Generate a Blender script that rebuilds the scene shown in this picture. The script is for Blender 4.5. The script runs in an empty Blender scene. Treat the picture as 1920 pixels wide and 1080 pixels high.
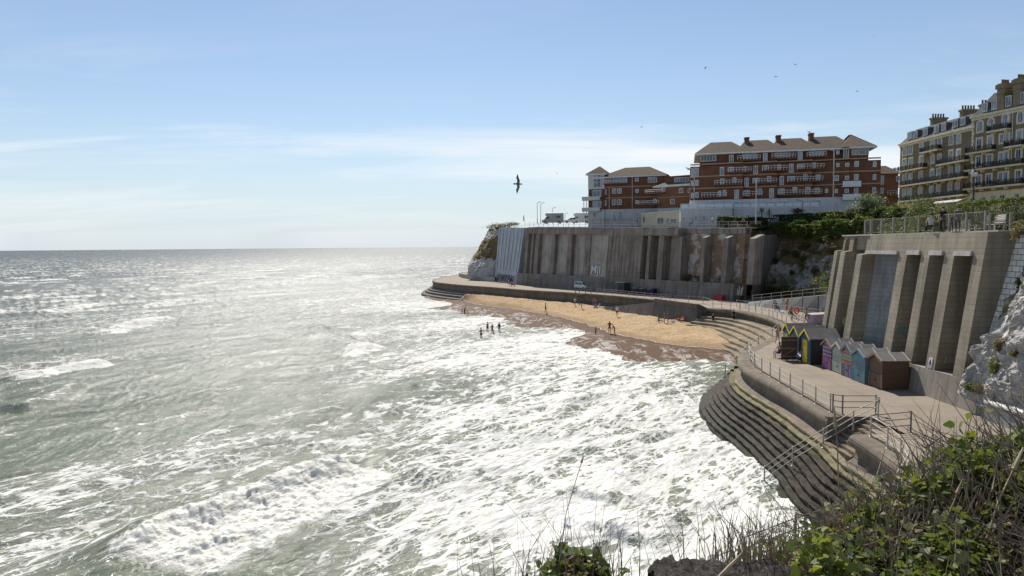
import bpy, bmesh, math, random
import numpy as np
from mathutils import Vector, Matrix, noise as mnoise
from mathutils.geometry import tessellate_polygon
random.seed(7); rng = np.random.default_rng(7)
sc = bpy.context.scene
COL = sc.collection
R = math.radians
# ------------------------------------------------------------------ camera
FPX = 1300.0; CX, CY = 960.0, 540.0; HC = 14.0
PITCH = math.atan(78.5/FPX); ROLL = R(0.48)
Fv = Vector((0, math.cos(PITCH), -math.sin(PITCH)))
R0 = Vector((1, 0, 0)); U0 = Vector((0, math.sin(PITCH), math.cos(PITCH)))
Rv = math.cos(ROLL)*R0 - math.sin(ROLL)*U0
Uv = math.sin(ROLL)*R0 + math.cos(ROLL)*U0
CAM = Vector((0, 0, HC))
def ray(px, py):
    return Fv + Rv*((px-CX)/FPX) - Uv*((py-CY)/FPX)
def G(px, py, z=4.0):                      # survey point: where a sight line meets the level z
    r = ray(px, py); t = (z-HC)/r.z
    return CAM + r*t
def D(px, py, d):                          # survey point at distance d (metres along +Y)
    r = ray(px, py); return CAM + r*(d/r.y)
def PL(px, py, p0, p1):                    # survey point on the vertical plane through plan points p0, p1
    r = ray(px, py); ux, uy = p1[0]-p0[0], p1[1]-p0[1]
    nx, ny = -uy, ux
    t = (nx*(p0[0]-CAM.x)+ny*(p0[1]-CAM.y))/(nx*r.x+ny*r.y)
    return CAM + r*t
cam_d = bpy.data.cameras.new('camera'); cam = bpy.data.objects.new('camera', cam_d); COL.objects.link(cam)
cam_d.sensor_width = 36; cam_d.lens = 36*FPX/1920; cam_d.clip_end = 90000; cam_d.clip_start = 0.1
m = Matrix((Rv, Uv, -Fv)).transposed().to_4x4(); m.translation = CAM
cam.matrix_world = m; sc.camera = cam
# ------------------------------------------------------------------ light
SUN_AZ, SUN_EL = R(-7), R(46)             # azimuth from +Y, positive towards +X
sun_dir = Vector((math.sin(SUN_AZ)*math.cos(SUN_EL), math.cos(SUN_AZ)*math.cos(SUN_EL), math.sin(SUN_EL)))
sl = bpy.data.lights.new('sun', 'SUN'); sl.energy = 5.0; sl.angle = R(0.53); sl.color = (1.0, 0.94, 0.85)
so = bpy.data.objects.new('sun', sl); COL.objects.link(so)
so.rotation_euler = (-sun_dir).to_track_quat('-Z', 'Y').to_euler(); so.location = (-40, 60, 120)
W = bpy.data.worlds.new('World'); sc.world = W; W.use_nodes = True
nt = W.node_tree; nt.nodes.clear()
def N(nt, t, **kw):
    n = nt.nodes.new(t)
    for k, v in kw.items():
        if k in n.inputs: n.inputs[k].default_value = v
        else: setattr(n, k, v)
    return n
def L(nt, a, b): nt.links.new(a, b)
def math_(nt, op, a, b=None, c=None, clamp=False):
    n = nt.nodes.new('ShaderNodeMath'); n.operation = op; n.use_clamp = clamp
    for i, v in enumerate((a, b, c)):
        if v is None: continue
        if isinstance(v, (int, float)): n.inputs[i].default_value = v
        else: nt.links.new(v, n.inputs[i])
    return n.outputs[0]
def ramp(nt, fac, stops, interp='LINEAR'):
    n = nt.nodes.new('ShaderNodeValToRGB'); n.color_ramp.interpolation = interp
    e = n.color_ramp.elements
    while len(e) < len(stops): e.new(0.5)
    for el, (p, c) in zip(e, stops):
        el.position = p; el.color = (c, c, c, 1) if isinstance(c, (int, float)) else (*c[:3], 1)
    if fac is not None: nt.links.new(fac, n.inputs[0])
    return n.outputs[0]
def mix(nt, fac, a, b, mode='MIX'):
    n = nt.nodes.new('ShaderNodeMix'); n.data_type = 'RGBA'; n.blend_type = mode; n.clamp_factor = True
    for sock, v in ((n.inputs[0], fac), (n.inputs[6], a), (n.inputs[7], b)):
        if isinstance(v, (int, float)): sock.default_value = v
        elif isinstance(v, (tuple, list)): sock.default_value = (*v[:3], 1)
        else: nt.links.new(v, sock)
    return n.outputs[2]
sky = N(nt, 'ShaderNodeTexSky'); sky.sky_type = 'NISHITA'; sky.sun_disc = False
sky.sun_elevation = SUN_EL; sky.sun_rotation = SUN_AZ
sky.air_density = 1.0; sky.dust_density = 0.15; sky.ozone_density = 2.6; sky.altitude = 20
tc = N(nt, 'ShaderNodeTexCoord'); sep = N(nt, 'ShaderNodeSeparateXYZ'); L(nt, tc.outputs['Generated'], sep.inputs[0])
zz = math_(nt, 'MAXIMUM', sep.outputs[2], 0.02)
zz = math_(nt, 'ADD', zz, 0.10)
cx_ = math_(nt, 'DIVIDE', sep.outputs[0], zz); cy_ = math_(nt, 'DIVIDE', sep.outputs[1], zz)
cmb = N(nt, 'ShaderNodeCombineXYZ'); L(nt, math_(nt, 'MULTIPLY', cx_, 0.55), cmb.inputs[0]); L(nt, math_(nt, 'MULTIPLY', cy_, 1.5), cmb.inputs[1])
cmb.inputs[2].default_value = 31.5
n1 = N(nt, 'ShaderNodeTexNoise', Scale=0.75, Detail=9.0, Roughness=0.62, Distortion=0.35); L(nt, cmb.outputs[0], n1.inputs['Vector'])
n2 = N(nt, 'ShaderNodeTexNoise', Scale=0.28, Detail=2.0); L(nt, cmb.outputs[0], n2.inputs['Vector'])
cl = math_(nt, 'ADD', math_(nt, 'MULTIPLY', n1.outputs[0], 0.62), math_(nt, 'MULTIPLY', n2.outputs[0], 0.5))
el_band = ramp(nt, sep.outputs[2], [(0.0, 0.25), (0.05, 0.6), (0.13, 1.0), (0.19, 0.8), (0.26, 0.1), (1.0, 0.05)])
clm = ramp(nt, cl, [(0.50, 0.0), (0.70, 1.0)])
clm = math_(nt, 'MULTIPLY', math_(nt, 'MULTIPLY', clm, el_band), 1.0)
hz = ramp(nt, sep.outputs[2], [(0.0, 0.9), (0.04, 0.75), (0.10, 0.45), (0.18, 0.22), (0.30, 0.12), (0.5, 0.06)])
skyh = mix(nt, hz, sky.outputs[0], (6.0, 6.85, 7.7))
skyc = mix(nt, clm, skyh, (8.6, 9.0, 9.3))
bg = N(nt, 'ShaderNodeBackground', Strength=0.083); L(nt, skyc, bg.inputs[0])
wo = N(nt, 'ShaderNodeOutputWorld'); L(nt, bg.outputs[0], wo.inputs[0])
sc.view_settings.view_transform = 'Standard'; sc.view_settings.look = 'None'
sc.view_settings.exposure = 0.37; sc.view_settings.gamma = 1.0; sc.view_settings.use_curve_mapping = False
try:
    sc.cycles.max_bounces = 6; sc.cycles.diffuse_bounces = 2; sc.cycles.glossy_bounces = 3
    sc.cycles.transparent_max_bounces = 8; sc.cycles.use_denoising = True
    sc.cycles.sample_clamp_indirect = 4.0; sc.cycles.caustics_reflective = False; sc.cycles.caustics_refractive = False
except Exception: pass
# ------------------------------------------------------------------ materials
MATS = {}
def newmat(name):
    mt = bpy.data.materials.new(name); mt.use_nodes = True
    MATS[name] = mt
    return mt, mt.node_tree, mt.node_tree.nodes['Principled BSDF']
def mat(name, c, rough=0.7, c2=None, scale=3.0, detail=4.0, bump=0.0, bscale=None, metal=0.0, spec=0.4, streak=0.0, stretch=(1, 1, 1), contrast=(0.35, 0.65)):
    """plain procedural surface: colour mottled between c and c2"""
    if name in MATS: return MATS[name]
    mt, t, b = newmat(name)
    b.inputs['Roughness'].default_value = rough; b.inputs['Metallic'].default_value = metal
    b.inputs['Specular IOR Level'].default_value = spec
    if c2 is None: c2 = tuple(x*0.78 for x in c)
    g = N(t, 'ShaderNodeNewGeometry')
    mp = N(t, 'ShaderNodeMapping'); mp.inputs['Scale'].default_value = stretch; L(t, g.outputs['Position'], mp.inputs[0])
    n = N(t, 'ShaderNodeTexNoise', Scale=scale, Detail=detail, Roughness=0.6); L(t, mp.outputs[0], n.inputs['Vector'])
    f = ramp(t, n.outputs[0], [(contrast[0], 0.0), (contrast[1], 1.0)])
    col = mix(t, f, c, c2)
    if streak > 0:
        mp2 = N(t, 'ShaderNodeMapping'); mp2.inputs['Scale'].default_value = (1.6, 1.6, 0.10); L(t, g.outputs['Position'], mp2.inputs[0])
        n3 = N(t, 'ShaderNodeTexNoise', Scale=1.4, Detail=6.0, Roughness=0.65); L(t, mp2.outputs[0], n3.inputs['Vector'])
        s = ramp(t, n3.outputs[0], [(0.42, 0.0), (0.68, 1.0)])
        col = mix(t, math_(t, 'MULTIPLY', s, streak), col, tuple(x*0.35 for x in c))
    L(t, col, b.inputs['Base Color'])
    if bump > 0:
        nb = N(t, 'ShaderNodeTexNoise', Scale=bscale or scale*3, Detail=5.0); L(t, mp.outputs[0], nb.inputs['Vector'])
        bp = N(t, 'ShaderNodeBump', Strength=bump, Distance=0.05); L(t, nb.outputs[0], bp.inputs['Height']); L(t, bp.outputs[0], b.inputs['Normal'])
    return mt
def concrete(name, c, board=0.0, joint=0.0, streak=0.5, dark=0.4, jy=None):
    """weathered cast concrete: blotches, run-off streaks, optional board marks every `board` metres"""
    mt, t, b = newmat(name); b.inputs['Roughness'].default_value = 0.88; b.inputs['Specular IOR Level'].default_value = 0.25
    g = N(t, 'ShaderNodeNewGeometry'); P = g.outputs['Position']
    n = N(t, 'ShaderNodeTexNoise', Scale=0.45, Detail=7.0, Roughness=0.62); L(t, P, n.inputs['Vector'])
    nf = N(t, 'ShaderNodeTexNoise', Scale=9.0, Detail=5.0, Roughness=0.7); L(t, P, nf.inputs['Vector'])
    col = mix(t, ramp(t, n.outputs[0], [(0.38, 0.0), (0.64, 1.0)]), c, tuple(x*(1-dark*0.6) for x in c))
    col = mix(t, ramp(t, nf.outputs[0], [(0.3, 0.0), (0.75, 0.45)]), col, tuple(x*0.55 for x in c))
    if streak > 0:
        mp = N(t, 'ShaderNodeMapping'); mp.inputs['Scale'].default_value = (1.3, 1.3, 0.07); L(t, P, mp.inputs[0])
        n2 = N(t, 'ShaderNodeTexNoise', Scale=1.1, Detail=7.0, Roughness=0.7); L(t, mp.outputs[0], n2.inputs['Vector'])
        s = ramp(t, n2.outputs[0], [(0.46, 0.0), (0.66, 1.0)])
        col = mix(t, math_(t, 'MULTIPLY', s, streak), col, (c[0]*0.30, c[1]*0.28, c[2]*0.26))
        s2 = ramp(t, n2.outputs[0], [(0.28, 1.0), (0.40, 0.0)])
        col = mix(t, math_(t, 'MULTIPLY', s2, streak*0.5), col, tuple(min(1, x*1.5+0.03) for x in c))
    h = math_(t, 'MULTIPLY', nf.outputs[0], 0.5)
    sp = N(t, 'ShaderNodeSeparateXYZ'); L(t, P, sp.inputs[0])
    if board > 0:
        fr = math_(t, 'FRACT', math_(t, 'DIVIDE', sp.outputs[2], board))
        ln = math_(t, 'LESS_THAN', fr, 0.10)
        row = math_(t, 'FLOOR', math_(t, 'DIVIDE', sp.outputs[2], board))
        wn = N(t, 'ShaderNodeTexWhiteNoise'); wn.noise_dimensions = '1D'; L(t, row, wn.inputs['W'])
        col = mix(t, math_(t, 'MULTIPLY', wn.outputs[0], 0.30), col, tuple(x*0.45 for x in c))
        col = mix(t, math_(t, 'MULTIPLY', ln, 0.45), col, tuple(x*0.35 for x in c))
        h = math_(t, 'SUBTRACT', h, math_(t, 'MULTIPLY', ln, 0.8))
    if joint > 0:
        for ax, per, off in ((0, joint*1.3, 0.3), (1, joint, 0.0)):
            fr = math_(t, 'FRACT', math_(t, 'DIVIDE', math_(t, 'ADD', sp.outputs[ax], off), per))
            ln = math_(t, 'LESS_THAN', fr, 0.075/per)
            col = mix(t, math_(t, 'MULTIPLY', ln, 0.6), col, tuple(x*0.35 for x in c))
            cell = math_(t, 'FLOOR', math_(t, 'DIVIDE', math_(t, 'ADD', sp.outputs[ax], off), per))
            wn = N(t, 'ShaderNodeTexWhiteNoise'); wn.noise_dimensions = '1D'; L(t, cell, wn.inputs['W'])
            col = mix(t, math_(t, 'MULTIPLY', wn.outputs[0], 0.30), col, tuple(x*0.5 for x in c))
    L(t, col, b.inputs['Base Color'])
    bp = N(t, 'ShaderNodeBump', Strength=0.6, Distance=0.03); L(t, h, bp.inputs['Height']); L(t, bp.outputs[0], b.inputs['Normal'])
    return mt
def brickmat(name, c1, c2, mortar, bw=0.45, bh=0.15, patch=None):
    """coursed masonry; courses follow height, lengths follow x+y"""
    mt, t, b = newmat(name); b.inputs['Roughness'].default_value = 0.9; b.inputs['Specular IOR Level'].default_value = 0.2
    g = N(t, 'ShaderNodeNewGeometry'); sp = N(t, 'ShaderNodeSeparateXYZ'); L(t, g.outputs['Position'], sp.inputs[0])
    cb = N(t, 'ShaderNodeCombineXYZ'); L(t, math_(t, 'SUBTRACT', sp.outputs[0], sp.outputs[1]), cb.inputs[0]); L(t, sp.outputs[2], cb.inputs[1])
    br = N(t, 'ShaderNodeTexBrick'); L(t, cb.outputs[0], br.inputs['Vector'])
    br.inputs['Color1'].default_value = (*c1, 1); br.inputs['Color2'].default_value = (*c2, 1); br.inputs['Mortar'].default_value = (*mortar, 1)
    br.inputs['Scale'].default_value = 1.0; br.inputs['Brick Width'].default_value = bw; br.inputs['Row Height'].default_value = bh
    br.inputs['Mortar Size'].default_value = bh*0.07
    n = N(t, 'ShaderNodeTexNoise', Scale=0.6, Detail=6.0, Roughness=0.65); L(t, g.outputs['Position'], n.inputs['Vector'])
    f = ramp(t, n.outputs[0], [(0.4, 0.0), (0.65, 1.0)])
    col = mix(t, math_(t, 'MULTIPLY', f, 0.5), br.outputs[0], tuple(x*0.5 for x in c1))
    if patch:
        n2 = N(t, 'ShaderNodeTexNoise', Scale=0.35, Detail=6.0, Roughness=0.7); L(t, g.outputs['Position'], n2.inputs['Vector'])
        col = mix(t, ramp(t, n2.outputs[0], [(0.5, 0.0), (0.58, 1.0)]), col, patch)
    L(t, col, b.inputs['Base Color'])
    bp = N(t, 'ShaderNodeBump', Strength=0.5, Distance=0.02); L(t, br.outputs['Fac'], bp.inputs['Height']); bp.invert = True; L(t, bp.outputs[0], b.inputs['Normal'])
    return mt
def leafmat(name, cols, rough=0.55, trans=0.35):
    mt, t, b = newmat(name); b.inputs['Roughness'].default_value = rough; b.inputs['Specular IOR Level'].default_value = 0.35
    g = N(t, 'ShaderNodeNewGeometry')
    st = [(i/(len(cols)-1), c) for i, c in enumerate(cols)]
    c = ramp(t, g.outputs['Random Per Island'], st)
    L(t, c, b.inputs['Base Color'])
    tr = N(t, 'ShaderNodeBsdfTranslucent'); L(t, mix(t, 0.35, c, (0.35, 0.42, 0.05)), tr.inputs[0])
    ms = N(t, 'ShaderNodeMixShader'); ms.inputs[0].default_value = trans
    L(t, b.outputs[0], ms.inputs[1]); L(t, tr.outputs[0], ms.inputs[2])
    L(t, ms.outputs[0], t.nodes['Material Output'].inputs[0])
    return mt
def boardmat(name, cols, axis=2, pitch=0.14, rough=0.6, gap=0.10):
    """painted or stained boards: one colour of the list per band along the axis"""
    mt, t, b = newmat(name); b.inputs['Roughness'].default_value = rough
    tc = N(t, 'ShaderNodeTexCoord'); sp = N(t, 'ShaderNodeSeparateXYZ'); L(t, tc.outputs['Object'], sp.inputs[0])
    q = math_(t, 'DIVIDE', sp.outputs[axis], pitch)
    fr = math_(t, 'FRACT', math_(t, 'ADD', q, 100.0)); idx = math_(t, 'FLOOR', math_(t, 'ADD', q, 100.0))
    k = math_(t, 'DIVIDE', math_(t, 'ADD', math_(t, 'MODULO', idx, float(len(cols))), 0.5), float(len(cols)))
    st = [(i/len(cols), c) for i, c in enumerate(cols)]
    col = ramp(t, k, st, 'CONSTANT')
    wn = N(t, 'ShaderNodeTexWhiteNoise'); wn.noise_dimensions = '1D'; L(t, idx, wn.inputs['W'])
    col = mix(t, math_(t, 'MULTIPLY', wn.outputs[0], 0.22), col, (0.02, 0.02, 0.02))
    n = N(t, 'ShaderNodeTexNoise', Scale=5.0, Detail=5.0); L(t, tc.outputs['Object'], n.inputs['Vector'])
    col = mix(t, ramp(t, n.outputs[0], [(0.4, 0.0), (0.75, 0.35)]), col, (0.05, 0.045, 0.04))
    ln = math_(t, 'LESS_THAN', fr, gap)
    col = mix(t, math_(t, 'MULTIPLY', ln, 0.6), col, (0.01, 0.01, 0.01))
    L(t, col, b.inputs['Base Color'])
    bp = N(t, 'ShaderNodeBump', Strength=0.6, Distance=0.02); L(t, fr, bp.inputs['Height']); L(t, bp.outputs[0], b.inputs['Normal'])
    return mt
# ------------------------------------------------------------------ mesh tools
class MB:
    def __init__(s): s.v = []; s.f = []; s.m = []; s.cur = 0
    def vert(s, p): s.v.append((p[0], p[1], p[2])); return len(s.v)-1
    def face(s, *idx): s.f.append(tuple(idx)); s.m.append(s.cur)
    def poly(s, pts): s.face(*[s.vert(p) for p in pts])
    def hexa(s, b, t):                       # b, t : 4 bottom and 4 top corners (counter-clockwise from above)
        i = [s.vert(p) for p in list(b)+list(t)]
        s.face(i[3], i[2], i[1], i[0]); s.face(i[4], i[5], i[6], i[7])
        for k in range(4):
            j = (k+1) % 4; s.face(i[k], i[j], i[4+j], i[4+k])
    def box(s, c, size, rz=0.0, M=None):
        hx, hy, hz = size[0]/2, size[1]/2, size[2]/2
        ca, sa = math.cos(rz), math.sin(rz); P = []
        for dz in (-hz, hz):
            for dx, dy in ((-hx, -hy), (hx, -hy), (hx, hy), (-hx, hy)):
                q = Vector((c[0]+dx*ca-dy*sa, c[1]+dx*sa+dy*ca, c[2]+dz))
                P.append(M @ q if M else q)
        s.hexa(P[:4], P[4:])
    def prism(s, pts, z0, z1):                # extruded plan polygon (ccw)
        n = len(pts); a = [s.vert((p[0], p[1], z0)) for p in pts]; b = [s.vert((p[0], p[1], z1)) for p in pts]
        for k in range(n):
            j = (k+1) % n; s.face(a[k], a[j], b[j], b[k])
        tri = tessellate_polygon([[Vector((p[0], p[1], 0)) for p in pts]])
        for t in tri: s.face(*[b[i] for i in t]); s.face(*[a[i] for i in reversed(t)])
    def tube(s, pts, r, n=6, cap=True, r1=None):
        pts = [Vector(p) for p in pts]; rings = []
        for k, p in enumerate(pts):
            d = (pts[min(k+1, len(pts)-1)]-pts[max(k-1, 0)])
            if d.length < 1e-9: d = Vector((0, 0, 1))
            d.normalize()
            a = Vector((0, 0, 1)) if abs(d.z) < 0.95 else Vector((1, 0, 0))
            u = d.cross(a).normalized(); w = u.cross(d)
            rr = r if r1 is None else r+(r1-r)*k/(len(pts)-1)
            rings.append([s.vert(p+u*(rr*math.cos(2*math.pi*i/n))+w*(rr*math.sin(2*math.pi*i/n))) for i in range(n)])
        for a, b in zip(rings, rings[1:]):
            for i in range(n):
                j = (i+1) % n; s.face(a[i], a[j], b[j], b[i])
        if cap: s.face(*reversed(rings[0])); s.face(*rings[-1])
    def lathe(s, c, prof, n=10, M=None):      # prof: (radius, z) list
        rings = []
        for r, z in prof:
            rg = []
            for i in range(n):
                q = Vector((c[0]+r*math.cos(2*math.pi*i/n), c[1]+r*math.sin(2*math.pi*i/n), c[2]+z))
                rg.append(s.vert(M @ q if M else q))
            rings.append(rg)
        for a, b in zip(rings, rings[1:]):
            for i in range(n):
                j = (i+1) % n; s.face(a[i], a[j], b[j], b[i])
        s.face(*reversed(rings[0])); s.face(*rings[-1])
    def grid(s, P):                           # P[i][j] points
        idx = [[s.vert(p) for p in row] for row in P]
        for a, b in zip(idx, idx[1:]):
            for j in range(len(a)-1): s.face(a[j], a[j+1], b[j+1], b[j])
    def sweep(s, path, prof, closed=False):   # path: (pos, outward normal); prof: (offset, z)
        P = [[(p[0]+n[0]*o, p[1]+n[1]*o, z) for o, z in prof] for p, n in path]
        s.grid(P)
    def build(s, name, mats, parent=None, smooth=False):
        me = bpy.data.meshes.new(name); me.from_pydata(s.v, [], s.f)
        if not isinstance(mats, (list, tuple)): mats = [mats]
        for mt in mats: me.materials.append(mt)
        if len(mats) > 1: me.polygons.foreach_set('material_index', s.m)
        if smooth: me.polygons.foreach_set('use_smooth', [True]*len(me.polygons))
        me.update()
        bm = bmesh.new(); bm.from_mesh(me); bmesh.ops.recalc_face_normals(bm, faces=bm.faces) if len(me.polygons) < 20000 else None
        bm.to_mesh(me); bm.free()
        o = bpy.data.objects.new(name, me); COL.objects.link(o)
        if parent is not None:
            o.parent = parent
            o.matrix_parent_inverse = Matrix.Translation(-parent.location) if not parent.get('local') else Matrix.Identity(4)
        return o
def tag(o, label=None, cat=None, group=None, kind=None):
    if label: o['label'] = label
    if cat: o['category'] = cat
    if group: o['group'] = group
    if kind: o['kind'] = kind
    return o
def thing(name, label, cat, loc=(0, 0, 0), rz=0.0, group=None, local=False):
    """Empty at a thing's base; local=True: the parts are modelled round the origin"""
    o = bpy.data.objects.new(name, None); COL.objects.link(o); o.location = loc; o.rotation_euler = (0, 0, rz)
    o.empty_display_size = 0.3
    tag(o, label, cat, group)
    if local: o['local'] = 1
    return o
def done_local(o):
    if 'local' in o: del o['local']
    return o
def kids(o): return [c for c in bpy.data.objects if c.parent == o]
def dup(o, loc=None, rz=None, label=None, group=None, parent=None, scale=None, known=None):
    c = o.copy(); COL.objects.link(c)
    if parent is not None: c.parent = parent
    if loc is not None: c.location = loc
    if rz is not None: c.rotation_euler = (0, 0, rz)
    if scale is not None: c.scale = (scale,)*3
    if label: c['label'] = label
    if group: c['group'] = group
    for ch in o.children: dup(ch, parent=c)
    return c
def polyline(pts, step):
    """resample a plan polyline with a Catmull-Rom curve"""
    P = [Vector((p[0], p[1])) for p in pts]; out = []
    for i in range(len(P)-1):
        p0, p1, p2, p3 = P[max(i-1, 0)], P[i], P[i+1], P[min(i+2, len(P)-1)]
        n = max(1, int((p2-p1).length/step))
        for k in range(n):
            t = k/n
            out.append(0.5*((2*p1)+(p2-p0)*t+(2*p0-5*p1+4*p2-p3)*t*t+(3*p1-p0-3*p2+p3)*t**3))
    out.append(P[-1]); return out
def normals(pts, side=1):
    out = []
    for i in range(len(pts)):
        d = (pts[min(i+1, len(pts)-1)]-pts[max(i-1, 0)]).normalized()
        out.append(Vector((d.y, -d.x))*side)
    return out
def fbm(p, o=4): return mnoise.fractal(Vector(p), 1.0, 2.0, o)
# ================================================================== SEA
T = Vector((0.80, -0.60)); T.normalize(); C_ = Vector((-T.y, T.x))   # travel direction, crest direction
def seg_dist(X, Y, poly):
    """signed data to a plan polyline: distance, side (+ ahead of the crest along T), fraction"""
    best = np.full(X.shape, 1e9); side = np.zeros(X.shape); fr = np.zeros(X.shape)
    n = len(poly)-1
    for i in range(n):
        ax, ay = poly[i][0], poly[i][1]; bx, by = poly[i+1][0], poly[i+1][1]
        dx, dy = bx-ax, by-ay; l2 = dx*dx+dy*dy
        t = np.clip(((X-ax)*dx+(Y-ay)*dy)/l2, 0, 1)
        ex, ey = X-(ax+t*dx), Y-(ay+t*dy); d = np.hypot(ex, ey)
        m = d < best
        best = np.where(m, d, best); side = np.where(m, np.where(ex*T.x+ey*T.y > 0, 1.0, -1.0), side); fr = np.where(m, (i+t)/n, fr)
    return best, side, fr
def sstep(a, b, x):
    t = np.clip((x-a)/(b-a), 0, 1); return t*t*(3-2*t)
_perm = rng.random((256, 256))
def vnoise(x, y):
    xi = np.floor(x).astype(int); yi = np.floor(y).astype(int); fx = x-xi; fy = y-yi
    fx = fx*fx*(3-2*fx); fy = fy*fy*(3-2*fy)
    g = lambda a, b: _perm[a & 255, b & 255]
    return (g(xi, yi)*(1-fx)+g(xi+1, yi)*fx)*(1-fy)+(g(xi, yi+1)*(1-fx)+g(xi+1, yi+1)*fx)*fy
def vfbm(x, y, o=4):
    s = 0; a = 0.5
    for k in range(o): s = s+a*vnoise(x*2**k+17.3*k, y*2**k+5.1*k); a *= 0.5
    return s/(1-0.5**o)
def g0(px, py, z=0.3): p = G(px, py, z); return (p.x, p.y)
# breakers: crest traces surveyed on the water: crest, height, foam ahead (m), foam behind (m), strength
BREAK = [
 ([(150, 1085), (330, 985), (480, 940), (590, 900), (640, 870)], 0.95, 4.6, 0.5, 1.0),
 ([(560, 600), (620, 622), (655, 640), (690, 664)], 0.55, 0.6, 0.2, 0.30),
 ([(640, 668), (672, 650), (697, 640)], 0.40, 2.5, 2.0, 1.0),
 ([(175, 628), (235, 612), (290, 602), (335, 598)], 0.7, 2.5, 5.0, 0.9),
 ([(0, 712), (80, 695), (150, 682), (212, 672)], 0.7, 3.0, 6.0, 0.9),
 ([(125, 580), (165, 572), (212, 568)], 0.7, 3.0, 6.0, 0.8),
 ([(0, 560), (60, 553), (130, 548)], 0.6, 3.0, 9.0, 0.6),
 ([(320, 540), (370, 532), (420, 525)], 0.6, 3.0, 7.0, 0.6),
 ([(20, 770), (90, 745), (150, 718)], 0.6, 1.0, 1.2, 0.3),
 ([(780, 900), (850, 880), (900, 850)], 0.35, 1.5, 1.0, 0.5),
 ([(1050, 760), (1130, 735), (1190, 700)], 0.35, 2.0, 2.0, 0.7),
 ([(950, 700), (1010, 690), (1060, 672)], 0.35, 2.0, 2.0, 0.6),
 ([(1180, 1010), (1230, 985), (1290, 960)], 0.5, 1.6, 1.0, 0.8),
 ([(1120, 930), (1160, 915), (1210, 905)], 0.4, 1.6, 1.5, 0.8),
]
BREAK = [([g0(*p) for p in pl], h, fa, fb, s) for pl, h, fa, fb, s in BREAK]
# patches of old foam lying on the water: centre, radii along/across the crest direction, cover
PATCH = []
for px, py, rx, ry, v in [
 (250, 880, 14, 3.0, .50), (430, 870, 9, 2.6, .52), (120, 900, 8, 3, .42), (90, 800, 9, 1.1, .36), (270, 790, 7, .8, .40), (480, 970, 3, 1.6, .2),
 (150, 1000, 6, 2.5, .50), (60, 1010, 5, 2, .4), (130, 1050, 5, 2, .4), (30, 690, 16, 5, .50), (110, 725, 8, 2, .25), (150, 620, 22, 7, .45),
 (60, 600, 22, 7, .45), (250, 600, 22, 5, .40), (80, 575, 26, 10, .40), (180, 555, 30, 8, .3), (60, 530, 40, 6, .45), (300, 528, 30, 6, .4), (420, 515, 34, 8, .45),
 (560, 530, 40, 14, .55), (700, 520, 46, 16, .5), (620, 560, 40, 14, .58), (760, 570, 34, 18, .6), (850, 610, 22, 14, .55), (700, 620, 18, 6, .5),
 (780, 680, 14, 8, .45), (900, 660, 16, 10, .58), (1000, 660, 14, 10, .66), (1100, 690, 12, 10, .68), (1180, 760, 10, 10, .72), (1000, 760, 12, 9, .55), (880, 770, 10, 5, .48), (1300, 790, 6, 6, .75),
 (1250, 720, 7, 7, .6), (1120, 840, 9, 9, .6), (950, 860, 8, 6, .45), (800, 820, 9, 4, .42), (1300, 900, 7, 7, .72), (1200, 960, 6, 6, .66),
 (1030, 970, 6, 5, .52), (860, 950, 6, 4, .5), (740, 950, 4, 4, .55), (760, 1050, 5, 3, .62), (930, 1050, 5, 3, .55), (650, 960, 2.5, 3, .6), (1400, 960, 3, 4, .75), (1320, 1020, 4, 4, .6), (1120, 1060, 5, 3, .55),
 (560, 770, 6, 1.5, .25), (640, 730, 5, 1.5, .3), (420, 730, 5, 1.2, .2), (480, 800, 6, .9, .25), (1000, 640, 16, 5, .7), (930, 600, 16, 7, .6), (1060, 630, 12, 4, .75), (860, 575, 12, 9, .55), (790, 545, 20, 10, .5),
 (1180, 660, 8, 5, .55), (1100, 655, 10, 3, .5), (1330, 850, 5, 5, .6)]:
    c = g0(px, py, 0.1); PATCH.append((c[0], c[1], rx, ry, min(.85, v*(1.22 if px >= 700 and py < 640 else 0.95))))
# water line of the beach (top of the swash) and the foot of the sea wall
SWASH = [g0(px, py, 0.55) for px, py in [(800, 553), (830, 556), (862, 561), (895, 571), (957, 578), (1019, 588), (1063, 598), (1098, 607), (1134, 618), (1142, 624), (1165, 628), (1200, 635), (1250, 644), (1300, 650), (1358, 655), (1399, 650), (1440, 640)]]
WAVES = []
for lam, amp, da, ph in [(17, .22, 0, .3), (13, .15, 12, 1.7), (10.5, .10, -14, 4.0), (24, .16, 5, 2.2), (7.6, .085, 16, .9), (6.2, .065, -18, 5.1), (5.1, .045, 6, 2.9), (4.1, .036, 28, 3.3), (3.4, .018, -16, .2), (2.8, .014, -40, 1.1),
                         (2.3, .012, 18, 4.4), (1.9, .011, 50, 2.0), (1.5, .010, -8, 3.9), (1.2, .009, 30, 0.6), (1.0, .008, -30, 5.7), (.8, .007, 12, 1.0)]:
    a = math.atan2(T.y, T.x)+R(da); WAVES.append((lam, amp, math.cos(a), math.sin(a), ph))
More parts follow.
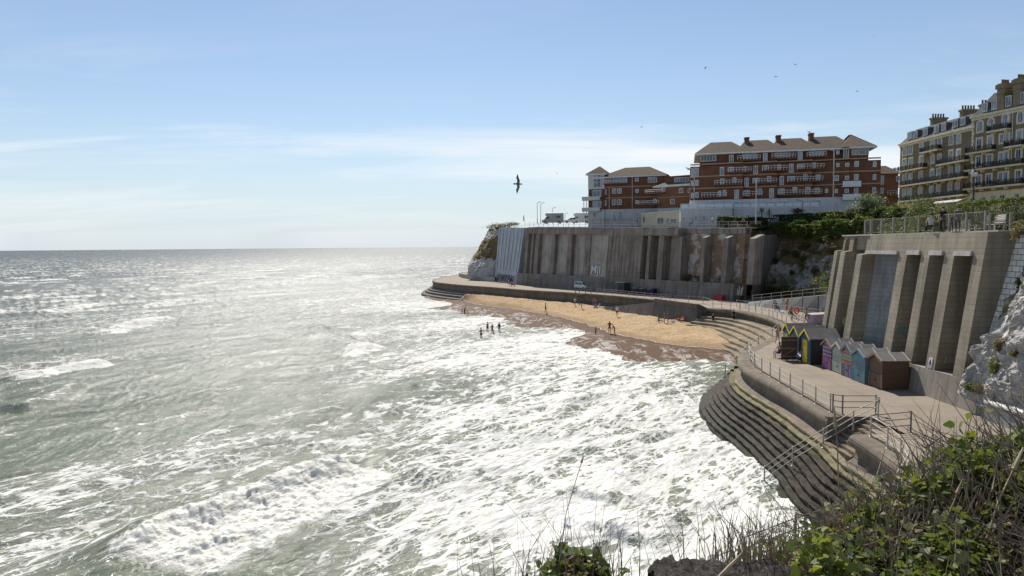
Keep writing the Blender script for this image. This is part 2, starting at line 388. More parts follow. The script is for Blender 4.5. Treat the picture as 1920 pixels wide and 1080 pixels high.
def sea_fields(X, Y, sp):
    u = X*C_.x+Y*C_.y; w = X*T.x+Y*T.y
    wx = X+2.2*(vfbm(X/9, Y/9, 3)-.5)+5*(vfbm(X/40+9, Y/40, 3)-.5); wy = Y+2.2*(vfbm(X/9+40, Y/9+11, 3)-.5)+5*(vfbm(X/40, Y/40+31, 3)-.5)
    Z = np.zeros(X.shape); lost = np.zeros(X.shape)
    gust = 0.6+0.8*vfbm(X/30+3, Y/30+8, 3)
    for lam, amp, cx, cy, ph in WAVES:
        k = 2*math.pi/lam; att = sstep(1.0, 2.6, lam/np.maximum(sp, 1e-3))
        s = np.sin(k*(wx*cx+wy*cy)+ph)
        Z += amp*gust*att*((1-np.abs(s))*1.5-0.55 if lam < 11 else s)
        lost += (1-att)*(amp*k)**2*0.5
    # swell flattens over the shallows
    dsh, _, _ = seg_dist(X, Y, SWASH); shal = sstep(2, 32, dsh)
    Z *= 0.22+0.78*shal
    fo = np.zeros(X.shape); turb = np.zeros(X.shape)
    ppx = vfbm(u/7, w/2.2, 4)
    for cx, cy, rx, ry, v in PATCH:
        du = ((X-cx)*C_.x+(Y-cy)*C_.y)/rx; dw = ((X-cx)*T.x+(Y-cy)*T.y)/ry
        e = np.exp(-np.minimum(du*du+dw*dw, 30.0)*0.75)
        fo = fo+v*e*(1-fo)
    fo *= 0.36+0.74*ppx
    for pl, h, fa, fb, s in BREAK:
        d, sd, fr = seg_dist(X, Y, pl)
        nz = vfbm(u/2.2+3, w/2.2, 4)-.5; nz2 = vfbm(u/5+31, w/9, 3)-.5; n3 = vfbm(u*1.4, w*1.4+7, 3)-.5
        end = sstep(0, .16, fr)*sstep(1, .86, fr); end = np.where((fr > .001) & (fr < .999), end, 0)
        front = np.exp(-(d/1.1)**2); back = np.exp(-(d/3.2)**2)
        Z += h*end*np.where(sd > 0, front, back)*(1+0.35*nz)
        dd = d+nz*2.2+nz2*fa*.9+n3*1.0
        f = np.where(sd > 0, 1-sstep(fa*.55, fa*1.25, dd), np.exp(-np.maximum(dd, 0)/(fb*.7+.1)))*s*end
        fo = np.maximum(fo, f*(1.0 if fa > 4 else .85)); turb = np.maximum(turb, f if fa > 4 else f*.22)
    # shore foam edge
    fo = np.maximum(fo, 0.52*(1-sstep(0, 26, dsh))*(0.35+ppx))
    # lumpy boil of the breakers
    lum = 0.6*(vfbm(X*1.1, Y*1.1, 3)-.5)+vfbm(X*3.2, Y*3.2, 4)-.5
    Z += turb*lum*np.where(sp < .9, .40, .12)
    # far whitecaps
    cap = vfbm(u/11+50, w/3.2+20, 4); far = sstep(70, 160, Y)
    fo = np.maximum(fo, far*(0.10+0.5*sstep(.56, .70, cap))*(1-0.6*sstep(300, 1500, Y)))
    return Z, np.clip(fo, 0, 1), lost, turb
ny, nx = 680, 1040
ys = np.concatenate([np.linspace(700, 60, 470), np.linspace(60, 0.62, 211)[1:]])
dd = HC*FPX/ys
tx = np.linspace(-1.02, 0.60, nx)
Yg, TX = np.meshgrid(dd, tx, indexing='ij'); Xg = Yg*TX
sp = np.maximum(np.gradient(dd)[:, None]*np.ones((1, nx)), Yg*(tx[1]-tx[0]))
Zg, FO, LOST, TURB = sea_fields(Xg, Yg, sp)
def np_grid(name, X, Y, Z, attrs, mats, smooth=True):
    n, m = X.shape; me = bpy.data.meshes.new(name)
    co = np.stack([X, Y, Z], -1).reshape(-1).astype(np.float32)
    i = np.arange((n-1)*(m-1)); r, c = i//(m-1), i % (m-1); a = r*m+c
    fc = np.stack([a, a+1, a+m+1, a+m], -1).reshape(-1).astype(np.int32)
    me.vertices.add(n*m); me.vertices.foreach_set('co', co)
    me.loops.add(len(fc)); me.loops.foreach_set('vertex_index', fc)
    me.polygons.add(len(i)); me.polygons.foreach_set('loop_start', (i*4).astype(np.int32)); me.polygons.foreach_set('loop_total', np.full(len(i), 4, np.int32))
    me.polygons.foreach_set('use_smooth', np.full(len(i), smooth))
    me.update(calc_edges=True)
    for k, v in attrs.items():
        at = me.attributes.new(k, 'FLOAT', 'POINT'); at.data.foreach_set('value', v.reshape(-1).astype(np.float32))
    me.materials.append(mats); o = bpy.data.objects.new(name, me); COL.objects.link(o); return o
SEA_FMAX = 0.14
mt, t, b = newmat('sea_water')
g = N(t, 'ShaderNodeNewGeometry'); P = g.outputs['Position']
af = N(t, 'ShaderNodeAttribute', attribute_name='foam'); al = N(t, 'ShaderNodeAttribute', attribute_name='slope'); at_ = N(t, 'ShaderNodeAttribute', attribute_name='turb')
mp = N(t, 'ShaderNodeMapping'); mp.vector_type = 'POINT'
mp.inputs['Rotation'].default_value = (0, 0, -math.atan2(C_.y, C_.x)); mp.inputs['Scale'].default_value = (1, 1, 1); L(t, P, mp.inputs[0])
mp2 = N(t, 'ShaderNodeMapping'); mp2.inputs['Scale'].default_value = (0.42, 1.0, 1.0); L(t, mp.outputs[0], mp2.inputs[0])
wn = N(t, 'ShaderNodeTexNoise', Scale=0.55, Detail=4.0, Roughness=0.6); L(t, mp2.outputs[0], wn.inputs['Vector'])
wv = mix(t, 1.0, mp2.outputs[0], wn.outputs['Color'], 'ADD')
vm = t.nodes.new('ShaderNodeVectorMath'); vm.operation = 'MULTIPLY_ADD'; L(t, wn.outputs['Color'], vm.inputs[0]); vm.inputs[1].default_value = (1.6, 1.6, 0); L(t, mp2.outputs[0], vm.inputs[2])
v1 = N(t, 'ShaderNodeTexVoronoi', Scale=1.15); v1.feature = 'DISTANCE_TO_EDGE'; L(t, vm.outputs[0], v1.inputs['Vector'])
v2 = N(t, 'ShaderNodeTexVoronoi', Scale=3.3); v2.feature = 'DISTANCE_TO_EDGE'; L(t, vm.outputs[0], v2.inputs['Vector'])
nf = N(t, 'ShaderNodeTexNoise', Scale=0.9, Detail=8.0, Roughness=0.66, Distortion=0.5); L(t, mp2.outputs[0], nf.inputs['Vector'])
cov = math_(t, 'ADD', af.outputs['Fac'], math_(t, 'MULTIPLY', math_(t, 'SUBTRACT', nf.outputs[0], 0.52), 2.1), clamp=True)
cov = math_(t, 'MULTIPLY', cov, ramp(t, af.outputs['Fac'], [(0.03, 0.0), (0.16, 1.0)]))
wA = math_(t, 'MULTIPLY', math_(t, 'POWER', cov, 1.7), 0.52); wB = math_(t, 'MULTIPLY', math_(t, 'POWER', cov, 1.5), 0.40)
mA = math_(t, 'DIVIDE', math_(t, 'SUBTRACT', wA, v1.outputs[0]), 0.05, clamp=True)
mB = math_(t, 'DIVIDE', math_(t, 'SUBTRACT', wB, v2.outputs[0]), 0.07, clamp=True)
foam = math_(t, 'MAXIMUM', mA, math_(t, 'MULTIPLY', mB, 0.85))
foam = math_(t, 'MAXIMUM', foam, ramp(t, at_.outputs['Fac'], [(0.25, 0.0), (0.6, 0.9)]))
# water body
nw = N(t, 'ShaderNodeTexNoise', Scale=0.05, Detail=3.0); L(t, P, nw.inputs['Vector'])
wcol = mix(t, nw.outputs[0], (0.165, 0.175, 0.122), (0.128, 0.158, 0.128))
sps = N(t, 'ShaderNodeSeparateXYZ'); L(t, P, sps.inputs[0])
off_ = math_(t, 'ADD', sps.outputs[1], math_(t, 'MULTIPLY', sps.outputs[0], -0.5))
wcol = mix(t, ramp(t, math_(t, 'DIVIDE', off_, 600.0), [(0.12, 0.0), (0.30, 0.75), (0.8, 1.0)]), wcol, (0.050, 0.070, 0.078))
aerated = math_(t, 'MULTIPLY', af.outputs['Fac'], 0.55)
wcol = mix(t, aerated, wcol, (0.36, 0.355, 0.275))
nfo = N(t, 'ShaderNodeTexNoise', Scale=2.2, Detail=6.0, Roughness=0.7); L(t, mp2.outputs[0], nfo.inputs['Vector'])
fcol = mix(t, ramp(t, nfo.outputs[0], [(0.38, 0.0), (0.62, 1.0)]), (0.78, 0.78, 0.76), (0.55, 0.54, 0.48))
fcol = mix(t, at_.outputs['Fac'], fcol, mix(t, nfo.outputs[0], (0.86, 0.85, 0.80), (0.60, 0.58, 0.49)))
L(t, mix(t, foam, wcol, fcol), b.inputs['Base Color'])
rg = math_(t, 'MINIMUM', math_(t, 'ADD', 0.11, math_(t, 'MULTIPLY', math_(t, 'SQRT', al.outputs['Fac']), 2.2)), 0.35)
L(t, math_(t, 'ADD', rg, math_(t, 'MULTIPLY', foam, 0.45)), b.inputs['Roughness'])
b.inputs['IOR'].default_value = 1.33; b.inputs['Specular IOR Level'].default_value = 0.22
nb1 = N(t, 'ShaderNodeTexNoise', Scale=3.4, Detail=5.0, Roughness=0.6, Distortion=0.4); L(t, mp2.outputs[0], nb1.inputs['Vector'])
mp3 = N(t, 'ShaderNodeMapping'); mp3.inputs['Scale'].default_value = (0.24, 1.0, 1.0); L(t, mp.outputs[0], mp3.inputs[0])
nb2 = N(t, 'ShaderNodeTexNoise', Scale=0.42, Detail=7.0, Roughness=0.68, Distortion=0.3); L(t, mp3.outputs[0], nb2.inputs['Vector'])
nb3 = N(t, 'ShaderNodeTexNoise', Scale=0.10, Detail=4.0, Roughness=0.6); L(t, mp3.outputs[0], nb3.inputs['Vector'])
hh = math_(t, 'ADD', math_(t, 'MULTIPLY', nb3.outputs[0], 1.5), math_(t, 'ADD', math_(t, 'MULTIPLY', nb1.outputs[0], 0.14), math_(t, 'ADD', math_(t, 'MULTIPLY', nb2.outputs[0], 0.50), math_(t, 'MULTIPLY', math_(t, 'MULTIPLY', foam, nfo.outputs[0]), 0.10))))
bp = N(t, 'ShaderNodeBump', Strength=1.0, Distance=1.0); L(t, hh, bp.inputs['Height']); L(t, bp.outputs[0], b.inputs['Normal'])
df = N(t, 'ShaderNodeBsdfDiffuse'); L(t, b.inputs['Base Color'].links[0].from_socket, df.inputs[0]); L(t, bp.outputs[0], df.inputs['Normal'])
gl_ = N(t, 'ShaderNodeBsdfGlossy'); gl_.distribution = 'GGX'; L(t, b.inputs['Roughness'].links[0].from_socket, gl_.inputs['Roughness']); L(t, bp.outputs[0], gl_.inputs['Normal'])
fr_ = N(t, 'ShaderNodeFresnel', IOR=1.33); L(t, bp.outputs[0], fr_.inputs['Normal'])
ff = math_(t, 'MULTIPLY', math_(t, 'MINIMUM', fr_.outputs[0], SEA_FMAX), math_(t, 'SUBTRACT', 1.0, math_(t, 'MULTIPLY', foam, 0.8)))
mx = N(t, 'ShaderNodeMixShader'); L(t, ff, mx.inputs[0]); L(t, df.outputs[0], mx.inputs[1]); L(t, gl_.outputs[0], mx.inputs[2]); L(t, mx.outputs[0], t.nodes['Material Output'].inputs[0])
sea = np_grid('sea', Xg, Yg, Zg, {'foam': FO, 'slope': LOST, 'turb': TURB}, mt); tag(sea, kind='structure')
# ================================================================== BEACH
# sand rises from the water line to the foot of the walls
WALLFOOT = [(-14, 176), (-4.4, 165), (3.4, 154), (13.3, 143), (22.6, 130), (28.1, 119.5), (31, 107), (34, 98), (33, 85), (27, 72), (21.5, 63.5)]
TG = g0(1112, 616, .4)
def beach_z(X, Y):
    dS, _, _ = seg_dist(X, Y, SWASH); dW, _, _ = seg_dist(X, Y, WALLFOOT)
    # which side of the water line: compare with direction to the wall
    inside = np.zeros(X.shape); best = np.full(X.shape, 1e9)
    for i in range(len(SWASH)-1):
        ax, ay = SWASH[i]; bx, by = SWASH[i+1]; dx, dy = bx-ax, by-ay; l = math.hypot(dx, dy)
        tt = np.clip(((X-ax)*dx+(Y-ay)*dy)/(l*l), 0, 1); d = np.hypot(X-ax-tt*dx, Y-ay-tt*dy)
        s = (dx*(Y-ay)-dy*(X-ax))/l; mm = d < best; best = np.where(mm, d, best); inside = np.where(mm, s, inside)
    up = inside > 0
    top = 1.75+0.5*sstep(125, 165, Y)-0.6*sstep(95, 75, Y)
    fr = dS/np.maximum(dS+dW, .5)
    z = np.where(up, 0.55+(top-0.55)*fr**0.8, 0.55-dS*(0.050+0.014*vfbm(X/9+4, Y/9+1, 2)+.14*np.exp(-(((X-TG[0])**2+(Y-TG[1])**2)/64.0))+.10*sstep(158, 172, Y)))
    return z, np.where(up, dS, -dS)
bx = np.linspace(-24, 42, 330); by = np.linspace(56, 200, 520)
BX, BY = np.meshgrid(bx, by, indexing='ij'); BZ, SD = beach_z(BX, BY)
dry = sstep(0.5, 4, SD)
BZ = BZ+dry*(0.34*(vfbm(BX/1.1, BY/1.1, 4)-.5)+0.25*(vfbm(BX/4, BY/4, 2)-.5))
mt, t, b = newmat('beach_sand')
g = N(t, 'ShaderNodeNewGeometry'); P = g.outputs['Position']; ad = N(t, 'ShaderNodeAttribute', attribute_name='shore')
n1 = N(t, 'ShaderNodeTexNoise', Scale=0.35, Detail=5.0); L(t, P, n1.inputs['Vector'])
n2 = N(t, 'ShaderNodeTexNoise', Scale=2.6, Detail=5.0, Roughness=0.7); L(t, P, n2.inputs['Vector'])
dryc = mix(t, ramp(t, n1.outputs[0], [(0.35, 0.0), (0.65, 1.0)]), (0.45, 0.33, 0.205), (0.38, 0.27, 0.160))
dryc = mix(t, ramp(t, n2.outputs[0], [(0.48, 0.0), (0.66, 0.8)]), dryc, (0.19, 0.125, 0.07))
wet = math_(t, 'SUBTRACT', ad.outputs['Fac'], math_(t, 'MULTIPLY', math_(t, 'SUBTRACT', n1.outputs[0], 0.5), 2.0))
wm = ramp(t, math_(t, 'ADD', math_(t, 'MULTIPLY', wet, 0.1), 0.5), [(0.46, 1.0), (0.50, 0.9), (0.52, 0.35), (0.62, 0.3), (0.72, 0.0)])
col = mix(t, wm, dryc, (0.092, 0.050, 0.027))
ed = ramp(t, math_(t, 'ADD', math_(t, 'MULTIPLY', wet, 0.1), 0.5), [(0.485, 0.0), (0.497, 1.0), (0.507, 0.0)])
col = mix(t, math_(t, 'MULTIPLY', ed, 0.7), col, (0.8, 0.78, 0.72))
mpb = N(t, 'ShaderNodeMapping'); mpb.inputs['Rotation'].default_value = (0, 0, R(-50)); mpb.inputs['Scale'].default_value = (1.0, .33, 1); L(t, P, mpb.inputs[0])
nvn = N(t, 'ShaderNodeTexNoise', Scale=0.42, Detail=8.0, Roughness=0.62, Distortion=0.9); L(t, mpb.outputs[0], nvn.inputs['Vector'])
thin = ramp(t, nvn.outputs[0], [(0.455, 0.0), (0.49, 0.9), (0.51, 0.9), (0.545, 0.0)])
thin = math_(t, 'MULTIPLY', thin, ramp(t, n1.outputs[0], [(0.42, 0.1), (0.55, 1.0)]))
thm = ramp(t, math_(t, 'ADD', math_(t, 'MULTIPLY', wet, 0.05), 0.8), [(0.0, 1.0), (0.60, 0.8), (0.76, 0.0)])
thn = math_(t, 'MULTIPLY', math_(t, 'MULTIPLY', thin, thm), 0.5)
col = mix(t, thn, col, (0.8, 0.79, 0.75))
L(t, col, b.inputs['Base Color'])
weedm = math_(t, 'MULTIPLY', ramp(t, math_(t, 'MULTIPLY', wet, 0.1), [(0.05, 0.0), (0.16, 1.0), (0.26, 1.0), (0.40, 0.0)]), ramp(t, n2.outputs[0], [(0.56, 0.0), (0.66, 0.7)]))
col = mix(t, weedm, col, (0.20, 0.18, 0.045))
L(t, col, b.inputs['Base Color'])
wg = ramp(t, math_(t, 'ADD', math_(t, 'MULTIPLY', wet, 0.1), 0.5), [(0.44, 1.0), (0.51, 0.0)])
L(t, math_(t, 'SUBTRACT', 0.95, math_(t, 'MULTIPLY', wg, 0.30)), b.inputs['Roughness']); b.inputs['Specular IOR Level'].default_value = 0.05
bp = N(t, 'ShaderNodeBump', Strength=0.5, Distance=0.15); L(t, n2.outputs[0], bp.inputs['Height']); L(t, bp.outputs[0], b.inputs['Normal'])
beach = np_grid('beach_sand', BX, BY, BZ, {'shore': SD}, mt); tag(beach, kind='structure')
def sand_z(x, y):
    z, s = beach_z(np.array([[x]]), np.array([[y]])); return float(z[0, 0])
def on_sand(px, py):
    z = 1.0
    for _ in range(12):
        p = G(px, py, z); z = 0.5*z+0.5*max(sand_z(p.x, p.y), -0.25)
    p = G(px, py, z); return p
# ================================================================== PROMENADE, SEA WALLS, CLIFF WALLS
CONC = concrete('promenade_concrete', (0.33, 0.275, 0.215), joint=6.0, streak=0.0, dark=0.45)
CONC_W = concrete('sea_wall_concrete', (0.20, 0.165, 0.125), board=0, streak=0.6, dark=0.5)
CONC_F = concrete('far_wall_concrete', (0.33, 0.285, 0.24), board=0.42, streak=0.85, dark=0.6)
CONC_P = concrete('far_wall_panel_concrete', (0.46, 0.41, 0.36), board=0, streak=0.5, dark=0.55)
CONC_B = concrete('buttress_concrete', (0.36, 0.31, 0.235), board=0.34, streak=0.5, dark=0.55)
CONC_L = concrete('light_concrete', (0.50, 0.47, 0.43), board=0.5, streak=0.35, dark=0.35)
CONC_G = concrete('grey_panel_concrete', (0.33, 0.34, 0.345), board=0.36, streak=0.7, dark=0.4)
CONC_D = concrete('dark_concrete', (0.16, 0.145, 0.13), board=0, streak=0.6, dark=0.5)
WHITEPANEL = concrete('white_cliff_panel', (0.50, 0.53, 0.56), board=0, streak=0.45, dark=0.3)
RUBBLE = brickmat('flint_and_brick', (0.33, 0.22, 0.13), (0.22, 0.16, 0.11), (0.12, 0.10, 0.09), 0.5, 0.22, patch=(0.42, 0.40, 0.38))
STONE = brickmat('white_block_masonry', (0.72, 0.70, 0.66), (0.60, 0.58, 0.54), (0.15, 0.14, 0.13), 0.62, 0.34)
STEEL = mat('galvanised_rail', (0.50, 0.46, 0.40), 0.5, (0.30, 0.26, 0.21), 9, metal=0.1)
STEELD = mat('weathered_rail', (0.20, 0.18, 0.155), 0.6, (0.10, 0.085, 0.07), 9, metal=0.15)
# stepped revetment: bare concrete above, weed-covered below the tide line
mt, t, b = newmat('tidal_steps_concrete')
g = N(t, 'ShaderNodeNewGeometry'); P = g.outputs['Position']; sp = N(t, 'ShaderNodeSeparateXYZ'); L(t, P, sp.inputs[0])
n1 = N(t, 'ShaderNodeTexNoise', Scale=0.5, Detail=6.0, Roughness=0.65); L(t, P, n1.inputs['Vector'])
n2 = N(t, 'ShaderNodeTexNoise', Scale=7.0, Detail=6.0, Roughness=0.75); L(t, P, n2.inputs['Vector'])
base = mix(t, ramp(t, n1.outputs[0], [(0.35, 0.0), (0.66, 1.0)]), (0.34, 0.275, 0.195), (0.17, 0.14, 0.095))
base = mix(t, ramp(t, n2.outputs[0], [(0.45, 0.0), (0.7, 0.7)]), base, (0.11, 0.09, 0.065))
weed = mix(t, ramp(t, n2.outputs[0], [(0.40, 0.0), (0.66, 1.0)]), (0.010, 0.007, 0.0045), (0.060, 0.040, 0.024))
zz_ = math_(t, 'ADD', sp.outputs[2], math_(t, 'MULTIPLY', math_(t, 'SUBTRACT', n1.outputs[0], 0.5), 1.1))
far_ = ramp(t, math_(t, 'DIVIDE', sp.outputs[1], 100.0), [(0.55, 0.0), (0.66, 1.0)])
zw = math_(t, 'SUBTRACT', zz_, math_(t, 'MULTIPLY', far_, 0.2))
gm = ramp(t, math_(t, 'DIVIDE', zw, 4.0), [(0.47, 0.0), (0.52, 1.0), (0.60, 0.9), (0.66, 0.0)])
gm = math_(t, 'MULTIPLY', gm, ramp(t, n2.outputs[0], [(0.40, 0.15), (0.6, 1.0)]))
wm = ramp(t, math_(t, 'DIVIDE', zw, 4.0), [(0.52, 1.0), (0.57, 0.0)])
beachy = ramp(t, math_(t, 'DIVIDE', sp.outputs[1], 100.0), [(0.68, 1.0), (0.74, 0.0)])
gm = math_(t, 'MULTIPLY', gm, beachy); wm = math_(t, 'MULTIPLY', wm, beachy)
grn = mix(t, n2.outputs[0], (0.10, 0.14, 0.03), (0.22, 0.22, 0.08))
low = ramp(t, math_(t, 'DIVIDE', zz_, 4.0), [(0.10, 1.0), (0.22, 0.0)])
weed = mix(t, math_(t, 'MULTIPLY', low, 0.30), weed, (0.022, 0.040, 0.014))
L(t, mix(t, math_(t, 'MULTIPLY', gm, 0.42), mix(t, wm, base, weed), grn), b.inputs['Base Color'])
L(t, math_(t, 'SUBTRACT', 0.92, math_(t, 'MULTIPLY', wm, 0.4)), b.inputs['Roughness']); b.inputs['Specular IOR Level'].default_value = 0.12
bp = N(t, 'ShaderNodeBump', Strength=0.9, Distance=0.06); L(t, n2.outputs[0], bp.inputs['Height']); L(t, bp.outputs[0], b.inputs['Normal'])
TIDAL = mt
def w2(px, py, z=4.0): p = G(px, py, z); return (p.x, p.y)
FARP = [w2(*p) for p in [(857, 516.7), (830, 519.5), (813, 525), (817.5, 529), (863, 534), (926, 538.5), (988, 543.75), (1078, 549), (1180, 557), (1258, 565), (1327, 577)]]
AMPH = [w2(*p) for p in [(1327, 577), (1387.5, 583), (1441.7, 595.4), (1469, 607.5)]]+[(32.4, 82.0), (30.2, 77.4), (27.0, 72.2), (23.1, 66.2), (21.2, 63.2)]
NEAR = [(21.2, 63.2)]+[w2(*p) for p in [(1391.7, 676.7), (1403, 690), (1430, 706.7), (1463, 723), (1496.7, 741.7), (1530, 763), (1563.3, 781.7)]]
NEAR2 = [w2(*p) for p in [(1604, 815), (1626, 827), (1655, 844), (1687, 868), (1702, 890), (1700, 925), (1680, 990)]]
gy0, gy1 = NEAR[-1][1], NEAR2[0][1]                   # the stair gap in the sea wall
STX = 20.6
rim = FARP+AMPH[1:]+NEAR[1:]+[(STX, gy0), (STX, gy1)]+NEAR2
inner = [(19, 20), (26.6, 20), (28.6, 30), (28.6, 62), (44, 72), (60, 95), (58, 118), (52, 137), (43, 128), (4, 186), (-2, 205), (8, 240), (-8, 250)]
mb = MB(); poly = [Vector((p[0], p[1], 4.0)) for p in rim+inner]
iv = [mb.vert(p) for p in poly]
for tr in tessellate_polygon([[Vector((p.x, p.y, 0)) for p in poly]]): mb.face(*[iv[i] for i in tr])
pm = mb.build('promenade', CONC); tag(pm, kind='structure')
# --- near sea wall with its rounded lip and tidal steps
def lipprof(z=4.0, depth=1.45):
    pr = [(-0.75, z+0.004), (-0.12, z+0.02)]
    for k in range(9):
        a = math.pi/2-math.pi*k/8*0.95; pr.append((0.06+0.34*math.cos(a), z-0.32+0.34*math.sin(a)))
    for k in range(1, 8):
        u = k/7; pr.append((0.02-0.10*math.sin(u*math.pi*0.5)+0.62*u**3, z-0.66-(depth-0.66)*u))
    return pr
def stepprof(o0, z0, n, tread, rise, zmin=-1.2):
    pr = [(o0-0.05, z0)]; o, z = o0, z0
    for k in range(n):
        o += tread; pr += [(o-0.04, z), (o, z-0.05), (o-0.015, z-0.10), (o-0.075, z-0.13), (o-0.06, z-rise)]; z -= rise
    pr += [(o+0.05, z-0.1), (o+0.08, zmin)]
    return pr
sw = thing('sea_wall', 'curved concrete sea wall with rounded lip and weed covered tidal steps below the beach huts', 'sea wall', (19, 45, 4))
def path(pts, step=0.5, side=1):
    p = polyline(pts, step); return list(zip(p, normals(p, side)))
for nm, pts in (('wave_return_wall', NEAR), ('wave_return_wall', NEAR2)):
    mb = MB(); pa = path(pts, 0.5); mb.sweep(pa, lipprof())
    pr = lipprof()
    for k in (0, -1):                                     # end faces
        p, n = pa[k]; pts3 = [(p[0]+n[0]*o, p[1]+n[1]*o, z) for o, z in pr]+[(p[0]-n[0]*0.75, p[1]-n[1]*0.75, 2.4)]
        c = mb.vert((p[0]-n[0]*0.3, p[1]-n[1]*0.3, 3.2)); ids = [mb.vert(q) for q in pts3]
        for a_, b_ in zip(ids, ids[1:]+ids[:1]): mb.face(c, a_, b_)
    mb.build(nm, CONC_W, sw, smooth=False)
STEPS = NEAR[:-1]+[NEAR[-1], NEAR2[0]]+NEAR2[1:]
STEPS = NEAR+NEAR2
mb = MB(); p = polyline(STEPS, 0.35); nr = normals(p)
nr = [sum((nr[max(0, min(len(nr)-1, i+k))] for k in range(-6, 7)), Vector((0, 0))).normalized() for i in range(len(nr))]
pr = stepprof(0.42, 2.56, 9, 0.345, 0.30)
P_ = []
for i, (q, n) in enumerate(zip(p, nr)):
    row = []
    for j, (o, z) in enumerate(pr):
        jit = 0.045*fbm((q[0]*1.3+j*3.1, q[1]*1.3, z)) if 0 < j < len(pr)-2 else 0
        joint = 0.05 if ((i+j//5*2) % 5 == 0 and j % 5 != 0) else 0
        row.append((q[0]+n[0]*(o+jit-joint), q[1]+n[1]*(o+jit-joint), z+jit*0.6-joint*0.6))
    P_.append(row)
mb.grid(P_)
for row in (P_[0], P_[-1]):                               # close the ends
    ids = [mb.vert(q_) for q_ in row]; c_ = mb.vert((row[0][0], row[0][1], -1.2)); 
    for a_, b_ in zip(ids, ids[1:]): mb.face(c_, a_, b_)
mb.build('tidal_step', TIDAL, sw)
# stair flight through the gap
mb = MB(); x1 = NEAR[-1][0]-0.45; ns = 8
for k in range(ns):
    z1 = 4.0-(k+1)*(4.0-2.56)/ns; xa = STX-(STX-x1)*k/ns; xb = STX-(STX-x1)*(k+1)/ns
    mb.hexa([(xb, gy1, 1.5), (xa, gy1, 1.5), (xa, gy0, 1.5), (xb, gy0, 1.5)], [(xb, gy1, z1), (xa, gy1, z1), (xa, gy0, z1), (xb, gy0, z1)])
mb.build('stair_flight', TIDAL, sw)
mb = MB()
for yy, s in ((gy0, 1), (gy1, -1)): mb.box(((STX+NEAR[-1][0])/2+0.1, yy+s*0.16, 3.0), (STX-NEAR[-1][0]+0.9, 0.3, 1.988))
mb.build('stair_cheek', CONC_D, sw)
# --- beach terrace steps (curved seating) and the far quay
am = thing('terrace_steps', 'curved concrete terrace steps going down from the promenade onto the sand', 'steps', (30, 90, 1))
mb = MB(); pa = path(AMPH, 0.7); mb.sweep(pa, lipprof(4.0, 1.2)); mb.build('parapet_wall', CONC_W, am)
mb = MB(); P_ = []; n_ = len(pa)
for i, (q, n) in enumerate(pa):
    u = i/(n_-1); tread = 1.1-0.78*min(1, max(0, (u-0.40)/0.38))
    o, z = 0.5, 2.78; row = [(o-0.1, z)]
    for k in range(7): o += tread; row += [(o-0.06, z), (o, z-0.05), (o+0.02, z-0.36)]; z -= 0.36
    P_.append([(q[0]+n[0]*a_, q[1]+n[1]*a_, b_) for a_, b_ in row])
mb.grid(P_)
mb.build('terrace_step', TIDAL, am)
qw = thing('quay_wall', 'long grey quay wall curving round the headland at the far end of the sand', 'sea wall', (-5, 165, 2))
mb = MB(); pa = path(FARP[:-1], 1.2)
mb.sweep(pa, [(-0.6, 4.02), (0.12, 4.02), (0.2, 3.92), (0.2, 3.6), (0.0, 3.5), (0.0, 2.3)]); mb.build('parapet_wall', CONC_W, qw)
mb = MB(); mb.sweep(pa, [(0.0, 2.32), (0.5, 2.3), (0.52, 1.9), (1.3, 1.85), (1.35, 1.4), (2.2, 1.3), (2.25, 0.8), (3.4, 0.6), (3.5, -1.0)]); mb.build('apron_step', CONC_D, qw)
# low bastion standing on the sand in front of the promenade
A0, A1 = w2(1196, 559), w2(1327, 577)
dv = Vector((A1[0]-A0[0], A1[1]-A0[1])); ln = dv.length; dv.normalize(); nv = Vector((dv.y, -dv.x))
if nv.y > 0: nv = -nv
def fr_pt(A, s, n, z): return (A[0]+dv.x*s+nv.x*n, A[1]+dv.y*s+nv.y*n, z)
ba = thing('bastion_wall', 'dark battered concrete bastion with a raised parapet standing on the sand', 'wall', (A1[0], A1[1], 0))
mb = MB(); s0 = ln*0.42
mb.hexa([fr_pt(A0, s0, 3.0, 0), fr_pt(A0, ln+1, 3.0, 0), fr_pt(A0, ln, 0.0, 0), fr_pt(A0, s0, 0.0, 0)], [fr_pt(A0, s0, 1.9, 3.9), fr_pt(A0, ln, 1.9, 3.9), fr_pt(A0, ln, 0.0, 3.9), fr_pt(A0, s0, 0, 3.9)])
mb.build('wall', CONC_D, ba)
mb = MB(); mb.hexa([fr_pt(A0, s0, 2.0, 3.9), fr_pt(A0, ln+.1, 2.0, 3.9), fr_pt(A0, ln+.1, 0.0, 3.9), fr_pt(A0, s0, 0, 3.9)], [fr_pt(A0, s0, 2.1, 4.65), fr_pt(A0, ln+.1, 2.1, 4.65), fr_pt(A0, ln+.1, 1.7, 4.65), fr_pt(A0, s0, 1.7, 4.65)])
mb.build('parapet', CONC_D, ba)
mb = MB()                                                 # sloping ramp wall down to the sand
mb.hexa([fr_pt(A0, -6, 5.2, 0), fr_pt(A0, s0-.02, 3.0, 0), fr_pt(A0, s0-.02, 0.2, 0), fr_pt(A0, -6, 1.2, 0)], [fr_pt(A0, -6, 4.6, 1.9), fr_pt(A0, s0-.02, 2.0, 4.02), fr_pt(A0, s0-.02, 0.2, 4.02), fr_pt(A0, -6, 1.2, 1.9)])
mb.build('ramp', concrete('ramp_concrete', (0.28, 0.25, 0.205), streak=0.6), ba)
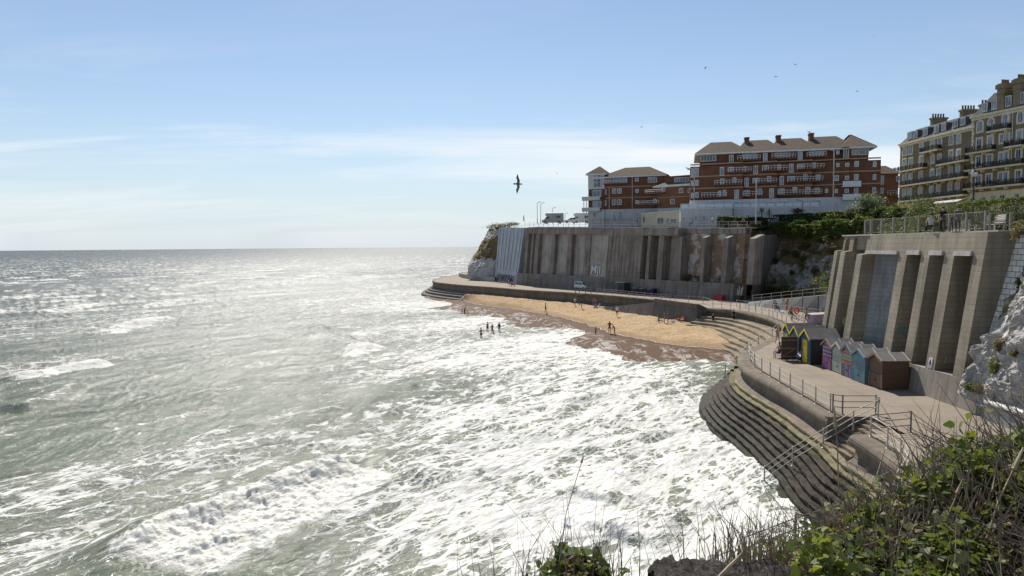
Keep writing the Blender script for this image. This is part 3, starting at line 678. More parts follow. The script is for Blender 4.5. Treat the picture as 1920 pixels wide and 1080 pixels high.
# --- walls built in their own frame: s along the wall, n outward, z up, leaning back by `bat`
class WF:
    def __init__(s, A, d, nrm, bat, zb=4.0): s.A, s.d, s.n, s.bat, s.zb = Vector(A), Vector(d), Vector(nrm), bat, zb
    def p(s, a, n, z):
        q = s.A+s.d*a+s.n*(n-s.bat*(z-s.zb)); return (q.x, q.y, z)
    def blk(s, mb, a0, a1, n0, n1, z0, z1, slope=0.0, flare=0.0):
        P = lambda n, z, e: (s.p(a0-e, n, z), s.p(a1+e, n, z))
        b0, b1 = P(n1, z0, flare); c0, c1 = P(n0, z0, flare); t0, t1 = P(n1, z1, 0); u0, u1 = s.p(a0, n0, z1+slope), s.p(a1, n0, z1+slope)
        mb.hexa([b0, b1, c1, c0], [t0, t1, u1, u0])
nw = WF((27.0, 0), (0, 1), (-1, 0), 0.143)
bw = thing('buttressed_wall', 'tall concrete retaining wall with leaning buttresses behind the beach huts', 'retaining wall', (27, 50, 4))
PIL = [(41.6, 42.55), (44.4, 45.4), (47.0, 47.95), (49.7, 50.75)]
ZT = 14.62
mb = MB(); nw.blk(mb, 38.7, 61.0, -3.0, 0.03, 4.0, 5.75); mb.build('plinth', concrete('plinth_concrete', (0.36, 0.32, 0.265), streak=0.55, dark=0.45), bw)
for i, (a, b_) in enumerate(PIL):
    mb = MB(); nw.blk(mb, a, b_, -3.2 if i == 0 else -2.5, 0.0, 5.752, 13.30); mb.build('buttress', CONC_B, bw)
for a, b_, z in ((56.0, 56.9, 13.1), (58.9, 59.75, 13.3), (60.35, 60.9, 13.35)):
    mb = MB(); nw.blk(mb, a, b_, -2.5, 0.0, 5.752, z, slope=0.25, flare=0.1); nw.blk(mb, a+.12, b_-.1, -2.6, -0.62, z+.0, ZT-.3); mb.build('buttress', CONC_B, bw)
mb = MB(); nw.blk(mb, 41.6, 55.2, -3.2, 0.0, 13.304, ZT); nw.blk(mb, 55.2, 61.0, -3.2, -0.9, 13.45, ZT); mb.build('header_beam', CONC_B, bw)
mb = MB(); nw.blk(mb, 41.55, 61.1, -3.3, -0.55, ZT+.002, ZT+.10); mb.build('coping', CONC_L, bw)
for a, b_ in zip([p_[1] for p_ in PIL], [p_[0] for p_ in PIL[1:]]):
    mb = MB(); nw.blk(mb, a+.1, b_-.05, -0.3, 0.14, 13.16, 13.46); mb.build('lintel', CONC_L, bw)
mb = MB(); nw.blk(mb, 50.85, 55.4, -0.3, 0.14, 13.16, 13.42); mb.build('lintel', CONC_L, bw)
mb = MB(); nw.blk(mb, 42.55, 49.8, -3.0, -2.4, 5.755, 13.30); nw.blk(mb, 56.95, 60.4, -3.0, -2.4, 5.755, 13.6); mb.build('back_panel', concrete('bay_back_concrete', (0.19, 0.145, 0.105), board=0.34, streak=0.8), bw)  # recess backs coloured darker than the buttresses to deepen the shade
mb = MB()
nseg = 8
for k in range(nseg):                                     # the shallow curved panel of the wide bay
    a = 50.75+(56.0-50.75)*k/nseg; b_ = 50.75+(56.0-50.75)*(k+1)/nseg
    f = lambda s_: -1.1-1.0*math.sin(math.pi*(s_-50.75)/5.25)**0.8*0.9
    q = [nw.p(a, f(a), 5.755), nw.p(b_, f(b_), 5.755), nw.p(b_, -2.6, 5.755), nw.p(a, -2.6, 5.755)]; r_ = [nw.p(a, f(a), 13.3), nw.p(b_, f(b_), 13.3), nw.p(b_, -2.6, 13.3), nw.p(a, -2.6, 13.3)]
    mb.hexa(q, r_)
mb.build('curved_panel', CONC_G, bw)
# white block masonry between the wall end and the chalk, leaning back
mb = MB()
mb.hexa([(27.55, 37.5, 4.2), (30.5, 37.5, 4.2), (30.5, 41.58, 4.2), (27.6, 41.58, 4.2)], [(30.3, 37.5, 14.4), (33.5, 37.5, 14.4), (33.5, 41.58, 14.4), (30.3, 41.58, 14.4)])
sm = mb.build('stone_wall', STONE); tag(sm, 'leaning white block masonry patch between the buttressed wall and the chalk cliff', 'wall')
# ------------------------------------------------------------------ chalk
mt, t, b = newmat('chalk'); b.inputs['Roughness'].default_value = 0.95; b.inputs['Specular IOR Level'].default_value = 0.1
g = N(t, 'ShaderNodeNewGeometry'); P = g.outputs['Position']
n1 = N(t, 'ShaderNodeTexNoise', Scale=0.5, Detail=8.0, Roughness=0.68); L(t, P, n1.inputs['Vector'])
n2 = N(t, 'ShaderNodeTexNoise', Scale=3.0, Detail=8.0, Roughness=0.7); L(t, P, n2.inputs['Vector'])
v = N(t, 'ShaderNodeTexVoronoi', Scale=1.6); v.feature = 'DISTANCE_TO_EDGE'; vm = t.nodes.new('ShaderNodeVectorMath'); L(t, P, vm.inputs[0]); L(t, n2.outputs['Color'], vm.inputs[1]); L(t, vm.outputs[0], v.inputs['Vector'])
c = mix(t, ramp(t, n2.outputs[0], [(0.40, 0.0), (0.66, 1.0)]), (0.60, 0.58, 0.56), (0.38, 0.355, 0.32))
c = mix(t, ramp(t, v.outputs[0], [(0.0, 0.55), (0.05, 0.0)]), c, (0.22, 0.20, 0.17))
at_ = N(t, 'ShaderNodeAttribute', attribute_name='soil')
soil = ramp(t, math_(t, 'ADD', n1.outputs[0], math_(t, 'MULTIPLY', math_(t, 'SUBTRACT', at_.outputs['Fac'], 0.5), 0.8)), [(0.50, 0.0), (0.60, 1.0)])
c = mix(t, soil, c, mix(t, n2.outputs[0], (0.26, 0.19, 0.11), (0.14, 0.12, 0.055)))
L(t, c, b.inputs['Base Color'])
hb = math_(t, 'ADD', n2.outputs[0], math_(t, 'MULTIPLY', v.outputs[0], 0.8))
bp = N(t, 'ShaderNodeBump', Strength=1.0, Distance=0.3); L(t, hb, bp.inputs['Height']); L(t, bp.outputs[0], b.inputs['Normal'])
CHALK = mt
def rock(name, pts, nu, nv, amp, freq, soil, seed=0.0):
    """rock face: bilinear/curved sheet through rows of points (bottom row .. top row), roughened along its normal"""
    rows = [[Vector(p) for p in r] for r in pts]
    def samp(row, u):
        k = u*(len(row)-1); i = min(int(k), len(row)-2); f = k-i
        p0, p1, p2, p3 = row[max(i-1, 0)], row[i], row[i+1], row[min(i+2, len(row)-1)]
        return 0.5*((2*p1)+(p2-p0)*f+(2*p0-5*p1+4*p2-p3)*f*f+(3*p1-p0-3*p2+p3)*f**3)
    X = np.zeros((nv, nu)); Y = X.copy(); Z = X.copy(); S = X.copy()
    for j in range(nv):
        v_ = j/(nv-1)
        for i in range(nu):
            q = samp([samp(r, i/(nu-1)) for r in rows], v_)
            X[j, i], Y[j, i], Z[j, i] = q
    du = np.stack([np.gradient(a, axis=1) for a in (X, Y, Z)], -1); dv_ = np.stack([np.gradient(a, axis=0) for a in (X, Y, Z)], -1)
    nn = np.cross(du, dv_); nn /= np.linalg.norm(nn, axis=-1, keepdims=True)+1e-9
    for j in range(nv):
        for i in range(nu):
            q = Vector((X[j, i], Y[j, i], Z[j, i]))
            h = amp*(mnoise.multi_fractal(q*freq+Vector((seed, 0, 0)), 0.9, 2.1, 6)-1.0)*0.8+amp*0.9*mnoise.noise(q*freq*0.4+Vector((0, seed, 3)))
            c_ = mnoise.cell(q*freq*1.7+Vector((seed, 1, 2)))*0.25*amp
            w_ = min(1, 6*min(j/(nv-1)+.12, 1))
            X[j, i] += nn[j, i, 0]*(h+c_)*w_; Y[j, i] += nn[j, i, 1]*(h+c_)*w_; Z[j, i] += nn[j, i, 2]*(h+c_)*w_*.6
            S[j, i] = soil(i/(nu-1), j/(nv-1), q)
    return np_grid(name, X, Y, Z, {'soil': S}, CHALK, smooth=False)
# right hand cliff above the promenade, by the camera
ck = rock('chalk_cliff', [[(26.9, 41.3, 5.0), (27.0, 38.5, 4.4), (26.6, 34, 4.4), (26.4, 28, 4.4), (25.5, 22, 4.4), (20, 14, 4.4), (12, 9, 4)],
                          [(28.0, 40.9, 8.2), (27.6, 37.8, 8.5), (27.6, 33.5, 8.5), (27.5, 28, 8.5), (26.5, 21, 8.5), (21, 13, 8.5), (12, 7.6, 8.5)],
                          [(30.6, 40.2, 14.5), (29.6, 37.5, 14.6), (29.2, 33, 14.4), (29, 27, 14), (28, 20, 13.6), (22, 11, 13), (12, 6, 12.6)]], 170, 110, 0.5, 0.75,
          lambda u, v, q: 0.33+0.25*v-0.2*(q.y < 36), 4.0)
tag(ck, kind='structure')
# notch between the two walls
nt_ = rock('chalk_cliff', [[(45, 133, 4.0), (50, 128, 4.0), (53, 115, 4.0), (52, 100, 4.2), (47, 88, 4.2), (38, 76, 4), (30, 66, 4), (28.0, 61, 4)],
                           [(48, 136, 10.5), (54, 130, 10.5), (57, 116, 10.5), (56, 100, 10.5), (51, 87, 10), (41, 74, 10), (32, 65, 10), (29, 61, 10)],
                           [(51, 138, 17.0), (57, 131, 16.9), (61, 117, 16.6), (60, 100, 16.2), (54, 86, 15.6), (43, 73, 15.0), (34, 64, 14.7), (30.5, 61, 14.6)]], 170, 80, 1.3, 0.22,
           lambda u, v, q: 0.53+0.40*v**3+0.12*(v < .2), 9.0)
tag(nt_, kind='structure')
# headland at the far end
hd = rock('chalk_headland', [[D(929, 523, 199.5), D(912, 521, 201), D(892, 519, 203), D(880, 516, 208), D(884, 512, 222), D(900, 510, 245)],
                             [D(931, 478, 200.5), D(916, 478, 203), D(902, 480, 206), D(892, 482, 212), D(896, 480, 228), D(910, 478, 248)],
                             [D(936, 425, 203), D(930, 425, 207), D(924, 426, 211), D(918, 428, 217), D(920, 428, 232), D(930, 428, 252)]], 90, 80, 1.5, 0.22,
          lambda u, v, q: 0.25+0.75*math.exp(-((v-.62)/.2)**2)*(u < .8)+0.5*(v > .93), 2.0)
tag(hd, kind='structure')
# top of the cliffs
edge = [(29.6, 41), (29.6, 61.2), (34, 64), (43, 73), (54, 86), (60, 100), (61, 117), (57, 131), (51, 138), (42.6, 125), (4.2, 185.0), (-1.5, 204), (-4.5, 215), (-2, 235), (6, 262)]
def top_z(x, y):
    return float(np.interp(y, [0, 34, 62, 122, 185, 215, 300, 500], [14.0, 14.62, 14.7, 16.75, 18.85, 19.1, 20.5, 22]))+max(0, min(1, (x-60)/40))*1.5
back = [(60, 420), (420, 420), (420, 20), (32, 20)]
mb = MB(); pl = [Vector((x, y, top_z(x, y))) for x, y in edge+back]
iv = [mb.vert(p) for p in pl]
for tr in tessellate_polygon([[Vector((p.x, p.y, 0)) for p in pl]]): mb.face(*[iv[i] for i in tr])
TOPM = mat('clifftop_turf', (0.12, 0.13, 0.05), 0.9, (0.22, 0.18, 0.10), 0.6, bump=0.4)
tag(mb.build('clifftop_ground', TOPM), kind='structure')
# low block wall at the foot of the near chalk
lw = thing('low_wall', 'low grey block wall with pale concrete top at the foot of the chalk cliff', 'wall', (26.6, 34, 4))
mb = MB(); mb.hexa([(26.45, 24, 4), (27.7, 24, 4), (27.7, 38.68, 4), (26.62, 38.68, 4)], [(26.45, 24, 4.98), (27.7, 24, 4.98), (27.7, 38.68, 4.98), (26.62, 38.68, 4.98)]); mb.build('wall', brickmat('grey_block', (0.40, 0.385, 0.36), (0.34, 0.33, 0.31), (0.25, 0.24, 0.23), 0.45, 0.22), lw)
mb = MB(); mb.hexa([(26.38, 24, 4.983), (27.75, 24, 4.983), (27.75, 38.66, 4.983), (26.55, 38.66, 4.983)], [(26.4, 24, 5.08), (27.75, 24, 5.08), (27.75, 38.66, 5.08), (26.57, 38.66, 5.08)]); mb.build('coping', concrete('pale_coping', (0.66, 0.63, 0.58), streak=0), lw)
# --- far buttressed wall
FA, FB = Vector((1.2, 181.6)), Vector((39.1, 122.6)); fd = (FB-FA).normalized(); fn = Vector((fd.y, -fd.x))
if fn.y > 0: fn = -fn
fw = WF(FA, fd, fn, 0.10); FLEN = (FB-FA).length
def fs(px, py=500):
    q = PL(px, py, FA, FB); return (Vector((q.x, q.y))-FA).dot(fd)
def ft(s): return 18.75-2.0*s/FLEN
fwt = thing('far_wall', 'long grey buttressed retaining wall under the brick apartment blocks across the beach', 'retaining wall', (20, 152, 4))
mb = MB(); nseg = 14
for k in range(nseg):
    fw.blk(mb, FLEN*k/nseg, FLEN*(k+1)/nseg, -3.6, 0.05, 4.0, 7.0)
mb.build('plinth', CONC_F, fwt)
for k in range(nseg): pass
mb = MB(); sA, sB, sC = fs(979), fs(1134), fs(1197); sD = fs(1264)
for k in range(16):
    a, b_ = sA+(sD-sA)*k/16, sA+(sD-sA)*(k+1)/16; fw.blk(mb, a, b_, -3.6, 0.06, ft(a)-1.5, ft((a+b_)/2))
mb.build('header_beam', CONC_F, fwt)
for a, b_ in ((979, 984), (990, 994), (997, 1004), (1028, 1034), (1058, 1066), (1090, 1100), (1207, 1213), (1228, 1237)):
    mb = MB(); fw.blk(mb, fs(a), fs(b_), -3.0, 0.0, 7.002, ft(fs(a))-1.52); mb.build('pilaster', CONC_F, fwt)
mb = MB(); fw.blk(mb, sA, fs(1100), -3.4, -1.05, 7.004, 17.4); fw.blk(mb, fs(1100), sB, -3.4, -0.35, 7.004, 17.2); mb.build('back_panel', CONC_P, fwt)
mb = MB(); fw.blk(mb, sB, sC, -3.4, 0.02, 7.006, ft(sC)-1.0)
for k in range(9): fw.blk(mb, sB+(sC-sB)*k/9, sB+(sC-sB)*k/9+.12, -0.2, 0.10, 7.2, ft(sC)-1.2)
mb.build('boarded_panel', CONC_F, fwt)
mb = MB(); fw.blk(mb, sC, sD, -3.4, -2.2, 7.006, 16.6); mb.build('back_panel', CONC_P, fwt)
mb = MB(); fw.blk(mb, sD, FLEN, -3.6, -2.1, 7.008, ft(FLEN)+.1); mb.build('rubble_panel', RUBBLE, fwt)
mb = MB()
for k in range(6):
    a, b_ = sD+(FLEN-sD)*k/6, sD+(FLEN-sD)*(k+1)/6; fw.blk(mb, a, b_, -3.4, -1.9, ft(b_)-.9, ft(a)+.05)
mb.build('header_beam', CONC_F, fwt)
for a, b_ in ((1264.5, 1272), (1308, 1315), (1349, 1357.5), (1397, 1409)):
    mb = MB(); fw.blk(mb, fs(a), fs(b_), -2.2, 0.0, 7.002, ft(fs(a))-1.7, slope=0.7); mb.build('buttress', CONC_F, fwt)
mb = MB(); q = [D(1407, 561, 124.5), D(1432, 556, 134.5), D(1470, 439, 137), D(1424, 441, 126.5)]; bk = Vector((1.5, 3.0, 0))
q[0].z = q[1].z = 3.9
mb.hexa([q[0], q[1], q[1]+bk, q[0]+bk], [q[3], q[2], q[2]+bk, q[3]+bk]); mb.build('end_slab', concrete('slab_concrete', (0.30, 0.27, 0.24), board=0.3, streak=0.5), fwt)
mb = MB()
for k in range(12):
    a, b_ = sA+(FLEN-sA)*k/12, sA+(FLEN-sA)*(k+1)/12; fw.blk(mb, a, b_, -3.7, -0.1 if b_ < sD else -1.8, ft((a+b_)/2)+.003, ft((a+b_)/2)+.22)
mb.build('coping', CONC_L, fwt)
# white sheet-clad face beside the headland
wp = thing('cliff_cladding', 'pale ribbed cladding panel covering the chalk headland beside the far wall', 'wall', (-2, 190, 4))
q = [D(927, 528, 199), D(968.5, 533.5, 182), D(983, 427, 183.4), D(936, 425.5, 202)]; q[0].z = q[1].z = 4.0
mb = MB(); bk = Vector((2.0, 2.0, 0)); mb.hexa([q[0], q[1], q[1]+bk, q[0]+bk], [q[3], q[2], q[2]+bk, q[3]+bk]); mb.build('panel', WHITEPANEL, wp)
mb = MB()
for k in range(7):
    u = (k+.5)/7; a_ = q[0].lerp(q[1], u); b_ = q[3].lerp(q[2], u); e = (q[1]-q[0]).normalized()*0.10; o_ = Vector((-.10, -.10, 0)); a_ = a_.lerp(b_, .22)
    mb.hexa([a_-e+o_, a_+e+o_, a_+e, a_-e], [b_-e+o_, b_+e+o_, b_+e, b_-e])
mb.build('rib', WHITEPANEL, wp)
pr_ = thing('planter_wall', 'low round concrete kerb wall at the foot of the chalk headland', 'wall', (-12, 200, 4))
pp = [w2(*p) for p in [(930, 528), (908, 526.5), (885, 523.5), (869, 520.5), (863, 518), (867, 515.5)]]
mb = MB(); mb.sweep(path(pp, 1.0), [(-0.5, 4.0), (-0.5, 5.25), (0.15, 5.25), (0.15, 4.0)]); mb.build('kerb', CONC_L, pr_)
mb = MB(); pl = [Vector((p[0], p[1], 5.1)) for p in pp]+[Vector((2, 232, 5.1)), Vector((3, 200, 5.1))]
iv = [mb.vert(p) for p in pl]
for tr in tessellate_polygon([[Vector((p.x, p.y, 0)) for p in pl]]): mb.face(*[iv[i] for i in tr])
mb.build('bed', TOPM, pr_)
# ramp wall in the notch
b0, b1 = G(1398, 572.5, 4), G(1566, 593.5, 4)
t0, t1 = D(1404, 566.5, b0.y+.9), D(1566, 551.5, b1.y+.9)
rw = thing('ramp_wall', 'sloping grey concrete ramp wall below the overgrown chalk gully', 'retaining wall', (b1.x, b1.y, 4))
mb = MB(); bk = Vector((2.8, 2.8, 0)); nn_ = 6
for k in range(nn_):
    ua, ub = k/nn_+.004, (k+1)/nn_-.004; lp = lambda a, b_, u: a.lerp(b_, u)
    mb.hexa([lp(b0, b1, ua), lp(b0, b1, ub), lp(b0, b1, ub)+bk, lp(b0, b1, ua)+bk], [lp(t0, t1, ua), lp(t0, t1, ub), lp(t0, t1, ub)+bk*.8, lp(t0, t1, ua)+bk*.8])
mb.build('panel', concrete('ramp_wall_concrete', (0.22, 0.215, 0.205), streak=0.5), rw)
# ------------------------------------------------------------------ railings
def railing(name, label, bases, h=1.1, rails=(1.1, 0.75, 0.4), pr=0.045, rr=0.024, pm=STEEL, rm=STEEL, curve=True, group=None, bars=0, cat='railing', square=False):
    bases = [Vector(b_) for b_ in bases]
    t_ = thing(name, label, cat, bases[0], group=group)
    for b_ in bases:
        mb = MB()
        if square: mb.box((b_.x, b_.y, b_.z+h/2+.03), (pr*2, pr*2, h+.06))
        else: mb.tube([b_, b_+Vector((0, 0, h*.5)), b_+Vector((0, 0, h+.04))], pr, 7); mb.lathe(b_, [(pr*2.2, 0.0), (pr*2.2, .03), (pr, .05)], 7)
        mb.build('post', pm, t_)
    for r_ in rails:
        mb = MB()
        if curve and len(bases) > 2:
            pts = []
            for i in range(len(bases)-1):
                p0, p1, p2, p3 = bases[max(i-1, 0)], bases[i], bases[i+1], bases[min(i+2, len(bases)-1)]
                for k in range(4):
                    f = k/4; pts.append(0.5*((2*p1)+(p2-p0)*f+(2*p0-5*p1+4*p2-p3)*f*f+(3*p1-p0-3*p2+p3)*f**3)+Vector((0, 0, r_)))
            pts.append(bases[-1]+Vector((0, 0, r_)))
        else: pts = [b_+Vector((0, 0, r_)) for b_ in bases]
        mb.tube(pts, rr, 6); mb.build('rail', rm, t_)
    if bars:
        for a, b_ in zip(bases, bases[1:]):
            mb = MB(); n_ = max(2, int((b_-a).length/bars))
            for k in range(1, n_):
                q = a.lerp(b_, k/n_); mb.box((q.x, q.y, q.z+h*.52), (.022, .022, h*.86))
            mb.build('bar_panel', rm, t_)
    return t_
Gp = lambda px, py, z=4.0: G(px, py, z)
RT = 1.12
railing('railing', 'curved metal railing with three bright rails along the sea wall lip opposite the beach huts', [Gp(*p) for p in [(1403, 664), (1407, 679), (1414.7, 688.3), (1428, 697.5), (1444, 706.7), (1461.7, 718), (1481.3, 730), (1504.7, 743), (1529, 757.5), (1556.7, 773)]], RT)
e0 = Gp(1556.7, 774.5); e1 = Gp(1641.7, 777)
railing('railing', 'short straight railing with a white notice, on the far side of the sea wall stairs', [e0+Vector((.15, 0, 0)), Gp(1579.5, 777), e1], RT, curve=False, rm=STEELD, pm=STEELD)
railing('railing', 'short straight railing on the near side of the sea wall stairs', [Gp(1632.5, 818), Gp(1707.5, 811)], RT, curve=False, rm=STEELD, pm=STEELD)
railing('railing', 'curved railing bending round the near sea wall lip beside the leafy bushes', [Gp(*p) for p in [(1632.5, 819), (1664, 841.5), (1689, 866), (1702, 893), (1694, 915), (1674, 948)]], RT)
hr = [Vector((20.75, 38.9, 4.0)), Vector((19.4, 39.0, 3.35)), Vector((17.75, 39.1, 2.3)), Vector((16.1, 39.3, 1.2)), Vector((14.55, 39.5, 0.0))]
railing('handrail', 'straight handrail running down the middle of the sea wall stairs into the water', hr, RT, curve=False)
hr2 = [D(1491, 1040, 27), D(1600, 1000, 26.5), D(1395, 1085, 27.3)]
z_ = 0.9
railing('handrail', 'rusty handrail beside the water at the bottom edge behind the dry grass', [Vector((D(1395, 1030, 27.6).x, 27.6, 0.45)), Vector((D(1491, 1030, 27).x, 27.0, 1.5)), Vector((D(1600, 1000, 26.4).x, 26.4, 2.45))], 1.6, (1.6, 1.15, 0.7), curve=False, rm=mat('rusty_rail', (0.30, 0.22, 0.16), .8, (0.16, 0.10, 0.06), 8), pm=mat('rusty_rail', (0, 0, 0)))
railing('railing', 'long railing along the promenade edge above the terrace steps', [Gp(*p) for p in [(1387.5, 582), (1404, 584.7), (1417, 587.5), (1428.5, 590.5), (1441.7, 594.5), (1449, 597.5), (1457, 600.5), (1466, 605), (1474, 609.5)]], RT)
railing('railing', 'sparse posts and thin rail along the promenade above the dark bastion wall', [Gp(*p) for p in [(1266, 566), (1291, 567.5), (1318, 569.5), (1336.5, 575.5), (1353, 577.5), (1370, 580), (1387, 582)]], RT, rails=(1.1, .6))
railing('railing', 'long railing on the far promenade above the sand, from the wooden steps to the bastion', [Gp(*p) for p in [(1119, 551.4), (1134, 552.6), (1149, 554), (1164, 555.6), (1179, 557.2), (1194, 558.8), (1208, 560.4), (1222, 562), (1240, 563.6), (1257, 565)]], RT)
railing('handrail', 'stepped handrail going down the side of the terrace steps', [Vector((30.0, 77.6, 4.0)), Vector((28.2, 74.8, 3.6)), Vector((26.2, 73.4, 3.0)), Vector((24.4, 71.6, 2.3)), Vector((22.6, 69.4, 1.6)), Vector((20.9, 67.6, 1.0))], 1.2, (1.2, .7), curve=False)
rr_ = [t0.lerp(t1, u)+Vector((.9, .9, 0)) for u in np.linspace(0, 1, 9)]
railing('railing', 'thin railing climbing along the top of the ramp wall under the gully bushes', rr_, 1.05, (1.05, .55), curve=False)
fb = [b0.lerp(b1, u)+Vector((-2.2, -2.2, 0)) for u in np.linspace(0.0, .95, 9)]
railing('railing', 'pale railing at the foot of the ramp wall behind the gathered people', fb, 1.05, (1.05, .6), curve=False)
TOPR = [Vector((28.75 if px > 1620 else 29.4, 28.75*FPX/(px-960), ZT+.1)) for px in (1606, 1619, 1631.5, 1651.5, 1673.5, 1696, 1721, 1748, 1778, 1810, 1845)]
railing('railing', 'clifftop safety railing with thin vertical bars on top of the buttressed wall', TOPR, 1.15, (1.12, .12), pr=.05, rr=.02, curve=False, bars=.14, square=True, pm=mat('weathered_timber_post', (.30, .27, .22), .9), rm=STEELD)
railing('railing', 'low end rail on the clifftop in front of the big hedge', [Vector((28.8, 41.9, ZT+.1)), Vector((29.6, 41.3, ZT+.1)), Vector((30.8, 41.0, ZT+.1))], 1.0, (1.0, .5), curve=False, square=True, pm=MATS['weathered_timber_post'], rm=MATS['weathered_timber_post'])
fr = [fw.p(s_, -0.9 if s_ < sD else -2.4, ft(s_)+.2) for s_ in np.linspace(0.5, FLEN, 34)]
railing('railing', 'long thin clifftop railing along the top of the far retaining wall', fr, 1.1, (1.1, .6), curve=False, pr=.05, rr=.03)
fr = [q[3].lerp(q[2], u)+Vector((1, 1, .0)) for u in np.linspace(0, 1, 9)]
# ================================================================== BUILDINGS
BRICK = brickmat('red_brown_brick', (0.185, 0.076, 0.043), (0.145, 0.060, 0.035), (0.16, 0.12, 0.09), 0.45, 0.15)
BRICKL = brickmat('lightened_brick', (0.27, 0.12, 0.062), (0.22, 0.098, 0.052), (0.18, 0.13, 0.09), 0.45, 0.15)  # brick lightened in colour for the sunlit face of the wing
BANDM = mat('buff_band', (0.36, 0.26, 0.16), 0.85, (0.27, 0.19, 0.12), 2)
RENDER_W = mat('white_render', (0.52, 0.53, 0.55), 0.85, (0.43, 0.44, 0.46), 0.5, streak=0.25)
WHITE = mat('white_paint', (0.66, 0.67, 0.68), 0.5, (0.56, 0.57, 0.58), 1.5)
ROOFT = mat('brown_roof_tile', (0.125, 0.098, 0.072), 0.95, (0.08, 0.064, 0.05), 1.2, bump=0.3, stretch=(1, 1, 4), spec=.1)
SLATE = mat('grey_slate', (0.125, 0.122, 0.122), 0.9, (0.07, 0.07, 0.075), 1.6, bump=0.2, stretch=(1, 1, 5), spec=.15)
STOCK = brickmat('dark_stock_brick', (0.30, 0.24, 0.15), (0.245, 0.195, 0.125), (0.13, 0.11, 0.085), 0.5, 0.16)
CREAM = mat('cream_stucco', (0.74, 0.65, 0.47), 0.85, (0.62, 0.54, 0.38), 0.7, streak=0.3)
IRON = mat('black_ironwork', (0.012, 0.012, 0.014), 0.5, (0.03, 0.03, 0.03), 6)
mt, t, b = newmat('window_glass'); b.inputs['Base Color'].default_value = (0.07, 0.10, 0.14, 1); b.inputs['Roughness'].default_value = 0.08; b.inputs['Specular IOR Level'].default_value = 0.7
g = N(t, 'ShaderNodeNewGeometry'); n = N(t, 'ShaderNodeTexNoise', Scale=0.45, Detail=2.0); L(t, g.outputs['Position'], n.inputs['Vector'])
L(t, mix(t, ramp(t, n.outputs[0], [(0.40, 0.0), (0.62, 1.0)]), (0.035, 0.05, 0.07), (0.20, 0.25, 0.31)), b.inputs['Base Color'])  # bluish patches in the base colour imitate reflected sky
GLASS = mt
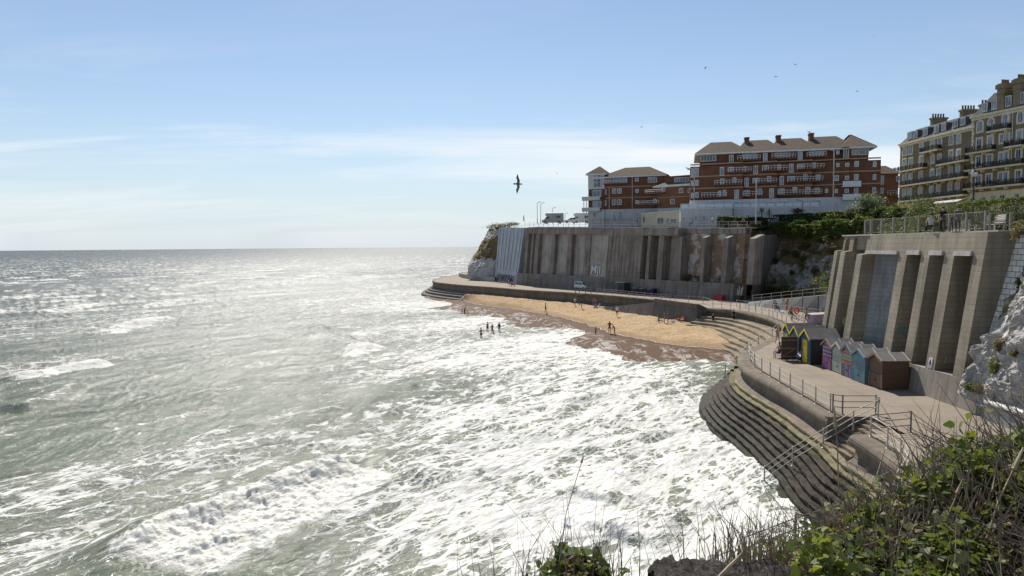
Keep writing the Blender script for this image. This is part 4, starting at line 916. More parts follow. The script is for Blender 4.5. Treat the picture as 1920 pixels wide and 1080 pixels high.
class Facade:
    """vertical facade through two plan points; u,v are survey coordinates read off the picture"""
    def __init__(s, p0, p1, k, ox, oy):
        s.p0, s.p1, s.k, s.ox, s.oy = Vector(p0), Vector(p1), k, ox, oy
        d = (s.p1-s.p0); s.len = d.length; d.normalize(); n = Vector((d.y, -d.x))
        if n.dot(s.p0) > 0: n = -n
        s.d, s.n = d, n; s.off = lambda a: 0.0
    def sz(s, u, v):
        q = PL(s.ox+u/s.k, s.oy+v/s.k, s.p0, s.p1); return (Vector((q.x, q.y))-s.p0).dot(s.d), q.z
    def p(s, a, n, z): q = s.p0+s.d*a+s.n*n; return (q.x, q.y, z)
    def blk(s, mb, a0, a1, n0, n1, z0, z1):
        mb.hexa([s.p(a0, n1, z0), s.p(a1, n1, z0), s.p(a1, n0, z0), s.p(a0, n0, z0)], [s.p(a0, n1, z1), s.p(a1, n1, z1), s.p(a1, n0, z1), s.p(a0, n0, z1)])
    def rect(s, u, v, w, h):
        a0, z1 = s.sz(u-w/2, v-h/2); a1, z0 = s.sz(u+w/2, v+h/2)
        zc0 = s.sz(u, v+h/2)[1]; zc1 = s.sz(u, v-h/2)[1]
        return min(a0, a1), max(a0, a1), zc0, zc1
    def window(s, par, a0, a1, z0, z1, fm, nb=1, arch=False, base=None, cols=None, trim=None, transom=0):
        o = s.off((a0+a1)/2) if base is None else base
        mb = MB(); f = 0.09
        rows = [(a0-f, z0-f), (a1+f, z0-f), (a1+f, z1+f), (a0-f, z1+f)]
        def slab(m_, pts, n0, n1):
            A = [s.p(a, n1, z) for a, z in pts]; B = [s.p(a, n0, z) for a, z in pts]
            ia = [m_.vert(q) for q in A]; ib = [m_.vert(q) for q in B]; m_.face(*ia); m_.face(*reversed(ib))
            for k in range(len(pts)):
                j = (k+1) % len(pts); m_.face(ia[j], ia[k], ib[k], ib[j])
        def shape(e):
            if not arch: return [(a0-e, z0-e), (a1+e, z0-e), (a1+e, z1+e), (a0-e, z1+e)]
            r = (a1-a0)/2+e; c = (a0+a1)/2; zc = z1-(a1-a0)/2
            return [(a0-e, z0-e), (a1+e, z0-e)]+[(c+r*math.cos(math.pi*k/8), zc+r*math.sin(math.pi*k/8)) for k in range(9)]
        if trim: tm = MB(); slab(tm, shape(0.32), o-.05, o+.10); tm.build('surround', trim, par)
        slab(mb, shape(f), o-.05, o+.13)
        n_ = nb
        for k in range(1, n_+1):
            c = a0+(a1-a0)*k/(n_+1); s.blk(mb, c-.035, c+.035, o+.10, o+.18, z0, z1-(0.25 if arch else 0))
        if transom: zt = z0+(z1-z0)*transom; s.blk(mb, a0, a1, o+.10, o+.175, zt-.035, zt+.035)
        w = mb.build('window', fm, par)
        pb = MB(); slab(pb, shape(-0.02), o+.0, o+.15); pb.build('pane', GLASS, w)
        return w
    def balcony(s, par, a0, a1, z, dep, wm, solid=False, slant=0.0, hh=1.0, name='balcony', rm=None, base=None):
        o = s.off((a0+a1)/2) if base is None else base
        mb = MB(); s.blk(mb, a0, a1, o-.1, o+dep, z-.22, z); bl = mb.build(name, wm, par)
        mb = MB()
        if solid: s.blk(mb, a0, a1, o+dep-.06, o+dep+.02, z-.02, z+hh)
        else:
            sl_ = 0.3
            n_ = max(4, int((a1-a0)/0.55))
            for zz in (hh, hh*.5): mb.tube([s.p(a0-sl_*.5, o+dep+sl_*zz, z+zz), s.p(a1+sl_*.5, o+dep+sl_*zz, z+zz)], .045, 4)
            for k in range(n_+1):
                a = a0+(a1-a0)*k/n_; mb.tube([s.p(a, o+dep, z-.05), s.p(a+(a-(a0+a1)/2)/(a1-a0)*sl_, o+dep+sl_*hh, z+hh)], .04, 4)
        mb.build('balustrade', rm or wm, bl); return bl
    def hip(s, mb, a0, a1, n0, n1, z0, z1, ov=0.6, inset=None):
        a0 -= ov; a1 += ov; n0 -= ov; n1 += ov; hn = (n1-n0)/2; i_ = inset if inset is not None else min(hn, (a1-a0)/2)*0.95
        c = [s.p(a0, n1, z0), s.p(a1, n1, z0), s.p(a1, n0, z0), s.p(a0, n0, z0)]
        r0, r1 = s.p(a0+i_, n1-hn, z1), s.p(a1-i_, n1-hn, z1); iv = [mb.vert(q) for q in c+[r0, r1]]
        mb.face(iv[0], iv[1], iv[5], iv[4]); mb.face(iv[1], iv[2], iv[5]); mb.face(iv[2], iv[3], iv[4], iv[5]); mb.face(iv[3], iv[0], iv[4]); mb.face(iv[3], iv[2], iv[1], iv[0])
def chimney_pot(mb, x, y, z, r=.16, h=.8): mb.lathe((x, y, z), [(r*1.15, 0), (r, .1), (r*.85, h*.85), (r*1.1, h*.9), (r*1.05, h)], 8)
# ---------------------------------------------------------------- large brick block
f2 = Facade((38.6, 150), (74.6, 141), 4.571, 1280, 230)
ub = [f2.sz(u, 500)[0] for u in (64, 512, 800, 1100, 1415, 1682)]
def off2(a):
    for i in range(5):
        if a < ub[i+1] or i == 4:
            q = max(0, min(1, (a-ub[i])/(ub[i+1]-ub[i]))); return (0.2+1.3*q) if i < 4 else 1.2
f2.off = off2
GZ = 17.6; ZB = f2.sz(600, 658)[1]; ZE = f2.sz(600, 250)[1]
b2 = thing('apartment_block', 'large red brick apartment block with stepped balconies, brown hipped roofs and three chimneys', 'building', (56, 146, GZ))
pts = []
for i in range(5):
    pts += [f2.p(ub[i]+.001, off2(ub[i]+.002), 0)[:2], f2.p(ub[i+1]-.001, off2(ub[i+1]-.002), 0)[:2]]
pts += [f2.p(ub[5], -15, 0)[:2], f2.p(ub[0], -15, 0)[:2]]
mb = MB(); mb.prism(pts, ZB, ZE-2.7); mb.build('wall', BRICK, b2)
mb = MB()
for i in range(5):
    a0, a1 = ub[i], ub[i+1]; f2.blk(mb, a0+(2.2 if i == 0 else .02), a1-(2.2 if i == 4 else .02), -14.6, off2(a0+.01)-.5, ZE-2.72, ZE)
mb.build('top_storey_wall', BRICK, b2)
mb = MB(); mb.prism([f2.p(ub[0]-.05, 1.62, 0)[:2], f2.p(ub[5]+.05, 1.62, 0)[:2], f2.p(ub[5]+.05, -15.05, 0)[:2], f2.p(ub[0]-.05, -15.05, 0)[:2]], GZ-3, ZB); mb.build('plinth', RENDER_W, b2)
mb = MB()
for i in range(5):
    for zf in [f2.sz(600, v)[1] for v in (350, 455, 558)]:
        a0, a1 = ub[i]+.02, ub[i+1]-.02; o0, o1 = off2(a0), off2(a1)
        mb.hexa([f2.p(a0, o0+.05, zf), f2.p(a1, o1+.05, zf), f2.p(a1, o1-.2, zf), f2.p(a0, o0-.2, zf)], [f2.p(a0, o0+.05, zf+.26), f2.p(a1, o1+.05, zf+.26), f2.p(a1, o1-.2, zf+.26), f2.p(a0, o0-.2, zf+.26)])
mb.build('band_course', BANDM, b2)
mb = MB(); rz = f2.sz(400, 195)[1]-.3
for i in range(5):
    a0, a1 = ub[i], ub[i+1]; f2.hip(mb, a0+(1.6 if i == 0 else -.9), a1-(1.6 if i == 4 else -.9), -14.5+.01*i, off2(a0+.01)+.1, ZE, ZE+3.3+0.08*i, .7, inset=2.6+.9*(i in (0, 4)))
f2.hip(mb, ub[0]+1.7, ub[5]-1.7, -14.3, .1, ZE+.01, ZE+1.7, .6, inset=5)
r2 = mb.build('roof', ROOFT, b2)
mb = MB()
for i in range(5):
    a0, a1 = ub[i], ub[i+1]; f2.blk(mb, a0+(.9 if i == 0 else -.2), a1-(.9 if i == 4 else -.3), -15, off2(a0+.01)+.84, ZE-.30-.002*i, ZE-.01-.002*i)
mb.build('fascia', WHITE, b2)
for u, v, w, h in ((567, 186, 38, 52), (847, 168, 40, 52), (1138, 152, 40, 56)):
    a0, a1, z0, z1 = f2.rect(u, v, w, h); mb = MB(); f2.blk(mb, a0, a1, -6.2, -4.6, z0-2.5, z1+1.5); f2.blk(mb, a0-.08, a1+.08, -6.28, -4.52, z1+1.25, z1+1.55); mb.build('chimney', BRICK, r2)
W2 = [(415, 318, 36, 75, 0), (705, 302, 36, 75, 0), (1003, 288, 38, 78, 0), (1393, 270, 44, 85, 0), (335, 422, 34, 75, 0), (622, 408, 36, 72, 0), (925, 393, 36, 74, 0), (545, 512, 36, 76, 0), (845, 498, 36, 76, 0), (1155, 476, 38, 55, 0), (458, 618, 36, 76, 0), (755, 608, 36, 78, 0), (1062, 585, 40, 55, 0), (1145, 588, 50, 55, 0),
 (82, 432, 18, 76, 0), (122, 427, 26, 78, 0), (82, 520, 17, 42, 0), (122, 517, 24, 46, 0), (82, 625, 17, 42, 0), (122, 621, 24, 46, 0),
 (1323, 258, 22, 28, 0), (1320, 368, 22, 28, 0), (1396, 368, 30, 26, 0), (1478, 360, 34, 44, 0), (1632, 362, 26, 44, 0), (1310, 480, 32, 42, 0), (1394, 478, 32, 28, 0), (1475, 472, 34, 46, 0), (1630, 472, 26, 44, 0), (1226, 587, 20, 30, 0), (1306, 590, 20, 28, 0), (1392, 588, 32, 28, 0), (1474, 590, 34, 50, 0), (1627, 583, 26, 44, 0),
 (410, 408, 40, 42, 1), (526, 396, 34, 44, 0), (705, 395, 62, 44, 1), (820, 382, 32, 44, 0), (1005, 384, 68, 48, 1), (1120, 368, 34, 46, 0), (338, 506, 36, 42, 1), (440, 498, 30, 42, 0), (625, 500, 62, 42, 1), (735, 488, 34, 44, 0), (925, 488, 70, 48, 1), (1042, 474, 30, 48, 0),
 (315, 612, 24, 48, 0), (356, 606, 24, 50, 0), (545, 605, 68, 44, 1), (655, 594, 34, 46, 0), (842, 590, 70, 46, 1), (955, 580, 34, 46, 0)]
for u, v, w, h, d in W2:
    a0, a1, z0, z1 = f2.rect(u, v, w*.82, h*.9); f2.window(b2, a0, a1, z0, z1, WHITE, nb=2 if d else 1, base=(off2(a0)-.5+0.0) if v-h/2 < 300 and z0 > ZE-2.8 else None)
for u, v, w, h in ((220, 300, 126, 54), (575, 283, 110, 42), (860, 268, 118, 44), (1150, 254, 120, 48), (1515, 252, 136, 50)):
    a0, a1, z0, z1 = f2.rect(u, v, w, h); f2.window(b2, a0, a1, z0, min(z1, ZE-.35), WHITE, nb=4, base=off2(ub[[0, 1, 2, 3, 4][min(4, [220, 575, 860, 1150, 1515].index(u))]]+.02)-.45)
for u, v, w, h in ((460, 703, 30, 40), (525, 706, 20, 46), (570, 708, 20, 44), (755, 703, 58, 42), (825, 692, 24, 36), (872, 692, 24, 36), (1065, 690, 26, 34), (1148, 692, 28, 48), (1308, 698, 24, 30), (245, 712, 60, 46)):
    a0, a1, z0, z1 = f2.rect(u, v, w, h); f2.window(b2, a0, a1, z0, z1, WHITE, base=1.66)
for u0, u1, v in ((460, 665, 326), (752, 965, 311), (1050, 1225, 298), (376, 585, 432), (668, 885, 418), (966, 1198, 404), (265, 505, 538), (590, 800, 524), (885, 1190, 510), (155, 376, 642), (508, 680, 632), (805, 1180, 622)):
    a0, z = f2.sz(u0, v); a1 = f2.sz(u1, v)[0]; f2.balcony(b2, a0+.2, a1-.2, z, 0.9, WHITE if False else BRICK, rm=WHITE, hh=.85)
for v in (550, 660):
    a0, z = f2.sz(1350, v); a1 = f2.sz(1505, v)[0]; f2.balcony(b2, a0, a1, z, 1.2, WHITE, solid=True, hh=.95)
for u, v0, v1 in ((1287, 230, 665), (100, 370, 690)):
    mb = MB(); a, z1 = f2.sz(u, v0); z0 = f2.sz(u, v1)[1]; o = off2(a)+.12; mb.tube([f2.p(a, o, z0), f2.p(a, o, z1)], .07, 5)
    mb.build('drainpipe', WHITE, b2)
# low white annexe with terrace in front of the block
def simple_annex(fc, name, label, u0, u1, vt, vb, n0, n1, wins, m_, glassrail=True, zb=None):
    a0, z1 = fc.sz(u0, vt); a1 = fc.sz(u1, vt)[0]; z0 = (zb or GZ)-2.0
    t_ = thing(name, label, 'building', fc.p((a0+a1)/2, n1, z0+2))
    mb = MB(); fc.blk(mb, a0, a1, n0, n1, z0, z1); mb.build('wall', m_, t_)
    mb = MB(); fc.blk(mb, a0-.1, a1+.1, n0, n1+.1, z1+.002, z1+.16); mb.build('coping', WHITE, t_)
    for u, v, w, h in wins:
        b0, b1, zz0, zz1 = fc.rect(u, v, w, h); fc.window(t_, b0, b1, zz0, zz1, WHITE, base=n1)
    if glassrail:
        mb = MB(); nn = max(4, int((a1-a0)/1.6))
        for k in range(nn+1):
            a = a0+(a1-a0)*k/nn; mb.tube([fc.p(a, n1-.1, z1+.1), fc.p(a, n1-.1, z1+1.1)], .035, 4)
        mb.tube([fc.p(a0, n1-.1, z1+1.1), fc.p(a1, n1-.1, z1+1.1)], .04, 4)
        for k in range(nn): fc.blk(mb, a0+(a1-a0)*k/nn+.08, a0+(a1-a0)*(k+1)/nn-.08, n1-.115, n1-.095, z1+.25, z1+1.0)
        mb.build('terrace_rail', mat('frosted_glass', (0.55, 0.60, 0.66), .25, (0.5, 0.55, .6), 1), t_)
    return t_
fx = Facade((36.5, 146.3), (73, 138.4), 4.571, 1280, 230)
simple_annex(fx, 'terrace_annex', 'low white rendered annexe with roof terrace in front of the large brick block', -18, 428, 742, 880, -8, 0, [(10, 825, 18, 28), (65, 820, 18, 28), (115, 818, 22, 34), (180, 815, 22, 36), (315, 816, 26, 56), (388, 806, 28, 34)], RENDER_W)
simple_annex(fx, 'terrace_annex', 'low white wall and annexe half hidden by the dark hedges', 440, 1180, 735, 840, -8, -1.2, [(560, 800, 34, 26), (775, 795, 30, 30), (850, 790, 26, 28), (1115, 778, 30, 20)], RENDER_W)
# brick link at the right-hand end
fl = Facade((80.5, 152), (92, 150.0), 4.571, 1280, 230)
lk = thing('brick_house', 'small brick wing with grey roof between the large block and the hotel', 'building', fl.p(5, 0, GZ))
a0, z1 = fl.sz(1676, 440); a1 = fl.sz(1850, 440)[0]
mb = MB(); fl.blk(mb, a0, a1, -9, 0, GZ-2, z1); mb.build('wall', BRICKL, lk)
mb = MB(); fl.hip(mb, a0, a1, -9, 0, z1, z1+2.2, .4, inset=1.5); mb.build('roof', ROOFT, lk)
for u, v, w, h in ((1704, 492, 30, 70), (1702, 585, 30, 44), (1845, 480, 24, 40)):
    b0, b1, zz0, zz1 = fl.rect(u, v, w, h); fl.window(lk, b0, b1, zz0, zz1, WHITE)
fl.balcony(lk, fl.sz(1745, 625)[0], fl.sz(1840, 625)[0], fl.sz(1745, 625)[1], .8, BRICKL, rm=WHITE)
# ---------------------------------------------------------------- smaller brick block at the point
f1 = Facade((22.6, 178), (37.0, 173.0), 4.909, 1060, 220)
b1_ = thing('apartment_block', 'smaller brick apartment block with a corner turret and white balconies at the headland', 'building', (30, 176, 18.6))
ZB1 = f1.sz(500, 845)[1]; ZE1 = f1.sz(500, 545)[1]; aL, aM, aR = f1.sz(338, 700)[0], f1.sz(575, 700)[0], f1.sz(860, 700)[0]
mb = MB(); f1.blk(mb, aL, aR+2, -13, 0, ZB1, ZE1); mb.build('wall', BRICK, b1_)
mb = MB(); f1.blk(mb, aL-.06, aR+2, -13.05, .06, 16.5, ZB1-.002); mb.build('plinth', RENDER_W, b1_)
mb = MB(); f1.hip(mb, aL, aR+1.5, -13, 0, ZE1, f1.sz(600, 435)[1], .8, inset=5.5); rf = mb.build('roof', ROOFT, b1_)
mb = MB(); f1.blk(mb, aL-.75, aR+1.9, -13.7, .75, ZE1-.28, ZE1-.01); mb.build('fascia', WHITE, b1_)
mb = MB()
for v in (645, 745): zf = f1.sz(500, v)[1]; f1.blk(mb, aL-.02, aR, -.2, .05, zf, zf+.25)
mb.build('band_course', BANDM, b1_)
for u, v, w, h, d in ((490, 577, 150, 58, 4), (385, 590, 30, 42, 1), (367, 687, 16, 44, 0), (450, 679, 32, 40, 1), (500, 678, 32, 42, 1), (660, 573, 26, 26, 0), (660, 677, 26, 26, 0), (660, 780, 26, 26, 0), (367, 788, 16, 44, 0), (450, 782, 32, 42, 1), (500, 781, 32, 44, 1), (802, 575, 78, 44, 2)):
    b0, bb, z0, z1 = f1.rect(u, v, w, h); f1.window(b1_, b0, bb, z0, z1, WHITE, nb=d)
for u, v, w, h in ((450, 905, 26, 80), (500, 905, 26, 80), (370, 890, 10, 28), (740, 873, 20, 30), (830, 868, 26, 28)):
    b0, bb, z0, z1 = f1.rect(u, v, w, h); f1.window(b1_, b0, bb, z0, z1, WHITE, base=.07)
a0, z = f1.sz(350, 612); f1.balcony(b1_, a0, f1.sz(570, 612)[0], z, .7, BRICK, rm=WHITE, hh=.7)
for u, v0, v1 in ((617, 545, 845), (405, 640, 960)): mb = MB(); a, z1 = f1.sz(u, v0); z0 = f1.sz(u, v1)[1]; mb.tube([f1.p(a, .14, z0), f1.p(a, .14, z1)], .06, 5); mb.build('drainpipe', WHITE, b1_)
# turret
ft_ = Facade((19.2, 179.5), (23.6, 177.5), 4.909, 1060, 220)
tz = ft_.sz(300, 520)[1]; ta, tb = ft_.sz(215, 700)[0], ft_.sz(334, 700)[0]
mb = MB(); ft_.blk(mb, ta, tb+.8, -6, 0.3, 16.5, tz); tw = mb.build('turret', BRICK, b1_)
mb = MB(); ft_.blk(mb, ta-.04, tb+.83, -6.05, .36, ft_.sz(300, 660)[1], tz-.3); mb.build("white_cladding", RENDER_W, tw); mb = MB(); ft_.blk(mb, ta-.05, tb+.84, -6.06, .37, 16.5, ZB1); mb.build("turret_plinth", RENDER_W, tw)
mb = MB(); ft_.hip(mb, ta, tb+.8, -5.5, .3, tz, ft_.sz(340, 440)[1], .6); mb.build('turret_roof', ROOFT, b1_)
mb = MB(); ft_.blk(mb, ta-.55, tb+1.3, -6, .85, tz-.3, tz-.01); mb.build('turret_fascia', WHITE, b1_)
for u, v, w, h, nb in ((296, 540, 66, 20, 2), (297, 607, 66, 80, 1), (296, 703, 72, 60, 1), (296, 803, 72, 56, 1), (272, 897, 28, 40, 0)):
    b0, bb, z0, z1 = ft_.rect(u, v, w, h); ft_.window(b1_, b0, bb, z0, z1, WHITE, nb=nb, base=.37, transom=.6 if h > 70 else 0)
for v in (762, 862):
    a0, z = ft_.sz(168, v); ft_.balcony(b1_, a0, ft_.sz(334, v)[0], z, 1.1, RENDER_W, solid=True, base=.3, hh=.75)
mb = MB(); a, z0 = ft_.sz(184, 915); mb.tube([ft_.p(a, 1.2, z0), ft_.p(a, 1.2, ft_.sz(184, 770)[1])], .11, 6); a2 = ft_.sz(205, 900)[0]; mb.tube([ft_.p(a2, .9, z0), ft_.p(a2, .9, ft_.sz(184, 770)[1])], .11, 6); mb.build('balcony_post', WHITE, b1_)
# right wing coming forward
f3 = Facade((35.2, 168), (43.5, 161.5), 4.909, 1060, 220)
wg = thing('brick_house', 'lower brick wing in sunlit colour with curved white balconies between the two apartment blocks', 'building', f3.p(4, 0, 18))
w0, w1 = f3.sz(850, 700)[0], f3.sz(1190, 700)[0]; z1 = f3.sz(950, 632)[1]; zb_ = f3.sz(950, 835)[1]
mb = MB(); f3.blk(mb, w0, w1, -8, 0, zb_, z1); mb.build('wall', BRICKL, wg)
mb = MB(); f3.blk(mb, w0-.05, w1, -8, .06, 16, zb_-.002); mb.build('plinth', RENDER_W, wg)
mb = MB(); f3.hip(mb, w0-.6, w1, -8, 0, z1, z1+1.5, .5, inset=2); mb.build('roof', SLATE, wg)
mb = MB(); f3.blk(mb, w0-1.0, w1, -8, .6, z1-.25, z1-.01); mb.build('fascia', WHITE, wg)
mb = MB(); f3.blk(mb, w0+1, w1, -9, -2, z1+.4, f3.sz(950, 535)[1]); mb.build('upper_wall', BRICK, wg)
for u, v, w, h, nb, ba_ in ((1068, 673, 32, 40, 0, None), (987, 775, 34, 40, 0, None), (1010, 570, 70, 36, 2, -1.95), (1075, 570, 54, 36, 1, -1.95), (905, 664, 26, 32, 0, None), (826, 768, 24, 30, 0, None), (950, 868, 26, 22, 0, .07), (1140, 675, 16, 30, 0, None)):
    b0, bb, z0, zz = f3.rect(u, v, w, h); f3.window(wg, b0, bb, z0, zz, WHITE, nb=nb, base=ba_)
mb = MB(); zf = f3.sz(950, 740)[1]; f3.blk(mb, w0, w1, -.2, .05, zf, zf+.22); mb.build('band_course', BANDM, wg)
for u0, u1, v in ((760, 920, 704), (690, 880, 805)):
    a0, z = f3.sz(u0, v); f3.balcony(wg, a0, f3.sz(u1, v)[0], z, 1.0, BRICK, rm=WHITE, hh=.8, base=.2)
f4 = Facade((33.0, 164), (38.0, 156.0), 4.909, 1060, 220)
simple_annex(f4, 'terrace_annex', 'low white annexe in warm sunlit colour with glazed doors below the lighter brick wing', 700, 1056, 886, 980, -6, 0, [(880, 950, 56, 56), (945, 950, 22, 44), (1000, 955, 50, 40)], mat('sunlit_render', (0.62, 0.54, 0.40), .85, (.52, .45, .34), .6), glassrail=False, zb=17.6)  # white render coloured cream for the sun on this face
# ---------------------------------------------------------------- the two terraces of the old hotel
def hotel(name, label, fc, k0, a0, a1, zg, ze, depth, wins, bal, dormers, roofh, ground=None):
    t_ = thing(name, label, 'building', fc.p((a0+a1)/2, 0, zg))
    zc = fc.sz(*k0)[1]
    mb = MB(); fc.blk(mb, a0, a1, -depth, 0, zc, ze); mb.build('wall', STOCK, t_)
    mb = MB(); fc.blk(mb, a0-.06, a1+.06, -depth, .07, zg-4, zc-.003); mb.build('ground_storey', CREAM, t_)
    mb = MB(); fc.blk(mb, a0-.3, a1+.2, -depth, .45, ze+.002, ze+.42); fc.blk(mb, a0-.1, a1+.1, -.2, .18, ze-.5, ze); mb.build('cornice', CREAM, t_)
    mb = MB(); q = lambda a, n, z: fc.p(a, n, z)
    mb.hexa([q(a0-.1, .1, ze+.42), q(a1+.1, .1, ze+.42), q(a1+.1, -depth, ze+.42), q(a0-.1, -depth, ze+.42)], [q(a0+2.2, -2.6, ze+roofh), q(a1-.3, -2.6, ze+roofh), q(a1-.3, -depth+2, ze+roofh), q(a0+2.2, -depth+2, ze+roofh)])
    rf = mb.build('roof', SLATE, t_)
    for u, v, w, h, arch, trim in wins:
        b0, bb, z0, z1 = fc.rect(u, v, w, h); fc.window(t_, b0, bb, z0, z1, WHITE, nb=1, arch=arch, trim=CREAM if trim else None, base=0.02 if z0 > zc else .08)
    for u0, v0, u1, v1, h in bal:
        c0, z0 = fc.sz(u0, v0); c1, z1 = fc.sz(u1, v1); z = (z0+z1)/2
        mb = MB(); fc.blk(mb, min(c0, c1), max(c0, c1), -.05, 1.15, z-.32, z); bl = mb.build('balcony', CREAM, t_)
        mb = MB(); lo, hi = min(c0, c1), max(c0, c1); n_ = int((hi-lo)/.3)
        for zz in (.12, .95): fc.blk(mb, lo, hi, 1.02, 1.08, z+zz-.03, z+zz+.03)
        for k in range(n_+1):
            a = lo+(hi-lo)*k/max(1, n_); fc.blk(mb, a-.03, a+.03, 1.02, 1.08, z+.01, z+1.0)
            if k % 2: fc.blk(mb, a-.12, a+.12, 1.03, 1.07, z+.3, z+.8)
            if k % 5 == 0: fc.blk(mb, a-.1, a+.1, 1.0, 1.1, z+.005, z+1.15)
        for a in (lo, hi): fc.blk(mb, a-.03, a+.03, .02, 1.0, z+.9, z+.96); fc.blk(mb, a-.02, a+.02, .02, 1.0, z+.05, z+.85)
        mb.build('iron_railing', IRON, bl)
        for k in range(max(2, int((hi-lo)/2.6))):
            mb = MB(); a = lo+1.0+k*2.6; fc.blk(mb, a-.12, a+.12, .0, .9, z-.75, z-.33); mb.build('bracket', CREAM, bl)
    for u, v, w, h in dormers:
        b0, bb, z0, z1 = fc.rect(u, v, w, h); nb_ = -1.2 if roofh > 0 else 0
        mb = MB(); fc.blk(mb, b0-.15, bb+.15, -4.0, -.30, z0-.2, z1+.15); dm = mb.build('dormer', SLATE, rf)
        fc.window(rf, b0, bb, z0, z1-.05, WHITE, nb=1, base=-.28)
    return t_, rf
fh = Facade((95.2, 170.5), (95.9, 143.0), 3.482, 1640, 130)
aL = fh.sz(165, 600)[0]; aR = fh.sz(640, 500)[0]; zE = fh.sz(165, 500)[1]
row = lambda L_, h, w, arch, trim: [(u, v, w, h, arch, trim) for u, v in L_]
WH = row([(200, 530), (238, 522), (308, 505), (380, 483), (427, 473), (503, 460), (551, 450)], 56, 20, True, True)+row([(197, 614), (238, 607), (306, 594), (500, 558), (549, 552)], 52, 18, False, True)+row([(380, 587), (425, 580)], 44, 15, False, True)+row([(197, 712), (235, 707), (303, 694), (376, 684), (420, 677), (497, 666), (545, 658)], 52, 18, False, True)+row([(195, 811), (231, 806), (300, 800), (373, 790), (418, 782), (494, 774), (541, 769)], 52, 18, False, True)+row([(375, 885), (465, 905), (497, 905), (525, 905), (570, 900)], 44, 16, False, False)
BH = [(322, 540, 440, 522, 1), (135, 668, 342, 645, 1), (432, 622, 616, 590, 1), (133, 768, 610, 700, 1), (132, 864, 608, 818, 1)]
ht, hr_ = hotel('hotel', 'farther cream and dark brick Victorian terrace with grey mansard roof and black iron balconies', fh, (300, 858), aL, aR+.2, 20.2, zE, 13, WH, BH, [(222, 433, 24, 44), (258, 425, 24, 44), (324, 407, 24, 44), (397, 388, 24, 44), (443, 376, 24, 44), (520, 353, 26, 46), (568, 340, 26, 46)], 3.6)
for u, v, w, h, pots in ((278, 362, 74, 62, 5), (465, 310, 84, 62, 5), (590, 278, 108, 66, 2)):
    a0, a1, z0, z1 = fh.rect(u, v, w*.35, h); mb = MB(); c = (a0+a1)/2; hw = 1.1
    fh.blk(mb, c-.55, c+.55, -6.5-(w-60)*.02, -3.4, z0-2.5, z1+.5); fh.blk(mb, c-.7, c+.7, -6.7-(w-60)*.02, -3.2, z1+.1, z1+.5); ch = mb.build('chimney', STOCK, hr_)
    mb = MB()
    for k in range(pots): q = fh.p(c, -3.7-k*.62, z1+.5); chimney_pot(mb, *q, r=.2, h=.9)
    mb.build('chimney_pot', mat('terracotta', (.16, .09, .06), .8), ch)
a0, z = fh.sz(432, 882); a1 = fh.sz(612, 872)[0]
mb = MB(); lo, hi = min(a0, a1), max(a0, a1)
mb.hexa([fh.p(lo, 2.6, z), fh.p(hi, 2.6, z), fh.p(hi, .1, z+.9), fh.p(lo, .1, z+.9)], [fh.p(lo, 2.6, z+.1), fh.p(hi, 2.6, z+.1), fh.p(hi, .1, z+1.0), fh.p(lo, .1, z+1.0)])
mt, t, b = newmat('striped_awning'); g = N(t, 'ShaderNodeNewGeometry'); sp = N(t, 'ShaderNodeSeparateXYZ'); L(t, g.outputs['Position'], sp.inputs[0])
L(t, mix(t, math_(t, 'LESS_THAN', math_(t, 'FRACT', math_(t, 'MULTIPLY', sp.outputs[1], 1.1)), .5), (.75, .75, .72), (.12, .12, .12)), b.inputs['Base Color']); b.inputs['Roughness'].default_value = .9
mb.build('awning', mt, ht)
fn_ = Facade((91.8, 138.2), (96.2, 120.0), 3.482, 1640, 130)
aL = fn_.sz(630, 600)[0]; aR = fn_.len; zE = fn_.sz(640, 322)[1]
ext = lambda L_, du, dv: L_+[(L_[-1][0]+du, L_[-1][1]+dv)]
WN = row([(690, 372), (762, 357), (855, 327), (955, 312)], 66, 28, True, True)+row([(685, 482), (758, 468), (948, 428)], 58, 26, False, True)+row([(832, 452), (868, 446)], 52, 18, False, True)+row([(682, 600), (752, 590), (942, 554)], 60, 26, False, True)+row([(828, 572), (862, 564)], 52, 18, False, True)+row([(680, 727), (748, 717), (940, 692)], 60, 26, False, True)+row([(824, 702), (860, 697)], 50, 18, False, True)+row([(645, 866), (712, 860), (778, 852), (838, 846), (930, 838)], 48, 30, False, False)
BN = [(760, 406, 893, 384, 1), (873, 508, 985, 490, 1), (620, 546, 792, 526, 1), (612, 666, 985, 606, 1), (606, 786, 985, 738, 1)]
hn_, hr2 = hotel('hotel', 'nearer cream and dark brick Victorian terrace with two tall chimney stacks, at the right edge', fn_, (800, 792), aL, aR, 19.8, zE, 14, WN, BN, [(712, 248, 28, 52), (775, 232, 26, 56), (868, 206, 30, 66), (967, 182, 28, 70)], 4.6)
for u, v, w, h in ((819, 172, 50, 196), (925, 140, 62, 200)):
    a0, a1, z0, z1 = fn_.rect(u, v, w*.55, h); c = (a0+a1)/2; mb = MB()
    fn_.blk(mb, c-.75, c+.75, -2.2, -.1, z0-1.5, z1-.5); fn_.blk(mb, c-.95, c+.95, -2.45, .15, z1-1.5, z1-.7); fn_.blk(mb, c-.85, c+.85, -2.3, .05, z1-2.6, z1-2.3); ch = mb.build('chimney', STOCK, hr2)
    mb = MB()
    for k in range(3): q = fn_.p(c, -.5-k*.6, z1-.5); chimney_pot(mb, *q, r=.22, h=.7)
    mb.build('chimney_pot', MATS['terracotta'], ch)
mb = MB()
for k in range(int((zE-20)/.7)):
    z = 20.4+k*.7; w = .55 if k % 2 else .38; fn_.blk(mb, aL-.02, aL+w, -.4, .06, z, z+.62)
mb.build('quoin', CREAM, hn_)
